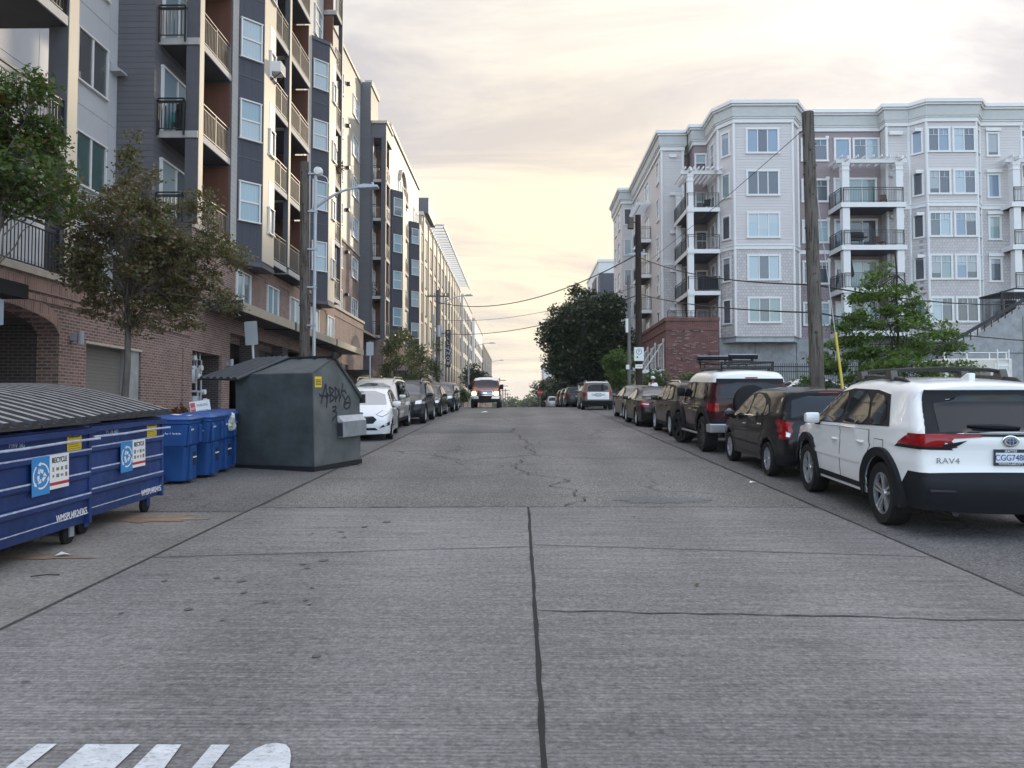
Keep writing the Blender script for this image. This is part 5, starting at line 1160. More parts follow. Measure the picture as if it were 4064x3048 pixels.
def blue_dumpster(label, x, y0, L, m, number, numpos, worn, seed):
    yc = y0+L/2; t = thing('recycling_dumpster', label, 'dumpster', (x, yc, zg(yc)), (math.atan(slope(yc)), 0, 0), 'blue recycling dumpsters'); h = L/2
    D = 1.75; b = MB(); sec = [(-D, .2), (-D, 1.42), (-.12, 1.24), (0, 1.22), (0, .55), (-.05, .2)]
    b.prism(sec, -h, h, 'y'); body = b.build('body', M[m], t, bevel=.008)
    e = MB(); s = MB()
    for z, pr in ((.98, .035), (.74, .022), (.52, .03)):           # pressed ribs with scuffed edges
        e.prism([(0, z-.075), (pr, z-.05), (pr, z), (0, z+.012)], -h+.012, h-.012, 'y'); s.box(pr-.004, pr+.003, -h+.015, h-.02, z-.008, z+.008)
    s.box(-.002, .004, -h+.02, h-.02, .305, .314)
    e.box(-.03, .06, -h-.02, h+.02, 1.14, 1.20); e.box(-.1, .02, h-.03, h+.012, .2, 1.2); e.box(-.1, .02, -h-.012, -h+.03, .2, 1.2)
    e.build('rib', M[m], t, bevel=.006); s.build('scuffed_edge', M['scuff'], t)
    b = MB(); b.tube([(.075, -h-.01, 1.09), (.085, -h*.3, 1.083), (.072, h*.5, 1.09), (.08, h+.06, 1.085)], .013, 8); b.build('lid_bar', M['scuff'], t)
    for k in range(2):                                              # two ribbed lids, bowed up towards the back
        ya, yb = (-h-.02, -.01) if k == 0 else (.01, h+.03)
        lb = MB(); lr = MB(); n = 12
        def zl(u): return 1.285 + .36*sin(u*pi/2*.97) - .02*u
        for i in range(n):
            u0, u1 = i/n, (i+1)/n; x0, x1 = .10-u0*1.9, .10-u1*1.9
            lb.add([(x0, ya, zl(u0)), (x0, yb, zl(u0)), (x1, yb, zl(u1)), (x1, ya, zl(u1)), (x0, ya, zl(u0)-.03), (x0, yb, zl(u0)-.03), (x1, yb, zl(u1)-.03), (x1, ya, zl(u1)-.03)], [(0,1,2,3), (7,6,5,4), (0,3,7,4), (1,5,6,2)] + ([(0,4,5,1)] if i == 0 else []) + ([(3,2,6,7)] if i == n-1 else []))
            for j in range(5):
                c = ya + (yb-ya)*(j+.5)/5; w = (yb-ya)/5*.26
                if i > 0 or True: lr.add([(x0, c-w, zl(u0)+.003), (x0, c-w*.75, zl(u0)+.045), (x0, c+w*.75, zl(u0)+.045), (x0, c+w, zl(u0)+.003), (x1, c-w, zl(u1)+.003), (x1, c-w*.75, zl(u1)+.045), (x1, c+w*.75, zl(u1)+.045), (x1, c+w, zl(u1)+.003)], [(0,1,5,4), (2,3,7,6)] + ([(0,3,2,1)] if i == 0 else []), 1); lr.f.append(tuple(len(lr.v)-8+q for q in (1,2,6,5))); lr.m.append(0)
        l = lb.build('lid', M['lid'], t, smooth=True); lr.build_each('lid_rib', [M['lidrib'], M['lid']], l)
    b = MB(); b.tube([(-D-.06, -h, 1.62), (-D-.06, h, 1.62)], .022, 8); [b.box(-D-.1, -D, q-.03, q+.03, 1.35, 1.66) for q in (-h+.05, 0, h-.05)]; b.build('hinge_rod', M['scuff'], t)
    for cx in (-.16, -D+.2):
        for cy in (-h+.16, h-.14):
            c = thing('caster', '', None, (cx, cy, 0)) if False else None
            k = MB(); k.lathe([(0, -.03), (.085, -.03), (.10, -.02), (.10, .02), (.085, .03), (0, .03)], (cx, cy, .10), 'x', 18); w = k.build('caster', M['tyre'], t, smooth=True)
            k = MB(); k.box(cx-.05, cx-.035, cy-.03, cy+.05, .08, .22); k.box(cx+.035, cx+.05, cy-.03, cy+.05, .08, .22); k.box(cx-.06, cx+.06, cy-.05, cy+.07, .19, .205); k.build('fork', M['galv' if (worn == 0 and cx > -.5 and cy > 0) else m], w)
    sc = -h + L*(.52 if worn else .50) + (0 if worn else .22)
    p0 = quadplate('sticker', (sc-.14, .80), .27, .36, M['stkblue'], t, .036); p1 = quadplate('sticker', (sc+.15, .815), .31, .33, M['mark'], t, .0365)
    recycle_mark(p0, sc-.14, .80, .125, .042)
    text('RECYCLE', .075, M['ink'], p1, (.042, sc+.15, .925), (R(90), 0, R(90)), sx=.8)
    b = MB(); b.box(.0395, .0405, sc-.005, sc+.305, .685, .715); b.build('stripe', M['stkred'], p1)
    rg = random.Random(seed); b = MB()
    for i in range(8): cy, cz = sc+.05+.07*(i % 4), .84-.065*(i//4); w = rg.uniform(.012, .026); hh = rg.uniform(.012, .024); b.box(.0395, .0405, cy-w, cy+w, cz-hh, cz+hh, i % 3)
    b.build('picture', [mat('pic_grey', (.25, .25, .24), .6), mat('pic_brown', (.30, .17, .10), .6), mat('pic_green', (.16, .24, .15), .6)], p1)
    ys_ = h-.28; yl = quadplate('warning_label', (ys_, 1.055), .25, .21, M['yellow'], t, .004)
    text('CAUTION', .05, M['ink'], yl, (.0085, ys_, 1.135), (R(90), 0, R(90)), sx=.85)
    b = MB(); [b.box(.0075, .008, ys_-.11, ys_+.11-.03*(k % 3), 1.005+.022*k, 1.012+.022*k) for k in range(3)]; b.build('small_print', mat('print_ochre', (.30, .2, .02), .6), yl)
    text(number, .105, M['mark'], t, (.004, numpos, .30 if worn else .335), (R(90), 0, R(90)), sx=.72)
    text('MW SG' if not worn else 'PL 36 685', .075, M['scuff'], t, (.004, -h+.5 if worn else -h+.75, 1.115), (R(90), R(3), R(90)), sx=.9)
    return t
blue_dumpster('blue recycling dumpster with a crisp sticker and the clear number WMSPU4R24365, cut by the frame', -4.55, 6.2, 1.92, 'dblue', 'WMSPU4R24365', .64, 0, 1)
blue_dumpster('scuffed blue recycling dumpster next to the blue carts, its lettering half worn off', -4.69, 8.33, 1.72, 'dblue2', 'WMSPU4R24152', .58, 1, 2)

# grey dumpster
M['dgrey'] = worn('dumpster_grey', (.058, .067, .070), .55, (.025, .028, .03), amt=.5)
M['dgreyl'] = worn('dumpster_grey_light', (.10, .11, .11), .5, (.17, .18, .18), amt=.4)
t = thing('rubbish_dumpster', 'grey steel dumpster with a gabled top, ribbed lid flap and black scrawl on its side', 'dumpster', (-4.68, 14.6, zg(15.2)-.03), (.043, 0, R(-22.5)))
KD = .88   # depth of the box against its drawing
sec = [(0, .06), (0, 1.82), (.74, 2.12), (1.72, 1.36), (1.72, .06)]          # (depth, height); -x is the gable on the pavement side
b = MB(); b.prism(sec, -.98, .98, 'x'); b.build('body', M['dgrey'], t, bevel=.012)
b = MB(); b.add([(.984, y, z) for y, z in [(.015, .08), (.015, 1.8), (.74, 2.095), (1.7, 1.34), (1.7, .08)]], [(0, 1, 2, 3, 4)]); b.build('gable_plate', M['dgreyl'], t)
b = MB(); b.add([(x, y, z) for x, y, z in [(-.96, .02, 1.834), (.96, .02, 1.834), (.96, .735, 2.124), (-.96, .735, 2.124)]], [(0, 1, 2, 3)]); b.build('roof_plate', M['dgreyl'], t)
b = MB(); b.prism([(.72, 2.13), (.74, 2.16), (1.80, 1.34), (1.78, 1.28), (1.70, 1.33)], .9, 1.03, 'x'); b.prism([(.74, 2.13), (.76, 2.15), (1.8, 1.34), (1.78, 1.31)], -1.0, .9, 'x'); b.build('lid', M['dgrey'], t)
b = MB(); b.tube([(-.9, .74, 2.15), (1.0, .74, 2.15)], .02, 8); [b.box(x, x+.09, .66, .82, 2.12, 2.17) for x in (-.3, .1, .5, .86)]; b.box(.9, 1.05, 1.74, 1.84, 1.22, 1.4); b.box(1.0, 1.05, .66, .8, 2.1, 2.22); b.build('hinge', M['darkmetal'], t)
b = MB(); b.box(1.0, 1.14, .82, 1.72, .58, .88); fp = b.build('fork_pocket', mat('pocket_pale', (.22, .235, .24), .5, var=.2, vscale=6), t, bevel=.01)
b = MB(); b.add([(1.0, .82, .884), (1.14, .82, .884), (1.02, .82, 1.0), (1.0, .82, 1.0), (1.0, 1.72, .884), (1.14, 1.72, .884), (1.02, 1.72, 1.0), (1.0, 1.72, 1.0)], [(0,1,2,3), (7,6,5,4), (1,5,6,2), (2,6,7,3)]); b.build('pocket_top', mat('pocket_white', (.42, .43, .43), .6, var=.2, vscale=9), fp)
b = MB(); b.box(1.01, 1.13, .812, .822, .60, .86); b.build('pocket_mouth', M['ink'], fp)
b = MB(); b.box(-1.0, 1.0, -.02, 1.74, 0, .09); b.build('skid', M['darkmetal'], t)
def lidpt(u, v, dz=0):   # u along the ridge, v from ridge to free edge
    p = Vector((-1.02, .80, 2.16)).lerp(Vector((-.08, .72, 2.17)), u); q = Vector((-1.86, -.16, 1.76)).lerp(Vector((-.72, -.22, 1.73)), u)
    r = p.lerp(q, v); return Vector((r.x, r.y, r.z+dz))
nrm = (lidpt(1, 0)-lidpt(0, 0)).cross(lidpt(0, 1)-lidpt(0, 0)).normalized(); nrm = nrm if nrm.z > 0 else -nrm
b = MB(); c4 = [lidpt(u, v) for u, v in ((0, 0), (1, 0), (1, 1), (0, 1))]; b.add(c4 + [p - nrm*.02 for p in c4], [(0,1,2,3), (7,6,5,4), (0,4,5,1), (1,5,6,2), (2,6,7,3), (3,7,4,0)])
fl = b.build('lid_flap', mat('flap_plastic', (.022, .022, .025), .55, var=.2), t)
b = MB()
for i in range(6):
    u = (i+.5)/6; w = .052
    q = [lidpt(u-w, .03)+nrm*.002, lidpt(u-w*.6, .03)+nrm*.045, lidpt(u+w*.6, .03)+nrm*.045, lidpt(u+w, .03)+nrm*.002]; r_ = [lidpt(u-w, .98)+nrm*.002, lidpt(u-w*.6, .98)+nrm*.045, lidpt(u+w*.6, .98)+nrm*.045, lidpt(u+w, .98)+nrm*.002]
    b.add(q+r_, [(0,1,5,4), (1,2,6,5), (2,3,7,6), (4,5,6,7), (3,2,1,0)])
b.build_each('flap_rib', mat('flap_rib', (.06, .058, .062), .5, var=.2), fl)
b = MB(); [b.lathe([(0, .035), (.022, .03), (.024, 0), (0, 0)], tuple(lidpt(i/6, v)+nrm*.0), n=8) for i in range(1, 6) for v in (.25, .62)]; b.build('bolt', M['darkmetal'], fl)
b = MB(); b.box(.985, .9875, .07, .30, 1.56, 1.76); yl = b.build('warning_label', M['yellow'], t); b = MB(); [b.box(.9885, .9895, .09, .28, 1.60+.03*k, 1.615+.03*k) for k in range(4)]; b.build('small_print', M['ink'], yl)
def scrawl(strokes, m, parent, off, w=.016):
    b = MB()
    for s in strokes:
        pts = []
        for k in range(len(s)-1):
            p0 = s[max(k-1, 0)]; p1, p2 = s[k], s[k+1]; p3 = s[min(k+2, len(s)-1)]
            for i in range(6):
                q = i/6; pts.append(tuple(.5*((2*p1[c])+(-p0[c]+p2[c])*q+(2*p0[c]-5*p1[c]+4*p2[c]-p3[c])*q*q+(-p0[c]+3*p1[c]-3*p2[c]+p3[c])*q**3) for c in (0, 1)))
        pts.append(s[-1]); o = len(b.v)
        for i, p in enumerate(pts):
            a, c = pts[max(i-1, 0)], pts[min(i+1, len(pts)-1)]; d = Vector((c[0]-a[0], c[1]-a[1])).normalized(); nr = (-d.y*w/2, d.x*w/2)
            b.v += [(off, p[0]+nr[0], p[1]+nr[1]), (off, p[0]-nr[0], p[1]-nr[1])]
        for i in range(len(pts)-1): b.f.append((o+2*i, o+2*i+1, o+2*i+3, o+2*i+2)); b.m.append(0)
    return b.build('graffiti', m, parent)
def gp(x, y): f = (x-750)/290; return (f*1.70, ((1620-60*f)-y)/(357-36*f))
scrawl([[gp(*p) for p in s] for s in [
    [(795,1170),(808,1110),(822,1055),(826,1048),(828,1090),(830,1140)], [(785,1108),(800,1120),(835,1120),(852,1112)], [(826,1198),(832,1150),(836,1100)],
    [(846,1060),(852,1110),(850,1165)], [(848,1062),(872,1085),(856,1110),(876,1130),(856,1158)], [(880,1062),(884,1110),(882,1160)], [(880,1060),(902,1100),(884,1145)], [(905,1068),(908,1120),(906,1160)],
    [(930,1038),(922,1090),(912,1140)], [(918,1098),(938,1085),(952,1105)], [(926,1110),(940,1140),(950,1172)], [(965,1120),(945,1150),(935,1185),(950,1205),(972,1190),(976,1150),(965,1120)], [(938,1180),(958,1165),(974,1168)],
    [(862,1196),(884,1192),(880,1212),(866,1222),(886,1228),(884,1250),(868,1270),(862,1288)]]], M['ink'], t, .9895, .040)
t.scale = (.94, KD, 1)

# carts
M['cart'] = mat('cart_blue', (.016, .07, .235), .52, var=.15, vscale=2.5)
M['cartlid'] = mat('cart_lid_blue', (.028, .085, .27), .42, var=.12)
def cart():
    t = thing('recycling_cart', 'blue wheeled recycling cart', 'bin', (0, 0, 0), 0, 'blue recycling carts in a row by the grey dumpster')
    b = MB(); n = 5; lv = [(.06, .21, .26), (.2, .225, .275), (.62, .255, .315), (.64, .275, .335), (.98, .295, .355), (1.0, .315, .375), (1.05, .315, .375)]; o = []
    for z, hx, hy in lv:
        ring = []; r = .07
        for cx, cy, a0 in ((hx-r, hy-r, 0), (-hx+r, hy-r, 90), (-hx+r, -hy+r, 180), (hx-r, -hy+r, 270)):
            ring += [(cx+r*cos(R(a0+30*i)), cy+r*sin(R(a0+30*i)), z) for i in range(4)]
        o.append(ring)
    for ring in o: b.v += ring
    for i in range(len(o)-1):
        for k in range(16): b.f.append((16*i+k, 16*i+(k+1) % 16, 16*(i+1)+(k+1) % 16, 16*(i+1)+k)); b.m.append(0)
    b.f += [tuple(range(16))[::-1]]; b.m.append(0); b.build('body', M['cart'], t, smooth=True)
    b = MB(); b.box(.20, .285, -.16, .16, .06, .62); b.prism([(.255, .62), (.33, .66), (.33, .94), (.29, .98)], -.34, -.22, 'y'); b.prism([(.255, .62), (.33, .66), (.33, .94), (.29, .98)], .22, .34, 'y'); b.build('gusset', M['cart'], t, bevel=.02)
    b = MB(); b.box(.283, .29, -.07, .07, .30, .52); s = b.build('grab_slot', M['ink'], t); b = MB(); b.tube([(.295, -.085, .43), (.295, .085, .43)], .012, 6); b.build('grab_bar', M['mark'], s)
    b = MB(); L = [(1.05, .33, .39), (1.07, .34, .40), (1.10, .31, .37), (1.135, .22, .28), (1.14, 0.05, .05)]
    for z, hx, hy in L:
        for cx, cy, a0 in ((hx-.04, hy-.04, 0), (-hx+.04, hy-.04, 90), (-hx+.04, -hy+.04, 180), (hx-.04, -hy+.04, 270)): b.v += [(cx+.04*cos(R(a0+30*i)), cy+.04*sin(R(a0+30*i)), z) for i in range(4)]
    for i in range(len(L)-1):
        for k in range(16): b.f.append((16*i+k, 16*i+(k+1) % 16, 16*(i+1)+(k+1) % 16, 16*(i+1)+k)); b.m.append(0)
    b.f.append(tuple(range(64, 80))); b.m.append(0); b.build('lid', M['cartlid'], t, smooth=True)
    for s in (-1, 1): b = MB(); b.lathe([(0, -.03), (.11, -.03), (.125, 0), (.11, .03), (0, .03)], (-.2, s*.33, .12), 'y', 16); b.build('wheel', M['tyre'], t, smooth=True)
    b = MB(); b.tube([(-.36, -.25, 1.02), (-.40, -.25, 1.0), (-.40, .25, 1.0), (-.36, .25, 1.02)], .02, 8); b.build('handle', M['cart'], t)
    text('RECYCLE', .105, M['mark'], t, (0, -.345, .86), (R(86), 0, 0), sx=.8); text('206 684 3000', .045, M['mark'], t, (.02, -.335, .73), (R(86), 0, 0))
    text('SEATTLE', .038, M['mark'], t, (.334, -.28, .9), (R(90), 0, R(90)))
    return t
c0 = cart(); carts = [c0] + [copy_tree(c0) for _ in range(3)]
for c, (x, y, a, lb) in zip(carts, [(-5.72, 12.75, 8, 'blue wheeled cart beside the scuffed dumpster, with a pale label on its lid'), (-5.66, 13.55, 6, 'blue wheeled cart second from the scuffed dumpster, lid shut'), (-5.72, 14.3, 4, 'blue wheeled cart with a crumpled bag stuffed under its lid'), (-5.82, 15.05, 2, 'blue wheeled cart touching the grey dumpster, mostly in its shade')]):
    c.location = (x, y, zg(y)); c.rotation_euler = (.04, 0, R(a)); c['label'] = lb
b = MB(); b.add([(.0, -.30, 1.142), (.28, -.28, 1.125), (.28, -.06, 1.128), (.0, -.08, 1.146)], [(0, 1, 2, 3)]); b.build('lid_label', M['mark'], carts[0])
rg = random.Random(5); t = thing('rubbish_bag', 'crumpled white and green plastic bag caught under a blue cart lid', 'bag', (-5.42, 14.3, zg(14.3)+.95))
b = MB()
for i in range(9):
    for j in range(9):
        a, q = 2*pi*i/9, pi*j/8; rr = .13*(1+.35*sin(3*a+j)*sin(q)); b.v.append((rr*sin(q)*cos(a)*.7, rr*sin(q)*sin(a), rr*cos(q)*1.3-.02))
for i in range(9):
    for j in range(8): b.f.append((i*9+j, ((i+1) % 9)*9+j, ((i+1) % 9)*9+j+1, i*9+j+1)); b.m.append(1 if i == 3 else 0)
b.build('bag', [mat('bag_white', (.6, .63, .58), .4, var=.2, vscale=10), mat('bag_green', (.2, .42, .18), .4)], t)
t = thing('parking_notice', 'tilted white no parking board with a red panel standing behind the blue carts', 'sign', (-6.25, 15.0, zg(15)+1.02), (R(-8), R(-10), R(20))); t.scale = (.44, .6, .58)
b = MB(); b.box(-.42, .42, -.012, .012, 0, .5); bd = b.build('board', M['mark'], t); b = MB(); b.box(-.40, -.2, -.016, -.012, .04, .46); b.build('red_panel', mat('notice_red', (.48, .10, .10), .6), bd)
text('PARKING', .13, mat('notice_ink', (.12, .07, .07), .6), bd, (.1, -.015, .34), (R(90), 0, 0), sx=.85); text('NO', .11, M['mark'], bd, (-.3, -.018, .26), (R(90), 0, 0)); b = MB(); [b.box(-.12, .3, -.0145, -.012, .10+.05*k, .125+.05*k) for k in range(2)]; b.build('small_print', mat('print_grey', (.35, .35, .36), .6), bd)
b = MB(); [b.bar((x, .02, 0), (x*1.1, .1, -1.0), .04, .03) for x in (-.35, .35)]; b.build('leg', M['plastic'], t)
t = thing('hanging_sign', 'pale blue projecting sign with a ring emblem on the brick wall by the black awning', 'sign', (-9.95, 13.9, 1.62))
b = MB(); b.box(-.45, .45, -.06, .06, 0, .47); sg_ = b.build('board', mat('sign_pale_blue', (.36, .44, .52), .5), t)
b = MB(); [b.add([(.05+r*cos(a), -.064, .24+r*sin(a)) for r, a in ((.12, 2*pi*k/20), (.15, 2*pi*k/20), (.15, 2*pi*(k+1)/20), (.12, 2*pi*(k+1)/20))], [(0, 1, 2, 3)]) for k in range(20)]; b.build('emblem', M['ink'], sg_)
b = MB(); b.bar((-.5, 0, .5), (.4, 0, .5), .04, .04); b.build('bracket', M['darkmetal'], t)
# gas meters in the brick recess
t = thing('gas_meter', 'grey gas meters and bent pipes in a dark brick recess above the blue carts', 'gas meter', (-10.8, 25.1, zg(25)+.14))
b = MB(); b.lathe([(0, -.3), (.2, -.28), (.24, -.1), (.24, .1), (.2, .28), (0, .3)], (0, -.15, 1.75), 'z', 14); b.cbox((.2, -.1, 1.75), (.12, .3, .34)); b.lathe([(0, -.22), (.2, -.2), (.2, .2), (0, .22)], (0, .1, .85), 'z', 14); b.build('meter', M['galv'], t, smooth=True)
b = MB()
for pts in ([(.1, -.9, 2.35), (.1, -.45, 2.35), (.1, -.4, 2.55), (.1, 0, 2.55), (.1, .1, 2.3), (.1, .1, 1.2)], [(.15, -.2, 2.0), (.15, -.2, 2.25), (.15, .35, 2.25), (.15, .35, .4)], [(.05, .35, 2.75), (.05, .9, 2.75), (.05, .95, 3.3)], [(.1, .35, 2.25), (.1, .35, 2.75)], [(.15, -.8, 1.2), (.15, .6, 1.2)], [(.15, -.5, 1.2), (.15, -.5, .2)], [(.15, .1, 1.2), (.15, .1, .2)], [(.2, .35, .75), (.2, .85, .7)], [(.15, -.6, 1.95), (.15, .2, 1.95)]): b.tube(pts, .035, 8)
b.build('pipe', M['galv'], t, smooth=True)
b = MB(); [b.lathe([(0, -.06), (.09, -.05), (.09, .05), (0, .06)], p, 'x', 10) for p in ((.15, -.55, 1.2), (.2, .5, 1.2), (.2, .85, .7), (.15, -.2, 2.3), (.15, .35, 2.0), (.2, .6, .9))]; b.cbox((.28, -.08, 1.72), (.02, .16, .12)); b.build('valve', M['mark'], t, smooth=True)
# green dumpster by the white wagon
t = thing('green_dumpster', 'dark green metal dumpster with pale corner posts beyond the white wagon', 'dumpster', (4.15, 54.5, zg(54.5)))
b = MB(); b.box(-.1, 1.7, -.8, .9, .12, 1.62); b.build('body', mat('dumpster_green', (.012, .045, .030), .5, var=.3), t, bevel=.02)
b = MB(); [b.box(x-.05, x+.05, -.88, -.8, .05, 1.55) for x in (-.1, 1.7)]; b.bar((-.3, -.85, 1.1), (.1, -.85, 1.1), .06, .06); b.build('corner_post', M['galv'], t)
b = MB(); b.prism([(-.85, 1.62), (-.7, 1.78), (.9, 1.74), (.95, 1.62)], -.12, 1.75, 'x'); b.build('lid', M['plastic'], t)
# scraps of litter on the road
for i, (x, y, lb) in enumerate([(-1.9, 41, 'flattened white paper scrap on the road before the red van'), (3.8, 12.7, 'tiny white paper scrap by the joint beside the white suv'), (-4.4, 7.4, 'tiny pale scrap under the blue dumpster numbered WMSPU4R24365'), (-4.2, 6.6, 'thin dark twig lying on the stained gutter slab')]):
    b = MB(); z = zg(y)+.02
    if i == 3: b.tube([(x, y, z), (x+.12, y+.03, z+.01), (x+.2, y+.08, z)], .006, 5)
    else:
        s = .14 if i == 0 else .035; b.add([(x-s*1.8, y-s, z), (x+s, y-s*1.1, z+.02), (x+s*1.6, y+s, z), (x-s, y+s*.8, z+.03), (x, y, z+s*.5)], [(0, 1, 4), (1, 2, 4), (2, 3, 4), (3, 0, 4)])
    tag(b.build('twig' if i == 3 else 'paper_scrap', M['darkbark'] if i == 3 else M['mark']), lb, 'litter')
# ------------------------------------------------------------------ cars
def chaikin(P, n=2, closed=False):
    for _ in range(n):
        q = [P[0]]
        for a, c in zip(P, P[1:]):
            q.append((a[0]*.75+c[0]*.25, a[1]*.75+c[1]*.25)); q.append((a[0]*.25+c[0]*.75, a[1]*.25+c[1]*.75))
        q.append(P[-1]); P = q
    return P
def grid_fill(poly, step, lines=()):
    """flat polygon cut into a fine grid; returns a bmesh in the (u, v, 0) plane"""
    bm = bmesh.new(); f = bm.faces.new([bm.verts.new((p[0], p[1], 0)) for p in poly])
    us = [p[0] for p in poly]; vs = [p[1] for p in poly]
    def cut(co, no):
        bmesh.ops.bisect_plane(bm, geom=bm.verts[:]+bm.edges[:]+bm.faces[:], plane_co=co, plane_no=no, dist=1e-5)
    k = math.floor(min(us)/step)+1
    while k*step < max(us)-1e-4: cut((k*step+1.3e-4, 0, 0), (1, 0, 0)); k += 1
    k = math.floor(min(vs)/step)+1
    while k*step < max(vs)-1e-4: cut((0, k*step+1.7e-4, 0), (0, 1, 0)); k += 1
    for (a, c) in lines:
        d = Vector((c[0]-a[0], c[1]-a[1], 0)); cut((a[0], a[1], 0), (-d.y, d.x, 0))
    bmesh.ops.triangulate(bm, faces=[f for f in bm.faces if len(f.verts) > 4])
    return bm
def interp(P, x):
    if x <= P[0][0]: return P[0][1]
    for a, c in zip(P, P[1:]):
        if x <= c[0]: return a[1] + (c[1]-a[1])*(x-a[0])/max(1e-6, c[0]-a[0])
    return P[-1][1]
def make_wheel(root, x, y, r, w, style, steer=0.0, name='wheel'):
    sd = 1 if x > 0 else -1
    t = MB(); tr = r*.66
    t.lathe([(tr, -w/2+.01), (r*.93, -w/2), (r*.985, -w/2+.03), (r, -w/2+.06), (r, w/2-.06), (r*.985, w/2-.03), (r*.93, w/2), (tr, w/2-.01), (tr*.97, w/2-.05), (tr*.97, -w/2+.05), (tr, -w/2+.01)], (0, 0, 0), 'x', 32)
    wh = t.build(name, M['tyre'], root, smooth=True, loc=(x, y, r), rot=(0, 0, steer))
    m = MB(); f = sd*(w/2-.035)
    m.lathe([(tr, f+sd*.02), (tr*.94, f+sd*.02), (tr*.92, f-sd*.03)], (0, 0, 0), 'x', 32); m.lathe([(0, f+sd*.005), (tr*.2, f+sd*.005), (tr*.24, f-sd*.02)], (0, 0, 0), 'x', 16)
    n = {'five': 5, 'ten': 10, 'steel': 6, 'seven': 7}[style]; ww = {'five': .34, 'ten': .15, 'steel': .4, 'seven': .24}[style]
    for k in range(n):
        a = 2*pi*k/n + .3
        for s in ((-1, 1) if style == 'five' else (0,)):
            a1 = a + s*.16; d = Vector((0, cos(a), sin(a))); e = Vector((0, -sin(a), cos(a))); d2 = Vector((0, cos(a1), sin(a1))); wd = tr*(ww if not s else ww*.36)
            p, q = d*tr*.17 + e*s*wd*.55, d2*tr*.95; hw0, hw1 = wd*.42, wd*.55
            m.add([(f, *(p+e*hw0).yz), (f, *(p-e*hw0).yz), (f+sd*.012, *(q-e*hw1).yz), (f+sd*.012, *(q+e*hw1).yz), (f-sd*.03, *(p+e*hw0*1.2).yz), (f-sd*.03, *(p-e*hw0*1.2).yz), (f-sd*.02, *(q-e*hw1*1.2).yz), (f-sd*.02, *(q+e*hw1*1.2).yz)], [(0,1,2,3), (0,3,7,4), (1,5,6,2)])
    ri = m.build('rim', M['blackrim' if style == 'steel' else 'alloy'], wh)
    d = MB(); d.lathe([(0, f-sd*.06), (tr*.97, f-sd*.06)], (0, 0, 0), 'x', 24); d.build('brake_disc', M['blackrim'], wh)
    return wh
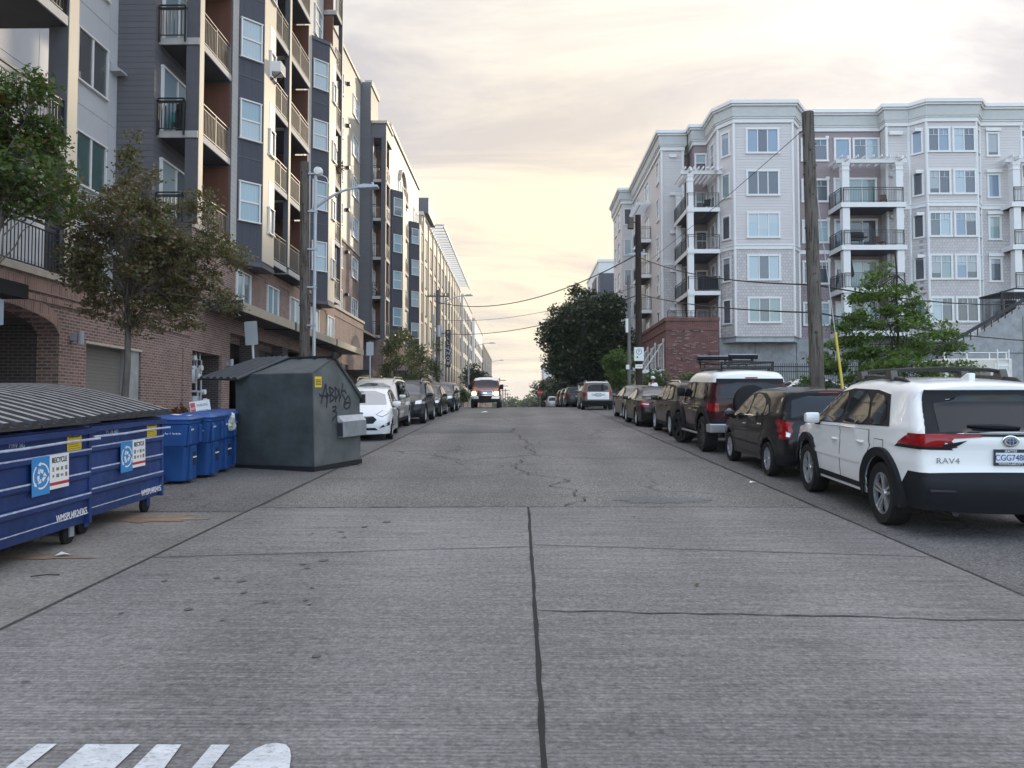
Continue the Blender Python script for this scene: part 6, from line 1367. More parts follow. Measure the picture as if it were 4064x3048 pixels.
def make_car(name, label, cat, group, x, y, yaw, s, detail=2):
    """s: dict. local +y is forward; the side outline is one polygon with the wheel arches cut in, skinned round to the other side"""
    root = thing(name, label, cat, (x, y, zg(y)+.006), (math.atan(slope(y))*cos(yaw), 0, yaw), group)
    Lr, W2, r = s['L'], s['W']/2, s['r']; yr, yf = s['wheels']; zb = s.get('zb', .24); ar = r + s.get('gap', .07)
    top = chaikin(s['top'], 2)
    bot = []
    def arc(yc):
        h = max(0.0, zb - r); a0 = math.asin(min(1, max(-1, (zb-r)/ar)))
        return [(yc + ar*cos(a), r + ar*sin(a)) for a in np.linspace(a0, pi-a0, 15)]
    bot = [(top[-1][0]-.02, zb)] + arc(yf) + arc(yr) + [(top[0][0]+.02, zb)]
    poly = list(top) + bot
    lines = s.get('cuts', [])
    bm = grid_fill(poly, .06 if detail > 1 else .12, lines)
    # boundary loop in order, and which of it is the rounded upper edge
    bed = [e for e in bm.edges if len(e.link_faces) == 1]
    adj = {}
    for e in bed:
        a, c = e.verts; adj.setdefault(a, []).append(c); adj.setdefault(c, []).append(a)
    st = min(adj, key=lambda v: (v.co.x, v.co.y)); loop = [st]; prev = None; cur = st
    while True:
        nx = [v for v in adj[cur] if v is not prev]; nx = nx[0]
        if nx is st: break
        loop.append(nx); prev, cur = cur, nx
        if len(loop) > 5000: break
    T = np.array(top); A_, B_ = T[:-1], T[1:]; dAB = B_-A_; l2 = (dAB**2).sum(1)+1e-12
    def dist(p):
        p = np.array(p); t = np.clip(((p-A_)*dAB).sum(1)/l2, 0, 1); return float(np.sqrt((((A_+t[:, None]*dAB)-p)**2).sum(1)).min())
    belt = s['belt']; tum = s.get('tumble', .42); rr = s.get('round', .09); tp = s.get('taper', (.10, .12)); crease = s.get('crease', .012)
    def half(yy, zz, d):
        zbel = interp(belt, yy); q = yy/(Lr/2)
        base = W2*(1 - (tp[1] if q > 0 else tp[0])*max(0, (abs(q)-.52)/.48)**2.2)
        if zz > zbel: base -= tum*(zz-zbel) + .012*min(1, (zz-zbel)/.05)
        else:
            u = (zz-zb)/max(.1, zbel-zb); base -= .055*max(0, .35-u)**1.2*2 + .03*max(0, (u-.62)/.38)**2
            base -= crease*(1-min(1, abs(u-.74)/.10))
        for yc in (yf, yr):                                        # swelling lip round the arches
            dd = sqrt((yy-yc)**2+(zz-r)**2)-ar
            if 0 <= dd < .16: base += s.get('lip', .018)*(1-dd/.16)
        if d < rr: base -= rr*(1-sqrt(max(0, 1-(1-d/rr)**2)))*s.get('edge', .8)
        return base
    crown = s.get('crown', .035); V = []; idx = {}
    for v in bm.verts: idx[v] = len(V); V.append((v.co.x, v.co.y, half(v.co.x, v.co.y, dist((v.co.x, v.co.y)))))
    n = len(V); P = [(-h, a, z) for a, z, h in V] + [(h, a, z) for a, z, h in V]; faces = []; cls = s.get('cls', lambda y, z: 0); kinds = []
    for f in bm.faces:
        c = f.calc_center_median(); k = cls(c.x, c.y); a = [idx[v] for v in f.verts]
        faces += [tuple(a), tuple(i+n for i in reversed(a))]; kinds += [k, k]
    m = len(loop); nt_ = 17; cen = Vector((0, s['H']*.5)); rows = []
    for i, v in enumerate(loop):
        a, c = loop[i-1].co, loop[(i+1) % m].co; tg = Vector((c.x-a.x, c.y-a.y)); nr = Vector((tg.y, -tg.x)); nr = nr.normalized() if nr.length > 1e-6 else Vector((0, 1))
        if nr.dot(Vector((v.co.x, v.co.y))-cen) < 0: nr = -nr
        up = dist((v.co.x, v.co.y)) < .004; yy, zz, h = V[idx[v]]; row = [idx[v]]
        endk = 1.0 if abs(nr.y) > .6 else s.get('endcrown', 2.4)
        for j in range(1, nt_-1):
            u = -1+2*j/(nt_-1); k = crown*endk*(1-abs(u)**2.2) if up else 0
            row.append(len(P)); P.append((u*h, yy+nr.x*k, zz+nr.y*k))
        row.append(idx[v]+n); rows.append((row, up))
    for i in range(m):
        (r0, u0), (r1, u1) = rows[i], rows[(i+1) % m]; a, c = loop[i].co, loop[(i+1) % m].co; k = cls((a.x+c.x)/2, (a.y+c.y)/2) if (u0 and u1) else 'under'
        for j in range(nt_-1): faces.append((r0[j], r0[j+1], r1[j+1], r1[j])); kinds.append(k)
    bm.free()
    pm = s['paint']; mats = {0: ('body', pm), 'clad': ('bumper', M['plastic']), 'under': ('underbody', M['plastic']), 'roof': ('roof', s.get('roofm', pm)), 'two': ('lower_body', s.get('twom', pm))}
    full = bpy.data.meshes.new('t'); full.from_pydata(P, [], faces); fb = bmesh.new(); fb.from_mesh(full); bmesh.ops.recalc_face_normals(fb, faces=fb.faces); fb.faces.ensure_lookup_table()
    bvh = BVHTree.FromBMesh(fb); order = [tuple(v.index for v in f.verts) for f in fb.faces]; vn = {v.index: v.normal.copy() for v in fb.verts}; fb.free(); bpy.data.meshes.remove(full)
    parts_ = []
    for k, (nm, mm) in mats.items():
        fs = [order[i] for i in range(len(order)) if kinds[i] == k]
        if k == 'clad':
            for e in (lambda y: y < -.5, lambda y: -.5 <= y <= .5, lambda y: y > .5):
                q = [f for f in fs if e(sum(P[i][1] for i in f)/len(f))]; parts_.append((nm, mm, q))
        else: parts_.append((nm, mm, fs))
    for nm, mm, fs in parts_:
        if not fs: continue
        used = sorted({i for f in fs for i in f}); mp_ = {i: q for q, i in enumerate(used)}
        me = bpy.data.meshes.new(nm); me.from_pydata([P[i] for i in used], [], [tuple(mp_[i] for i in f) for f in fs]); me.materials.append(mm); me.update()
        link(nm, me, root, smooth=True)
    b = MB(); ri = W2-.32
    b.box(-ri, ri, yr-ar-.05, yf+ar+.05, zb-.02, r+ar-.02); b.build('floor_pan', M['ink'] if 'ink' in M else M['plastic'], root)
    def patch(nm, pts, ax, mm, off=.004, step=.035, parent=root, lab=None, chk=0):
        """thin panel laid on the body: outline given as seen from that side"""
        if chk: pts = chaikin(list(pts)+[pts[0]], chk)[:-1]
        g = grid_fill(pts, step); D = {'L': Vector((1, 0, 0)), 'R': Vector((-1, 0, 0)), 'B': Vector((0, 1, 0)), 'F': Vector((0, -1, 0)), 'T': Vector((0, 0, -1))}[ax]
        g.verts.ensure_lookup_table(); vs = []; bad = set()
        for i, v in enumerate(g.verts):
            a, c = v.co.x, v.co.y
            o = {'L': Vector((-9, a, c)), 'R': Vector((9, a, c)), 'B': Vector((a, -9, c)), 'F': Vector((a, 9, c)), 'T': Vector((a, c, 9))}[ax]
            h, no, fi, ds = bvh.ray_cast(o, D)
            if h is None: bad.add(i); vs.append((0, 0, 0)); continue
            if ax in 'BF' and any(q in nm for q in ('light', 'lamp', 'lens', 'grille', 'signal')) and abs(h.y) < Lr/2-.42: bad.add(i); vs.append((0, 0, 0)); continue
            if no.dot(D) > 0: no = -no
            vs.append(tuple(h + no*off*.6 - D*off*.5))
        b = MB(); b.v = vs; g.verts.index_update()
        for f in g.faces:
            q = [v.index for v in f.verts]
            if not any(i in bad for i in q): b.f.append(tuple(q)); b.m.append(0)
        g.free()
        if not b.f: return None
        o = b.build(nm, mm, parent, smooth='all')
        if lab: o['label'] = lab
        return o
    def both(nm, pts, mm, off=.004, step=.05, chk=0):
        o = [patch(nm, pts, ax, mm, off, step, chk=chk) for ax in ('L', 'R')]; return o
    def sym(nm, pts, ax, mm, off=.005, step=.03, chk=0):
        return [patch(nm, [(sg*p[0], p[1]) for p in pts], ax, mm, off, step, chk=chk) for sg in (1, -1)]
    root['_'] = 1; del root['_']
    glass = s.get('glass', M['carglass'])
    for pts in s.get('side_trim', []): both('window_trim', pts, s.get('trimm', M['plastic']), .006)
    for pts in s.get('side', []): both('side_window', pts, glass, .011, chk=1)
    if 'rear' in s:
        if 'rear_trim' in s: patch('rear_panel', s['rear_trim'], 'B', s.get('rear_trimm', M['plastic']), .008)
        patch('rear_window', s['rear'], 'B', s.get('rglass', glass), .014, chk=1)
    if 'wind' in s: patch('windscreen', s['wind'], 'F', s.get('fglass', M['carglass2']), .009, chk=1)
    for q in s.get('gaps', []): both('door_gap', q, M['plastic'], .003)
    for q in s.get('doors', []):
        dl = both('door', q, pm, .006, .05)
    for q in s.get('extra', []):
        fn = {'both': lambda: both(q[1], q[2], q[3], q[4] if len(q) > 4 else .006), 'sym': lambda: sym(q[1], q[2], q[3], q[4], q[5] if len(q) > 5 else .006), 'one': lambda: patch(q[1], q[2], q[3], q[4], q[5] if len(q) > 5 else .006)}[q[0]]
        fn()
    for k, (hy, hz) in enumerate(s.get('handles', [])):
        for ax, sg in (('L', -1), ('R', 1)):
            h = bvh.ray_cast(Vector((sg*9, hy, hz)), Vector((-sg, 0, 0)))[0]
            if h: b = MB(); b.tube([(h.x+sg*.0, hy-.10, hz), (h.x+sg*.03, hy-.07, hz), (h.x+sg*.03, hy+.07, hz), (h.x, hy+.10, hz)], .016, 8); b.build('door_handle', s.get('handlem', pm), root, smooth=True)
    if 'mirror' in s:
        my, mz = s['mirror']
        for sg in (-1, 1):
            h = bvh.ray_cast(Vector((sg*9, my, mz)), Vector((-sg, 0, 0)))[0]
            if h:
                b = MB(); sz = s.get('msize', (.22, .15)); prof = [(-.5, 0), (-.49, .36), (-.40, .48), (0, .5), (.38, .47), (.48, .38), (.5, 0)]; n0 = len(b.v); rows_ = []
                for j, (t, rad) in enumerate(prof):
                    ring = [(h.x+sg*(.13+t*sz[0]), my-.01+math.copysign(abs(cos(a))**.6, cos(a))*rad*.15, mz+.03+math.copysign(abs(sin(a))**.6, sin(a))*rad*sz[1]) for a in np.linspace(0, 2*pi, 13)[:-1]]; b.v += ring
                for j in range(len(prof)-1):
                    for k in range(12): b.f.append((12*j+k, 12*j+(k+1) % 12, 12*(j+1)+(k+1) % 12, 12*(j+1)+k)); b.m.append(0)
                mo = b.build('wing_mirror', s.get('mirrorm', pm), root, smooth=True)
                b = MB(); b.tube([(h.x-sg*.02, my+.02, mz-.05), (h.x+sg*.10, my, mz-.02)], .03, 6); b.build('mirror_stalk', M['plastic'], mo)
    if detail > 0:
        for (wx, wy) in ((-1, yr), (1, yr), (-1, yf), (1, yf)):
            make_wheel(root, wx*(W2-s.get('ww', .23)/2-s.get('inset', .0)), wy, r, s.get('ww', .23), s.get('rim', 'five'), s.get('steer', 0) if wy == yf else 0)
    if s.get('flare'):
        for yc in (yr, yf):
            for sg in (-1, 1):
                b = MB(); a0 = math.asin(max(-1, (zb-r)/ar)) - .02; N_ = 30; prev = None
                for a in np.linspace(a0, pi-a0, N_):
                    p_in = (yc+(ar-.01)*cos(a), r+(ar-.01)*sin(a)); k = s['flare']; p_out = (yc+(ar+k)*cos(a), r+(ar+k*.95)*sin(a))
                    hi = bvh.ray_cast(Vector((sg*9, *p_out)), Vector((-sg, 0, 0)))[0]; xo = abs(hi.x) if hi else W2*.97
                    e = s.get('flare_out', .035); b.v += [(sg*(W2+e-.01), *p_in), (sg*(max(xo, W2-.03)+e), yc+(ar+.02)*cos(a), r+(ar+.02)*sin(a)), (sg*(xo+.03+e*.5), *p_out), (sg*(xo-.03), *p_out), (sg*(W2-.12), *p_in)]
                for i in range(N_-1):
                    for k in range(4): b.f.append((5*i+k, 5*i+k+1, 5*i+6+k, 5*i+5+k)); b.m.append(0)
                b.build('fender_flare', M['plastic'], root, smooth=True)
    if 'plate' in s:
        px_, pz, txt, end = s['plate']; ax = 'B' if end == 'B' else 'F'; D = Vector((0, 1, 0)) if ax == 'B' else Vector((0, -1, 0))
        h, no, _, _ = bvh.ray_cast(Vector((px_, -9*D.y, pz)), D); yy = h.y - D.y*.02; rz = 0 if ax == 'B' else pi
        b = MB(); b.box(-.165, .165, -.008, .008, -.085, .085); pf = b.build('number_plate', M['platedark'], root, loc=(px_, yy, pz), rot=rz)
        b = MB(); b.box(-.15, .15, -.0105, -.008, -.052, .05); b.build('plate_face', M['platewhite'], pf)
        if txt: text(txt, .088, M['plateblue'], pf, (0, -.0125, -.003), (R(90), 0, 0), sx=.86)
        for ln, z, sz in s.get('frame_text', []): text(ln, sz, M['mark'], pf, (0, -.0095, z), (R(90), 0, 0), sx=.9)
    if 'rails' in s:
        x0, pts, rad, mm = s['rails']
        for sg in (-1, 1): b = MB(); b.tube([(sg*x0*(1.0 if 0 < i < len(pts)-1 else 1.02), a, z) for i, (a, z) in enumerate(pts)], rad, 8); b.build('roof_rail', mm, root, smooth=True)
    if 'fn' in s: s['fn'](root, bvh, patch, both, sym)
    return root
PW, PK, PM, PT, PS = paint('white_paint', (.80, .80, .80)), paint('black_paint', (.012, .011, .011)), paint('maroon_paint', (.040, .006, .009), .3), paint('bronze_grey_paint', (.055, .048, .038), .4), paint('silver_paint', (.42, .42, .41), .6)
PD, PR, PG, PC = paint('dark_blue_grey_paint', (.022, .026, .035), .3), paint('red_paint', (.24, .012, .012)), paint('charcoal_car_paint', (.05, .05, .052), .4), paint('champagne_paint', (.17, .15, .125), .5)

# white suv, nearest on the right
def suv_extra(root, bvh, patch, both, sym):
    for sg in (-1, 1):
        b = MB(); b.tube([(sg*.62, -1.45, 1.635), (sg*.63, -1.3, 1.70), (sg*.63, -.4, 1.745), (sg*.63, .2, 1.72), (sg*.61, .42, 1.63)], [.02, .024, .024, .024, .018], 8); r_ = b.build('roof_rail', M['darkmetal'], root, smooth=True)
    for yy in (-.95, -.05):
        b = MB(); b.tube([(-.66, yy, 1.73), (-.60, yy, 1.80), (-.5, yy, 1.815), (0, yy, 1.835), (.5, yy, 1.815), (.60, yy, 1.80), (.66, yy, 1.73)], .026, 8); c_ = b.build('cross_bar', M['blackrim'], root, smooth=True)
        b = MB(); [b.prism([(yy-.11, 1.70), (yy+.11, 1.70), (yy+.06, 1.81), (yy-.06, 1.81)], sg*.60, sg*.68, 'x') for sg in (-1, 1)]; b.build('clamp', mat('clamp_bronze', (.10, .09, .08), .4, .4), c_)
    b = MB(); b.prism([(-1.55, 1.655), (-1.30, 1.68), (-1.38, 1.73), (-1.5, 1.775), (-1.56, 1.77)], -.035, .035, 'x'); b.build('aerial', PW, root, bevel=.012)
    ry = lambda x, z: bvh.ray_cast(Vector((x, -9, z)), Vector((0, 1, 0)))[0].y - .03
    b = MB(); b.tube([(.16, ry(.16, 1.19), 1.19), (-.06, ry(-.06, 1.20), 1.20), (-.36, ry(-.36, 1.21), 1.21)], [.012, .03, .012], 6); b.build('rear_wiper', M['plastic'], root)
    o = patch('badge', [(.085*cos(a), 1.055+.058*sin(a)) for a in np.linspace(0, 2*pi, 25)[:-1]], 'B', M['chrome'], .016, .03); 
    patch('badge', [(.074*cos(a), 1.055+.048*sin(a)) for a in np.linspace(0, 2*pi, 25)[:-1]], 'B', M['plateblue'], .02, .03)
    for rx, rz, oz in ((.058, .016, .012), (.022, .042, -.004)):
        for k in range(20):
            a0, a1 = 2*pi*k/20, 2*pi*(k+1)/20
            patch('emblem', [(q*rx*cos(a), 1.055+oz+q*rz*sin(a)) for q, a in ((.78, a0), (1.1, a0), (1.1, a1), (.78, a1))], 'B', M['chrome'], .024, .2) if False else None
    b = MB()
    h = bvh.ray_cast(Vector((0, -9, 1.055)), Vector((0, 1, 0)))[0].y - .028
    for rx, rz, oz in ((.056, .015, .014), (.020, .040, -.003), (.068, .044, 0)):
        for k in range(24):
            a0, a1 = 2*pi*k/24, 2*pi*(k+1)/24; b.add([(q*rx*cos(a), h, 1.055+oz+q*rz*sin(a)) for q, a in ((.8, a0), (1.08, a0), (1.08, a1), (.8, a1))], [(0, 1, 2, 3)])
    b.build('emblem', M['chrome'], root)
    hh = bvh.ray_cast(Vector((-.62, -9, .84)), Vector((0, 1, 0)))[0]; text('RAV4', .085, M['chrome'], root, (-.60, hh.y-.012, .84), (R(90), 0, R(-8)), sx=1.15)
    b = MB(); b.tube([(-.5, -2.2, .29), (-.5, -2.0, .29)], .04, 12); b.build('exhaust', M['darkmetal'], root)
    both('door_moulding', [(1.02, .66), (-.72, .66), (-.70, .71), (1.0, .71)], PW, .022)
    both('sill_cladding', [(1.0, .30), (1.0, .43), (-.85, .42), (-.95, .30)], M['plastic'], .012)
    both('fuel_door', [(-1.12, .80), (-1.12, 1.0), (-1.38, 1.0), (-1.38, .86), (-1.3, .80)], M['plastic'], .002); both('fuel_door', [(-1.128, .81), (-1.128, .992), (-1.372, .992), (-1.372, .866), (-1.295, .81)], PW, .004)
    b = MB(); b.box(-.8, .8, -2.30, -2.22, .52, .54); b.build('bumper_groove', M['ink'], root)
    for sg in (-1, 1): b = MB(); b.box(sg*.78-.1, sg*.78+.1, -1.78, -1.74, .22, .62); b.build('mud_flap', M['plastic'], root)
sp = dict(L=4.6, W=1.86, H=1.70, r=.37, wheels=(-1.335, 1.355), zb=.31, gap=.075, paint=PW, ww=.235, inset=.0, rim='five', tumble=.36, flare=.10, flare_out=.034, lip=.01, taper=(.11, .14),
    top=[(-2.18, .31), (-2.24, .45), (-2.27, .60), (-2.20, .70), (-2.19, .95), (-2.22, 1.08), (-2.16, 1.14), (-1.80, 1.52), (-1.86, 1.60), (-1.66, 1.648), (-1.2, 1.685), (-.5, 1.70), (.1, 1.68), (.40, 1.60), (.8, 1.37), (1.18, 1.14), (1.35, 1.09), (2.0, .99), (2.22, .88), (2.29, .70), (2.27, .45), (2.2, .31)],
    belt=[(-2.3, 1.12), (-1.4, 1.10), (1.2, 1.04), (2.3, .92)],
    cuts=[((-2.3, .71), (-1.95, .71)), ((-1.95, .71), (-1.72, .42)), ((2.3, .55), (1.7, .55))],
    cls=lambda y, z: 'clad' if (z < .71 and y < -1.95) or (y < -1.72 and z < .71 and (z-.42) < (-1.72-y)*1.26) or (z < .40 and y < -1.7) or (y > 2.0 and z < .5) else 0,
    side_trim=[[(1.10, 1.09), (.38, 1.535), (-.05, 1.585), (-.85, 1.575), (-1.25, 1.525), (-1.50, 1.16)]],
    side=[[(.98, 1.11), (.36, 1.505), (.04, 1.555), (.04, 1.12)], [(-.05, 1.12), (-.05, 1.56), (-.66, 1.55), (-.88, 1.14)], [(-.95, 1.15), (-.74, 1.545), (-1.18, 1.50), (-1.40, 1.18)]],
    rear_trim=[(-.80, 1.10), (.80, 1.10), (.66, 1.585), (-.66, 1.585)], rear=[(-.66, 1.135), (.66, 1.135), (.58, 1.53), (-.58, 1.53)], wind=[(-.66, 1.14), (.66, 1.14), (.55, 1.56), (-.55, 1.56)],
    gaps=[[(1.04, .40), (1.06, 1.05), (.002, 1.08), (-.03, .40)], [(-.035, .40), (-.012, 1.08), (-.95, 1.09), (-1.0, .90), (-.86, .68), (-.86, .40)]],
    doors=[[(1.03, .41), (1.05, 1.045), (.006, 1.075), (-.022, .41)], [(-.043, .41), (-.02, 1.075), (-.94, 1.085), (-.988, .895), (-.85, .68), (-.85, .41)]],
    handles=[(.18, .90), (-.72, .93)], mirror=(.84, 1.12), msize=(.2, .16),
    extra=[('sym', 'tail_light', [(.28, 1.115), (.28, 1.095), (.60, 1.075), (.66, .99), (.92, .99), (.92, 1.12), (.6, 1.12)], 'B', M['redlens'], .012), ('sym', 'lamp_base', [(.42, 1.06), (.55, .975), (.92, .955), (.92, 1.0), (.62, 1.02)], 'B', M['plastic'], .010), ('both', 'tail_light', [(-2.3, .98), (-2.3, 1.12), (-2.0, 1.12), (-1.86, 1.08), (-1.74, 1.01), (-1.72, .98)], M['redlens'], .008),
           ('both', 'lamp_base', [(-2.24, .955), (-2.24, .99), (-1.74, .99), (-1.66, .955)], M['plastic'], .010), ('sym', 'headlight', [(.48, .84), (.88, .84), (.88, .95), (.52, .92)], 'F', M['clearlens'])],
    plate=(0, .885, 'CGG7488', 'B'), frame_text=[('SEATTLE', .066, .036), ('TOYOTA LAKE CITY', -.068, .030)], fn=suv_extra)
make_car('suv', 'white suv with black wheel arch flares, roof bars and the plate CGG7488', 'car', 'cars parked along the street', 5.22, 10.42, R(-3.0), sp)

# dark hatchback
def hatch_extra(root, bvh, patch, both, sym):
    b = MB(); b.tube([(.0, -1.72, 1.5), (.05, -1.78, 1.60), (.09, -1.92, 1.74)], [.012, .006, .004], 6); b.build('aerial', M['plastic'], root)
    b = MB(); b.tube([(.05, -1.96, 1.02), (.5, -1.94, 1.04)], [.018, .01], 6); b.build('rear_wiper', M['plastic'], root)
    both('window_bright', [(1.0, .99), (-.92, 1.05), (-.92, 1.065), (1.0, 1.005)], M['chrome'], .010)
    patch('brake_light', [(-.16, 1.475), (.16, 1.475), (.16, 1.495), (-.16, 1.495)], 'B', M['redlens'], .014)
    sym('reverse_lens', [(.68, .80), (.74, .83), (.75, .75), (.70, .74)], 'B', M['clearlens'], .014)
    for sx in (-.38, .38): b = MB(); b.box(sx-.22, sx+.22, -.75, -.6, .8, 1.25); b.box(sx-.1, sx+.1, -.72, -.62, 1.25, 1.42); b.build('seat', M['plastic'], root, bevel=.05)
sp = dict(L=4.3, W=1.70, H=1.53, r=.305, wheels=(-1.30, 1.30), zb=.25, paint=PK, ww=.19, rim='ten', tumble=.40, crown=.04, taper=(.13, .14),
    top=[(-1.98, .25), (-2.10, .40), (-2.12, .66), (-2.07, .80), (-2.03, 1.0), (-1.94, 1.08), (-1.82, 1.40), (-1.84, 1.485), (-1.7, 1.515), (-1.0, 1.535), (-.2, 1.53), (.35, 1.47), (.95, 1.15), (1.28, .98), (1.45, .94), (1.95, .82), (2.12, .68), (2.14, .42), (2.05, .25)],
    belt=[(-2.2, 1.06), (-1.0, 1.04), (1.2, .93), (2.2, .75)], cuts=[((-2.2, .62), (-1.6, .62)), ((-2.2, .44), (-1.6, .44))], cls=lambda y, z: 'clad' if (z < .44 and y < -1.66) else 0,
    side=[[(.98, .97), (.30, 1.37), (-.02, 1.43), (-.02, 1.0)], [(-.10, 1.0), (-.10, 1.435), (-.55, 1.43), (-.98, 1.30), (-1.02, 1.05)], [(-1.08, 1.06), (-1.06, 1.30), (-1.3, 1.17), (-1.34, 1.09)]], side_trim=[[(1.08, .95), (.30, 1.41), (-.1, 1.465), (-.7, 1.455), (-1.1, 1.35), (-1.40, 1.07)]],
    rear=[(-.64, 1.06), (.64, 1.06), (.58, 1.44), (-.58, 1.44)], rear_trim=[(-.72, 1.03), (.72, 1.03), (.64, 1.475), (-.64, 1.475)], rglass=mat('clear_rear_glass', (.022, .025, .032), .06, spec=.35), wind=[(-.6, 1.0), (.6, 1.0), (.52, 1.42), (-.52, 1.42)],
    gaps=[[(1.0, .33), (1.02, .95), (-.05, 1.0), (-.07, .33)], [(-.075, .33), (-.058, 1.0), (-1.05, 1.04), (-1.0, .75), (-.86, .62), (-.82, .33)]], doors=[[(.99, .34), (1.01, .943), (-.042, .993), (-.062, .34)], [(-.083, .34), (-.066, .993), (-1.04, 1.033), (-.99, .75), (-.85, .62), (-.81, .34)]],
    handles=[(.16, .86), (-.86, .90)], handlem=M['chrome'], mirror=(.86, .98), msize=(.2, .14), mirrorm=PK,
    extra=[('sym', 'tail_light', [(.64, .84), (.70, .98), (.80, 1.02), (.80, .70), (.70, .71)], 'B', M['redlens'], .009), ('both', 'tail_light', [(-2.06, .70), (-2.05, .98), (-1.86, 1.03), (-1.68, 1.01), (-1.80, .84)], M['redlens'], .009), ('both', 'rub_strip', [(.95, .50), (-.75, .50), (-.75, .53), (.95, .53)], M['plastic'], .012)],
    plate=(0, .72, '', 'B'), fn=hatch_extra)
make_car('hatchback', 'black hatchback with large red tail lights, parked directly ahead of the white suv', 'car', 'cars parked along the street', 5.22, 15.0, R(-1), sp)

# maroon off-roader
def offr(root, bvh, patch, both, sym):
    t = MB(); t.lathe([(0, -.13), (.30, -.13), (.39, -.10), (.40, .10), (.37, .13), (0, .13)], (-.04, -2.17, 1.19), 'y', 28); t.build('spare_wheel', M['tyre'], root, smooth=True)
    b = MB()
    zz = 2.09; loop = [(-.6, -1.75), (.6, -1.75), (.6, .35), (.45, .55), (-.45, .55), (-.6, .35), (-.6, -1.75)]
    for z in (zz-.12, zz+.02): b.tube([(*p, z) for p in loop], .022, 6)
    for p in loop: b.bar((*p, zz-.12), (*p, zz+.02), .03, .03)
    for yy in np.linspace(-1.6, .35, 9): b.bar((-.6, yy, zz-.10), (.6, yy, zz-.10), .06, .025)
    for xx in (-.56, .56):
        for yy in (-1.55, -.3, .3): b.bar((xx, yy, 1.88), (xx, yy, zz-.1), .05, .05); b.box(xx-.08, xx+.08, yy-.09, yy+.09, 1.87, 1.92)
    b.build('roof_rack', M['darkmetal'], root)
    for x0, yy, w in ((-.02, -1.35, .62), (-.42, -.2, .8)):
        b = MB(); b.tube([(x0-w*.5, yy, zz+.16), (x0+w*.6, yy, zz+.16)], .055, 8); b.bar((x0-w*.5, yy, zz+.06), (x0+w*.4, yy, zz+.06), .1, .03); [b.bar((x0+s_*w*.4, yy, zz), (x0+s_*w*.4, yy, zz+.14), .05, .05) for s_ in (-1, 1)]; k = b.build('ski_carrier', M['plastic'], root)
        b = MB(); b.box(x0-w*.48, x0+w*.58, yy-.045, yy+.045, zz+.205, zz+.222); b.build('carrier_top', M['galv'], k)
    for sg in (-1, 1):
        b = MB(); b.prism([(sg*.56, .50), (sg*.97, .50), (sg*.99, .70), (sg*.56, .70)], -2.26, -2.05, 'y'); b.prism([(-2.2, .5), (-1.86, .5), (-1.86, .68), (-2.2, .7)], sg*.93, sg*.985, 'x'); b.build('rear_bumper', mat('bumper_silver', (.50, .51, .53), .3, .7), root, bevel=.02)
        b = MB(); b.tube([(sg*.93, -.8, .40), (sg*.96, .85, .40)], .03, 8); b.build('rock_slider', mat('slider_grey', (.30, .30, .32), .4, .6), root)
    patch('brake_light', [(-.14, 1.735), (.14, 1.735), (.14, 1.76), (-.14, 1.76)], 'B', M['redlens'], .02)
    patch('badge', [(-.52+.055*cos(a), 1.02+.04*sin(a)) for a in np.linspace(0, 2*pi, 17)[:-1]], 'B', M['chrome'], .014, .05)
    b = MB(); b.tube([(.25, -2.03, 1.33), (.55, -2.02, 1.36)], .012, 5); b.build('rear_wiper', M['plastic'], root)
sp = dict(L=4.5, W=1.88, H=1.90, r=.42, wheels=(-1.36, 1.33), zb=.46, gap=.10, paint=PM, ww=.30, inset=-.04, rim='steel', steer=R(22), tumble=.20, round=.17, crown=.04, flare=.15, flare_out=.05, taper=(.05, .10), lip=.0,
    top=[(-2.0, .46), (-2.05, .6), (-2.06, .9), (-2.05, 1.2), (-2.02, 1.35), (-1.97, 1.70), (-1.90, 1.84), (-1.7, 1.90), (-.5, 1.925), (.3, 1.90), (.62, 1.82), (.82, 1.66), (.98, 1.22), (1.1, 1.17), (1.9, 1.11), (2.12, 1.0), (2.2, .75), (2.18, .46)],
    belt=[(-2.2, 1.27), (0, 1.24), (1.1, 1.17), (2.2, 1.05)], cuts=[((-2.2, 1.645), (2, 1.645)), ((-2.2, .80), (-1.5, .80)), ((-1.5, .8), (2, .62))],
    cls=lambda y, z: 'roof' if z > 1.645 else 'clad' if (z < .80 and y < -1.5) or (y > -1.5 and z < .62) else 0, roofm=PW,
    side=[[(.80, 1.27), (.62, 1.62), (.16, 1.63), (.10, 1.27)], [(.03, 1.27), (.08, 1.63), (-.34, 1.63), (-.38, 1.27)], [(-.52, 1.22), (-.48, 1.63), (-1.55, 1.62), (-1.60, 1.24)]],
    side_trim=[[(.10, 1.24), (.13, 1.65), (-.40, 1.65), (-.44, 1.24)]],
    rear=[(-.72, 1.28), (.72, 1.28), (.68, 1.64), (-.68, 1.64)], rear_trim=[(-.78, 1.62), (.78, 1.62), (.76, 1.73), (-.76, 1.73)], wind=[(-.66, 1.24), (.66, 1.24), (.6, 1.62), (-.6, 1.62)],
    gaps=[[(.92, .62), (.9, 1.22), (-.42, 1.22), (-.45, .64)]], doors=[[(.905, .63), (.885, 1.21), (-.41, 1.21), (-.437, .65)]], handles=[(.42, 1.08), (-.02, .98)], handlem=M['chrome'], mirror=(.82, 1.36), msize=(.2, .24), mirrorm=M['plastic'],
    extra=[('sym', 'tail_light', [(.74, .98), (.95, .98), (.95, 1.16), (.74, 1.16)], 'B', M['redlens'], .02), ('both', 'tail_light', [(-2.05, .98), (-2.05, 1.16), (-1.62, 1.15), (-1.66, .98)], M['redlens'], .02)], fn=offr)
make_car('off_road_suv', 'maroon boxy off-roader with white roof, roof rack and rear spare wheel', 'car', 'cars parked along the street', 5.27, 19.75, R(0), sp)

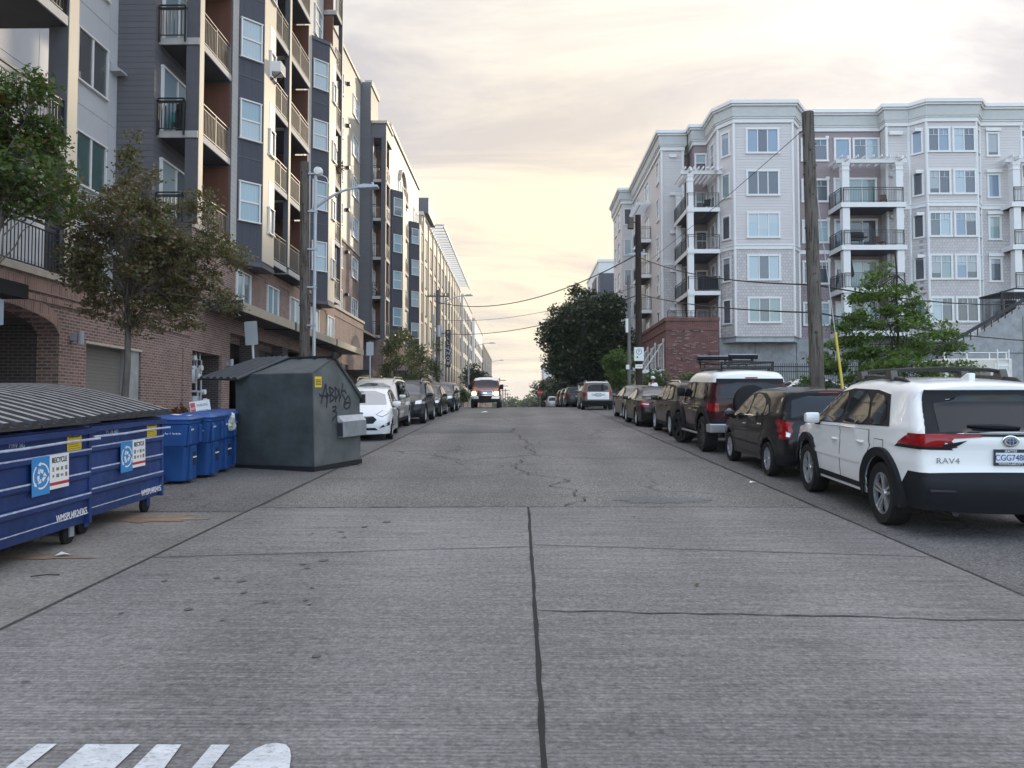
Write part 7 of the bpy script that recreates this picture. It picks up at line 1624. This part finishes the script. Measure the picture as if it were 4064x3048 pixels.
# generic outlines
def suv_spec(L, W, H, pnt, r=.36, rim='five', **k):
    h = L/2; d = dict(L=L, W=W, H=H, r=r, wheels=(-h+.98, h-.92), zb=.28, paint=pnt, rim=rim, tumble=.36, cuts=[((-h, .5), (h, .5))], cls=lambda y, z: 'clad' if z < .42 else 0,
        top=[(-h+.08, .28), (-h+.0, .5), (-h+.03, .9), (-h+.1, 1.08), (-h+.32, H-.22), (-h+.30, H-.11), (-h+.5, H-.05), (-.8, H), (0, H-.01), (.4, H-.12), (.85, H-.36), (1.22, 1.10), (h-.85, 1.03), (h-.25, .92), (h-.03, .74), (h, .48), (h-.08, .28)],
        belt=[(-h, 1.08), (0, 1.05), (h-.9, .98), (h, .85)],
        side=[[(1.0, 1.06), (.42, H-.20), (.05, H-.13), (.04, 1.08)], [(-.05, 1.08), (-.05, H-.13), (-.72, H-.14), (-.92, 1.10)], [(-1.0, 1.11), (-.80, H-.15), (-1.35, H-.19), (-1.55, 1.14)]],
        side_trim=[[(1.12, 1.04), (.42, H-.16), (-.05, H-.09), (-.9, H-.10), (-1.45, H-.14), (-1.68, 1.10)]],
        rear=[(-.64, 1.14), (.64, 1.14), (.56, H-.2), (-.56, H-.2)], wind=[(-.66, 1.12), (.66, 1.12), (.55, H-.16), (-.55, H-.16)],
        gaps=[[(1.04, .40), (1.06, 1.03), (.002, 1.06), (-.03, .40)], [(-.035, .40), (-.012, 1.06), (-.95, 1.07), (-.86, .68), (-.86, .40)]], doors=[[(1.03, .41), (1.05, 1.02), (.008, 1.05), (-.02, .41)], [(-.045, .41), (-.022, 1.05), (-.94, 1.06), (-.85, .68), (-.85, .41)]],
        handles=[(.18, .9), (-.72, .92)], mirror=(.88, 1.10))
    d.update(k); return d
def sedan_spec(L, W, H, pnt, **k):
    h = L/2; d = dict(L=L, W=W, H=H, r=.325, wheels=(-h+1.0, h-.86), zb=.22, paint=pnt, rim='ten', tumble=.46, crown=.03,
        top=[(-h+.1, .22), (-h+.0, .45), (-h+.02, .72), (-h+.10, .96), (-h+.7, 1.03), (-1.15, 1.12), (-.72, H-.07), (-.3, H), (.2, H-.02), (.6, H-.16), (1.15, 1.02), (1.35, .97), (h-.3, .82), (h-.03, .66), (h, .42), (h-.1, .22)],
        belt=[(-h, .94), (-.9, .96), (1.2, .90), (h, .74)],
        side=[[(1.0, .95), (.5, H-.17), (.1, H-.08), (.05, .97)], [(-.03, .97), (.02, H-.08), (-.45, H-.09), (-.82, H-.2), (-1.0, .99)]], side_trim=[[(1.12, .93), (.5, H-.13), (.05, H-.05), (-.5, H-.06), (-.95, H-.18), (-1.22, .98)]],
        rear=[(-.62, 1.10), (.62, 1.10), (.52, H-.10), (-.52, H-.10)], wind=[(-.64, 1.0), (.64, 1.0), (.54, H-.10), (-.54, H-.10)],
        gaps=[[(1.04, .34), (1.06, .92), (.02, .96), (-.01, .34)], [(-.015, .34), (.006, .96), (-1.0, .97), (-.9, .62), (-.86, .34)]], doors=[[(1.03, .35), (1.05, .912), (.028, .95), (0, .35)], [(-.024, .35), (-.003, .95), (-.99, .96), (-.89, .62), (-.85, .35)]],
        handles=[(.16, .82), (-.82, .84)], mirror=(.9, .98), msize=(.2, .13))
    d.update(k); return d
GRP = 'cars parked along the street'
def rails_(H, yb=-1.4): return ('r', [])
sp = suv_spec(4.5, 1.82, 1.66, PT, rim='ten', rails=(.60, [(-1.5, 1.60), (-1.3, 1.68), (.2, 1.69), (.45, 1.60)], .018, M['chrome']), extra=[('sym', 'tail_light', [(.5, .92), (.88, .9), (.88, 1.06), (.55, 1.05)], 'B', M['redlens'])])
make_car('crossover', 'bronze grey crossover with a chrome roof rail, half hidden behind the maroon off-roader', 'car', GRP, 5.42, 24.75, 0, sp)
def blk(root, bvh, patch, both, sym):
    both('window_bright', [(1.0, .935), (-1.15, .975), (-1.15, .99), (1.0, .95)], M['chrome'], .01)
    patch('boot_trim', [(-.34, .80), (.34, .80), (.34, .825), (-.34, .825)], 'B', M['chrome'], .014); b = MB(); b.tube([(-.62, -2.19, .985), (0, -2.26, 1.0), (.62, -2.19, .985)], .018, 6); b.build('spoiler', PK, root)
    text('C 300', .06, M['chrome'], root, (-.46, -2.29, .88), (R(90), 0, 0))
sp = sedan_spec(4.58, 1.77, 1.44, PK, extra=[('sym', 'tail_light', [(.50, .90), (.86, .92), (.86, .74), (.56, .72)], 'B', M['redlens'], .008), ('both', 'tail_light', [(-2.28, .74), (-2.27, .92), (-1.98, .93), (-2.05, .80)], M['redlens'], .008), ('sym', 'lamp_stripe', [(.54, .845), (.84, .865), (.84, .83), (.56, .81)], 'B', M['clearlens'], .011)], plate=(0, .70, '', 'B'), fn=blk, rglass=M['carglass2'])
make_car('sedan', 'black saloon with striped red tail lights parked ahead of the bronze crossover', 'car', GRP, 5.14, 29.9, R(0), sp)
sp = sedan_spec(4.7, 1.80, 1.46, PC, handlem=M['chrome'], rglass=M['carglass2'], extra=[('sym', 'tail_light', [(.5, .9), (.87, .92), (.87, .78), (.55, .76)], 'B', M['redlens'])])
make_car('sedan', 'champagne grey saloon parked between the black saloon and the white wagon', 'car', GRP, 5.35, 35.0, R(.5), sp)
def wag(root, bvh, patch, both, sym):
    sym('tail_light', [(.68, 1.02), (.84, .98), (.84, .80), (.68, .80)], 'B', M['redlens'], .012); sym('tail_light', [(.72, 1.02), (.80, 1.0), (.68, 1.42), (.64, 1.42)], 'B', M['redlens'], .012)
    patch('tailgate', [(-.64, .62), (.64, .62), (.64, 1.06), (-.64, 1.06)], 'B', PW, .01); patch('plate_recess', [(-.40, .84), (.40, .84), (.40, .97), (-.40, .97)], 'B', M['frieze'], .014)
    both('tail_light', [(-2.36, .80), (-2.36, 1.02), (-2.24, 1.02), (-2.24, .80)], M['redlens'], .012)
sp = suv_spec(4.78, 1.90, 1.72, paint('grey_brown_paint', (.16, .14, .115), .5), fn=wag, plate=(0, .90, '', 'B'), rails=(.62, [(-1.6, 1.66), (-1.4, 1.75), (.2, 1.76), (.4, 1.66)], .02, M['chrome']),
    cls=lambda y, z: 'clad' if z < .55 else 'roof' if z > 1.62 else 0, roofm=PW, cuts=[((-3, .55), (3, .55)), ((-3, 1.62), (3, 1.62))])
make_car('wagon', 'tall estate car with a white tailgate and long upright red lamps', 'car', GRP, 4.62, 48.3, 0, sp)
for i, (x, yy, lb, pnt) in enumerate([(4.35, 61.5, 'dark parked car first beyond the green dumpster', PG), (4.3, 67.2, 'bronze dark parked car second beyond the green dumpster', PT), (4.25, 73, 'dark parked car third beyond the green dumpster', PK)]):
    make_car('parked_car', lb, 'car', GRP, x, yy, 0, suv_spec(4.6, 1.82, 1.62, pnt, plate=(0, .85, '', 'B'), extra=[('sym', 'tail_light', [(.55, .88), (.9, .9), (.9, 1.06), (.6, 1.05)], 'B', M['redlens'])]), 1)
make_car('parked_car', 'small pale car low beyond the crest with only its roof and rear window showing', 'car', None, 4.2, 100, 0, suv_spec(4.5, 1.8, 1.75, PS), 1)
# facing cars on the other side
def front(grille, grm, lamps=True):
    pass
def fiesta(root, bvh, patch, both, sym):
    patch('grille', [(-.46, .60), (-.36, .49), (.36, .49), (.46, .60), (.36, .685), (-.36, .685)], 'F', M['plastic'], .010)
    b = MB()
    for k in range(4):
        h = bvh.ray_cast(Vector((0, 9, .525+.04*k)), Vector((0, -1, 0)))[0]; b.tube([(-.38, h.y-.07, .525+.04*k), (-.2, h.y-.0, .525+.04*k), (0, h.y+.014, .525+.04*k), (.2, h.y-.0, .525+.04*k), (.38, h.y-.07, .525+.04*k)], .008, 5)
    b.build('grille_bar', M['darkmetal'], root)
    patch('lower_grille', [(-.50, .31), (.50, .31), (.42, .375), (-.42, .375)], 'F', M['plastic'], .010)
    sym('fog_lamp_recess', [(.52, .36), (.80, .44), (.80, .54), (.60, .43)], 'F', M['plastic'], .010); sym('fog_lamp', [(.70+.045*cos(a), .465+.045*sin(a)) for a in np.linspace(0, 2*pi, 15)[:-1]], 'F', M['clearlens'], .016)
    sym('headlight', [(.44, .73), (.60, .68), (.78, .78), (.84, .95), (.74, .93)], 'F', M['clearlens'], .008)
    sym('lamp_rim', [(.42, .735), (.60, .665), (.80, .775), (.845, .965), (.74, .945)], 'F', M['darkmetal'], .004)
    patch('badge', [(.075*cos(a), .765+.03*sin(a)) for a in np.linspace(0, 2*pi, 17)[:-1]], 'F', M['plateblue'], .012, .05)
    b = MB(); b.tube([(-.55, 1.16, .99), (.05, 1.21, .985)], .01, 5); b.tube([(.1, 1.21, .985), (.55, 1.16, .99)], .01, 5); b.build('wiper', M['plastic'], root)
sp = dict(L=4.0, W=1.72, H=1.47, r=.30, wheels=(-1.27, 1.22), zb=.20, paint=PW, ww=.19, rim='seven', tumble=.42, taper=(.12, .17),
    top=[(-1.9, .2), (-2.0, .45), (-1.98, .85), (-1.85, 1.05), (-1.66, 1.38), (-1.5, 1.45), (-.7, 1.475), (0, 1.46), (.4, 1.38), (.95, 1.08), (1.22, .98), (1.75, .80), (1.95, .62), (2.0, .42), (1.95, .2)],
    belt=[(-2, 1.02), (-1, .98), (1.2, .90), (2, .74)], side=[[(1.05, .95), (.42, 1.30), (.05, 1.37), (.05, .97)], [(-.03, .97), (-.03, 1.375), (-.55, 1.37), (-.98, 1.05)], ], side_trim=[[(1.15, .93), (.42, 1.335), (0, 1.405), (-.7, 1.40), (-1.15, 1.03)]],
    rear=[(-.6, 1.06), (.6, 1.06), (.52, 1.38), (-.52, 1.38)], wind=[(-.68, 1.0), (.68, 1.0), (.56, 1.375), (-.56, 1.375)], fglass=mat('pale_windscreen', (.26, .27, .27), .04, spec=.8, coat=.9),
    gaps=[[(1.0, .3), (1.02, .92), (-.03, .96), (-.05, .3)], [(-.055, .3), (-.035, .96), (-1.0, .99), (-.86, .6), (-.82, .3)]], doors=[[(.99, .31), (1.01, .91), (-.02, .95), (-.04, .31)], [(-.064, .31), (-.045, .95), (-.99, .98), (-.85, .6), (-.81, .31)]],
    handles=[(.15, .85), (-.85, .87)], mirror=(.88, .98), msize=(.24, .16), plate=(-.02, .46, '3C4', 'F'), fn=fiesta)
make_car('hatchback', 'small white hatchback facing the camera beside the grey dumpster', 'car', GRP, -4.68, 23.35, R(186), sp)
def frontkit(gr, lamp, fogs=True, bars=3, gm='plastic', bm_='chrome'):
    def f(root, bvh, patch, both, sym):
        patch('grille', gr, 'F', M[gm], .010); z0 = min(p[1] for p in gr); z1 = max(p[1] for p in gr); b = MB(); w = max(p[0] for p in gr)*.85
        for k in range(bars):
            z = z0 + (z1-z0)*(k+1)/(bars+1); h = bvh.ray_cast(Vector((0, 9, z)), Vector((0, -1, 0)))[0]; h2 = bvh.ray_cast(Vector((w, 9, z)), Vector((0, -1, 0)))[0]
            if h and h2: b.tube([(-w, h2.y+.012, z), (0, h.y+.016, z), (w, h2.y+.012, z)], .012, 5)
        b.build('grille_bar', M[bm_], root)
        sym('headlight', lamp, 'F', M['clearlens'], .008)
        if fogs: sym('fog_lamp', [(.62, .42), (.80, .44), (.80, .52), (.64, .50)], 'F', M['darkmetal'], .01)
        both('headlight', [(root_l-.42, .80), (root_l-.2, .80), (root_l-.2, .90), (root_l-.5, .92)] if False else [(1.72, .80), (2.05, .78), (2.05, .88), (1.66, .90)], M['clearlens'], .008)
    return f
sp = suv_spec(4.75, 1.85, 1.76, paint('silver_white_paint', (.52, .50, .46), .4), rim='seven', fglass=mat('teal_windscreen', (.035, .06, .065), .03, spec=.8, coat=.8), rails=(.62, [(-1.6, 1.70), (-1.4, 1.79), (.2, 1.80), (.45, 1.68)], .022, M['stonecap']), plate=(0, .5, '', 'F'),
    fn=frontkit([(-.40, .62), (.40, .62), (.42, .86), (-.42, .86)], [(.46, .70), (.80, .72), (.86, .90), (.48, .88)]))
make_car('suv', 'silver suv facing the camera behind the small white hatchback', 'car', GRP, -5.06, 27.2, R(180), sp)
def dk(root, bvh, patch, both, sym):
    frontkit([(-.55, .55), (.55, .55), (.62, .84), (-.62, .84)], [(.60, .78), (.86, .80), (.88, .94), (.62, .90)], bars=5, bm_='darkmetal')(root, bvh, patch, both, sym)
    b = MB()
    for k in range(6): b.bar((-.55, -1.2+.25*k, 1.80), (.55, -1.2+.25*k, 1.80), .05, .03)
    for x in (-.56, .56): b.bar((x, -1.4, 1.80), (x, .25, 1.80), .04, .06); b.bar((x, -1.2, 1.66), (x, -1.2, 1.8), .05, .05); b.bar((x, .1, 1.66), (x, .1, 1.8), .05, .05)
    b.build('roof_rack', M['darkmetal'], root)
sp = suv_spec(4.8, 1.87, 1.70, PD, rim='ten', rails=(.60, [(-1.6, 1.64), (-1.4, 1.74), (.2, 1.75), (.45, 1.63)], .022, M['stonecap']), plate=(0, .44, '', 'F'), fn=dk)
make_car('suv', 'dark blue grey suv with a roof rack facing the camera, third in the oncoming line', 'car', GRP, -4.66, 31.75, R(180), sp)
sp = sedan_spec(4.5, 1.78, 1.48, PK, fn=frontkit([(-.4, .45), (.4, .45), (.42, .66), (-.42, .66)], [(.45, .66), (.80, .66), (.84, .78), (.5, .75)]), plate=(0, .4, '', 'F'))
make_car('sedan', 'black saloon facing the camera between the roof racked suv and the dark crossover', 'car', GRP, -4.6, 37.6, R(180), sp)
sp = suv_spec(4.5, 1.80, 1.60, PD, fn=frontkit([(-.42, .6), (.42, .6), (.42, .84), (-.42, .84)], [(.46, .74), (.82, .76), (.86, .90), (.5, .87)]), plate=(0, .42, '', 'F'))
make_car('crossover', 'dark crossover facing the camera, last clear one before the red van', 'car', GRP, -4.5, 43.2, R(180), sp)
sp = suv_spec(4.6, 1.84, 1.68, PC, fn=frontkit([(-.42, .6), (.42, .6), (.42, .84), (-.42, .84)], [(.46, .74), (.82, .76), (.86, .90), (.5, .87)]), rails=(.60, [(-1.6, 1.62), (-1.4, 1.72), (.2, 1.73), (.45, 1.61)], .03, M['stonecap']))
make_car('suv', 'pale suv mostly hidden at the far end of the oncoming line', 'car', GRP, -4.9, 49.0, R(180), sp)
# red van coming up the hill
def van(root, bvh, patch, both, sym):
    patch('grille', [(-.52, .86), (.52, .86), (.56, 1.16), (-.56, 1.16)], 'F', M['chrome'], .03)
    for z0, z1 in ((.89, .96), (.985, 1.045), (1.07, 1.13)): patch('grille_slot', [(-.48, z0), (.48, z0), (.49, z1), (-.49, z1)], 'F', M['plastic'], .036)
    patch('badge', [(.14*cos(a), 1.01+.055*sin(a)) for a in np.linspace(0, 2*pi, 17)[:-1]], 'F', M['chrome'], .045, .06)
    sym('headlight', [(.58, .86), (.90, .86), (.90, 1.10), (.60, 1.10)], 'F', M['litlens'], .03); sym('turn_signal', [(.60, 1.11), (.90, 1.11), (.88, 1.21), (.62, 1.20)], 'F', M['amber'], .03)
    b = MB(); b.prism([(-.98, .60), (.98, .60), (1.0, .80), (-1.0, .80)], 2.62, 2.76, 'y'); bb = b.build('front_bumper', M['chrome'], root, bevel=.03)
    b = MB(); b.box(-.45, .45, 2.755, 2.765, .70, .77); b.box(-.85, .85, 2.755, 2.762, .45, .6); b.build('bumper_slot', M['plastic'], bb); b = MB(); b.box(-.15, .15, 2.77, 2.78, .50, .66); b.build('number_plate', M['platewhite'], bb)
    b = MB(); b.tube([(-.7, 2.0, 1.36), (.1, 2.03, 1.37)], .012, 5); b.build('wiper', M['plastic'], root)
sp = dict(L=5.4, W=2.0, H=2.12, r=.37, wheels=(-1.7, 1.75), zb=.42, paint=PR, ww=.24, rim='steel', tumble=.22, crown=.05, round=.14, taper=(.04, .08), roofm=PW, twom=PW,
    cuts=[((-3, 1.90), (3, 1.9)), ((-3, .8), (3, .8))], cls=lambda y, z: 'roof' if z > 1.90 else 'two' if z < .80 and y < 2.2 else 'clad' if z < .8 else 0,
    top=[(-2.65, .42), (-2.7, 1.0), (-2.68, 1.9), (-2.5, 2.09), (-1, 2.12), (.9, 2.11), (1.25, 2.02), (1.55, 1.75), (1.95, 1.38), (2.35, 1.27), (2.62, 1.18), (2.68, .9), (2.66, .42)],
    belt=[(-2.7, 1.3), (1.5, 1.3), (2.7, 1.15)], side=[[(1.62, 1.36), (1.28, 1.84), (.75, 1.86), (.75, 1.36)], [(.55, 1.36), (.55, 1.86), (-.7, 1.86), (-.7, 1.36)], [(-.85, 1.36), (-.85, 1.86), (-2.4, 1.86), (-2.4, 1.36)]],
    wind=[(-.88, 1.38), (.88, 1.38), (.80, 1.95), (-.80, 1.95)], fglass=mat('van_windscreen', (.012, .013, .018), .05, spec=.35), gaps=[[(1.72, .55), (1.72, 1.32), (.68, 1.32), (.68, .55)]], doors=[[(1.71, .56), (1.71, 1.31), (.69, 1.31), (.69, .56)]], handles=[(.85, 1.18)], mirror=(1.55, 1.42), msize=(.26, .34), mirrorm=M['plastic'], fn=van)
make_car('passenger_van', 'red and white van with its headlamps lit driving over the crest of the hill', 'van', None, -2.42, 54.8, R(180), sp)
# across the parking lot
sp = sedan_spec(4.7, 1.82, 1.47, PW); o = make_car('sedan', 'white saloon parked side-on behind the thick leaning pole', 'car', 'cars in the parking lot', 9.9, 26.2, R(-90), sp)
o.location.z = zg(26)+.27; o.rotation_euler = (0, 0, R(-90))
sp = sedan_spec(4.4, 1.76, 1.42, PG); o = make_car('sedan', 'grey saloon glimpsed under the layered tree next to the white saloon', 'car', 'cars in the parking lot', 12.9, 28.6, R(-90), sp, 1)
o.location.z = zg(28.6)+.25; o.rotation_euler = (0, 0, R(-90))
t = thing('camper_truck', 'boxy off-white camper truck with a roof rack partly hidden by the layered tree', 'truck', (16.4, 28.5, zg(28.5)+.25))
b = MB(); b.box(-1.35, 1.1, -1.0, 1.2, .55, 2.18); bd = b.build('body', mat('camper_cream', (.62, .59, .52), .6, var=.06), t, bevel=.06)
b = MB(); b.box(-.9, .3, -1.012, -1.0, 1.15, 1.75); b.build('window', M['glassD'], bd); b = MB(); b.box(.45, .98, -1.02, -1.0, .7, 2.0); dr = b.build('door', M['whitewarm'], bd); b = MB(); b.box(.55, .85, -1.03, -1.02, 1.3, 1.8); b.build('pane', M['glassD'], dr)
b = MB(); [b.bar((x, -1.03, 1.75), (x, -1.03, 2.5), .03, .03) for x in (.55, .95)]; [b.bar((.55, -1.03, z), (.95, -1.03, z), .025, .025) for z in (1.9, 2.15, 2.4)]; b.bar((-1.2, -.8, 2.4), (1.0, -.8, 2.4), .03, .03); [b.bar((x, -.8, 2.18), (x, -.8, 2.4), .03, .03) for x in (-1.2, -.4, .4, 1.0)]; b.build('roof_rack', M['mark'], t)
for x in (-.8, .6): b = MB(); b.lathe([(0, -.1), (.36, -.1), (.38, .1), (0, .1)], (x, -.9, .38), 'y', 20); b.build('wheel', M['tyre'], t, smooth=True)

# things left out on the balconies
def chair(label, x, y, z, rot, m, cat='chair'):
    t = thing('balcony_chair', label, cat, (x, y, z), rot, 'chairs out on the balconies')
    b = MB(); b.box(-.24, .24, -.22, .24, .40, .45); b.build('seat', m, t, bevel=.01)
    b = MB(); b.prism([(.20, .45), (.25, .45), (.34, .92), (.30, .93)], -.24, .24, 'x'); b.build('backrest', m, t, bevel=.01)
    for sx in (-.21, .21):
        for sy in (-.19, .21): b = MB(); b.bar((sx, sy, 0), (sx, sy, .41), .035, .035); b.build('leg', m, t)
    return t
cw, cd, ct = mat('chair_wicker', (.13, .08, .045), .8, var=.2), M['plastic'], mat('chair_teal', (.03, .22, .22), .6)
chair('teal chair on the black railed corner balcony of the sawtooth block', -11.3, 24.9, F[3], R(20), ct)
chair('brown wicker chair on the second lowest pergola balcony of the pale block', 26.0, 55.3, GF[2], R(30), cw)
chair('brown wicker chair on the top pergola balcony of the pale block', 26.2, 55.3, GF[3], R(-20), cw)
chair('black chair on the low corner balcony of the stepped tower', -11.0, 60.0, F[2], R(10), cd)
chair('black chair on the corner balcony of the pale block, under the pergola', 13.7, 56.4, GF[3], R(-30), cd)
t = thing('barbecue_grill', 'black lidded grill behind the black corner rail of the sawtooth block', 'grill', (-10.95, 24.75, F[3]))
b = MB(); b.box(-.28, .28, -.25, .25, .1, .75); b.build('cabinet', M['plastic'], t, bevel=.02); b = MB(); b.prism([(-.27, .76), (.27, .76), (.24, .95), (.08, 1.02), (-.08, 1.02), (-.24, .95)], -.25, .25, 'y'); b.build('hood', M['darkmetal'], t, bevel=.02)
t = thing('bicycle', 'dark bicycle standing on the second lowest balcony of the stepped tower', 'bicycle', (-11.1, 59.7, F[3]), R(10))
for x in (-.5, .5): b = MB(); b.lathe([(.30, -.02), (.34, -.02), (.34, .02), (.30, .02), (.30, -.02)], (x, 0, .34), 'y', 22); b.build('wheel', M['tyre'], t)
b = MB(); [b.tube(p, .02, 6) for p in ([(-.5, 0, .34), (-.1, 0, .32)], [(-.1, 0, .32), (-.22, 0, .85)], [(-.18, 0, .72), (.35, 0, .78)], [(-.1, 0, .32), (.37, 0, .70)], [(.5, 0, .34), (.34, 0, .95)], [(-.5, 0, .34), (-.18, 0, .72)])]; b.build('frame', M['darkmetal'], t)
b = MB(); b.tube([(.30, -.25, 1.0), (.34, 0, .97), (.30, .25, 1.0)], .016, 6); b.build('handlebar', M['darkmetal'], t); b = MB(); b.prism([(-.36, .88), (-.08, .90), (-.08, .94), (-.36, .95)], -.06, .06, 'y'); b.build('saddle', M['plastic'], t)
# leaves and grit blown along the gutter
rg = random.Random(77); b = MB()
for i in range(420):
    side = rg.random() < .75; x = (-6.4 + abs(rg.gauss(0, .7))) if side else 6.2 - abs(rg.gauss(0, .5)); y = rg.uniform(4, 34); 
    if rg.random() < .18: x = rg.uniform(-3.6, 3.9)
    z = zg(y) + .017; s_ = rg.uniform(.012, .035); a = rg.uniform(0, 6.3); u = Vector((cos(a), sin(a), rg.uniform(-.2, .3)))*s_; v = Vector((-sin(a), cos(a), rg.uniform(-.2, .3)))*s_*.6; c = Vector((x, y, z+.006))
    b.add([c-u, c+v, c+u, c-v], [(0, 1, 2, 3)], rg.randrange(3))
o = b.build('fallen_leaves', [mat('dry_leaf', (.13, .085, .04), .8), mat('green_leaf_litter', (.07, .085, .03), .8), mat('grit', (.2, .19, .18), .9)]); tag(o, 'scattered dry leaves and grit along the gutters of the street', 'leaf litter', kind='stuff')

# ------------------------------------------------------------------ the person on the pavement
SK = mat('skin', (.16, .085, .055), .6); SH = mat('white_shirt', (.72, .73, .75), .8, var=.05); TR = mat('dark_trousers', (.03, .032, .04), .8)
def skin_mesh(name, verts, edges, radii, m, parent, root=0):
    me = bpy.data.meshes.new(name); me.from_pydata(verts, edges, []); o = bpy.data.objects.new(name, me); COL.objects.link(o)
    o.modifiers.new('skin', 'SKIN'); 
    if not me.skin_vertices: me.attributes
    bpy.context.view_layer.update()
    if not me.skin_vertices:
        bm = bmesh.new(); bm.from_mesh(me); bm.verts.layers.skin.verify(); bm.to_mesh(me); bm.free()
    for i, r_ in enumerate(radii): me.skin_vertices[0].data[i].radius = (r_, r_) if isinstance(r_, (int, float)) else r_; me.skin_vertices[0].data[i].use_root = i == root
    sb_ = o.modifiers.new('sub', 'SUBSURF'); sb_.levels = 1; sb_.render_levels = 1
    dg = bpy.context.evaluated_depsgraph_get(); n_ = bpy.data.meshes.new_from_object(o.evaluated_get(dg)); bpy.data.objects.remove(o); n_.materials.clear(); n_.materials.append(m); n_.name = name
    return link(name, n_, parent, smooth='all')
PX, PY = 6.9, 40.2
pr = thing('person', 'person in a white shirt and white cap walking away behind the parked saloons', 'person', (PX, PY, zg(PY)+.14), R(20))
V_ = [(0,0,.95), (0,0,1.15), (0,-.01,1.40), (0,0,1.50), (0,.01,1.58), (0,.02,1.70), (-.19,0,1.40), (-.26,.03,1.12), (-.25,-.10,.88), (.19,0,1.40), (.26,-.05,1.12), (.25,-.16,.90), (-.10,0,.90), (-.11,-.05,.50), (-.11,.10,.08), (-.11,-.02,.03), (.10,0,.90), (.11,.08,.50), (.11,-.06,.08), (.11,-.2,.03), (-.25,-.14,.80), (.25,-.2,.82)]
E_ = [(0,1), (1,2), (2,3), (3,4), (4,5), (2,6), (6,7), (7,8), (2,9), (9,10), (10,11), (0,12), (12,13), (13,14), (14,15), (0,16), (16,17), (17,18), (18,19), (8,20), (11,21)]
skin_mesh('body', V_, E_, [(.16,.11), (.15,.10), (.17,.11), .055, (.075,.09), (.07,.09), .06, .045, .033, .06, .045, .033, .085, .06, .04, .035, .085, .06, .04, .035, .035, .035], SK, pr)
skin_mesh('shirt', V_[:3]+[(0,0,1.46)]+V_[6:8]+V_[9:11]+[(0,0,.86)], [(0,1), (1,2), (2,3), (2,4), (4,5), (2,6), (6,7), (0,8)], [(.19,.14), (.18,.13), (.195,.135), .08, .078, .062, .078, .062, (.19,.14)], SH, pr)
skin_mesh('trousers', [(0,0,.95)]+V_[12:15]+V_[16:19], [(0,1), (1,2), (2,3), (0,4), (4,5), (5,6)], [(.175,.125), .10, .075, .06, .10, .075, .06], TR, pr)
b = MB(); b.lathe([(.098, 1.665), (.108, 1.70), (.10, 1.77), (.05, 1.805), (0, 1.81)], (0, .015, 0), n=16); b.box(-.07, .07, -.2, -.07, 1.685, 1.70); b.build('cap', SH, pr, smooth=True)
b = MB(); b.lathe([(0, -.015), (.022, 0), (0, .015)], (-.085, .02, 1.63), 'x', 8); b.lathe([(0, -.015), (.022, 0), (0, .015)], (.085, .02, 1.63), 'x', 8); b.prism([(-.085, 1.60), (-.105, 1.59), (-.08, 1.635)], -.012, .012, 'x'); b.build('face_features', SK, pr)

# ------------------------------------------------------------------ the evening air
HAZE = 0.00032
b = MB(); b.box(-750, 750, -100, 1550, -40, 60); hz = b.build('haze', mat('haze_air', (1, 1, 1), 1)); t = hz.data.materials[0].node_tree
for n_ in list(t.nodes):
    if n_.type != 'OUTPUT_MATERIAL': t.nodes.remove(n_)
pv = nd(t, 'ShaderNodeVolumePrincipled'); pv.inputs['Color'].default_value = (.92, .93, .96, 1); pv.inputs['Density'].default_value = HAZE; pv.inputs['Anisotropy'].default_value = .2
t.links.new(pv.outputs[0], t.nodes['Material Output'].inputs['Volume']); hz['kind'] = 'stuff'; hz['label'] = 'thin pale evening haze over the whole street'
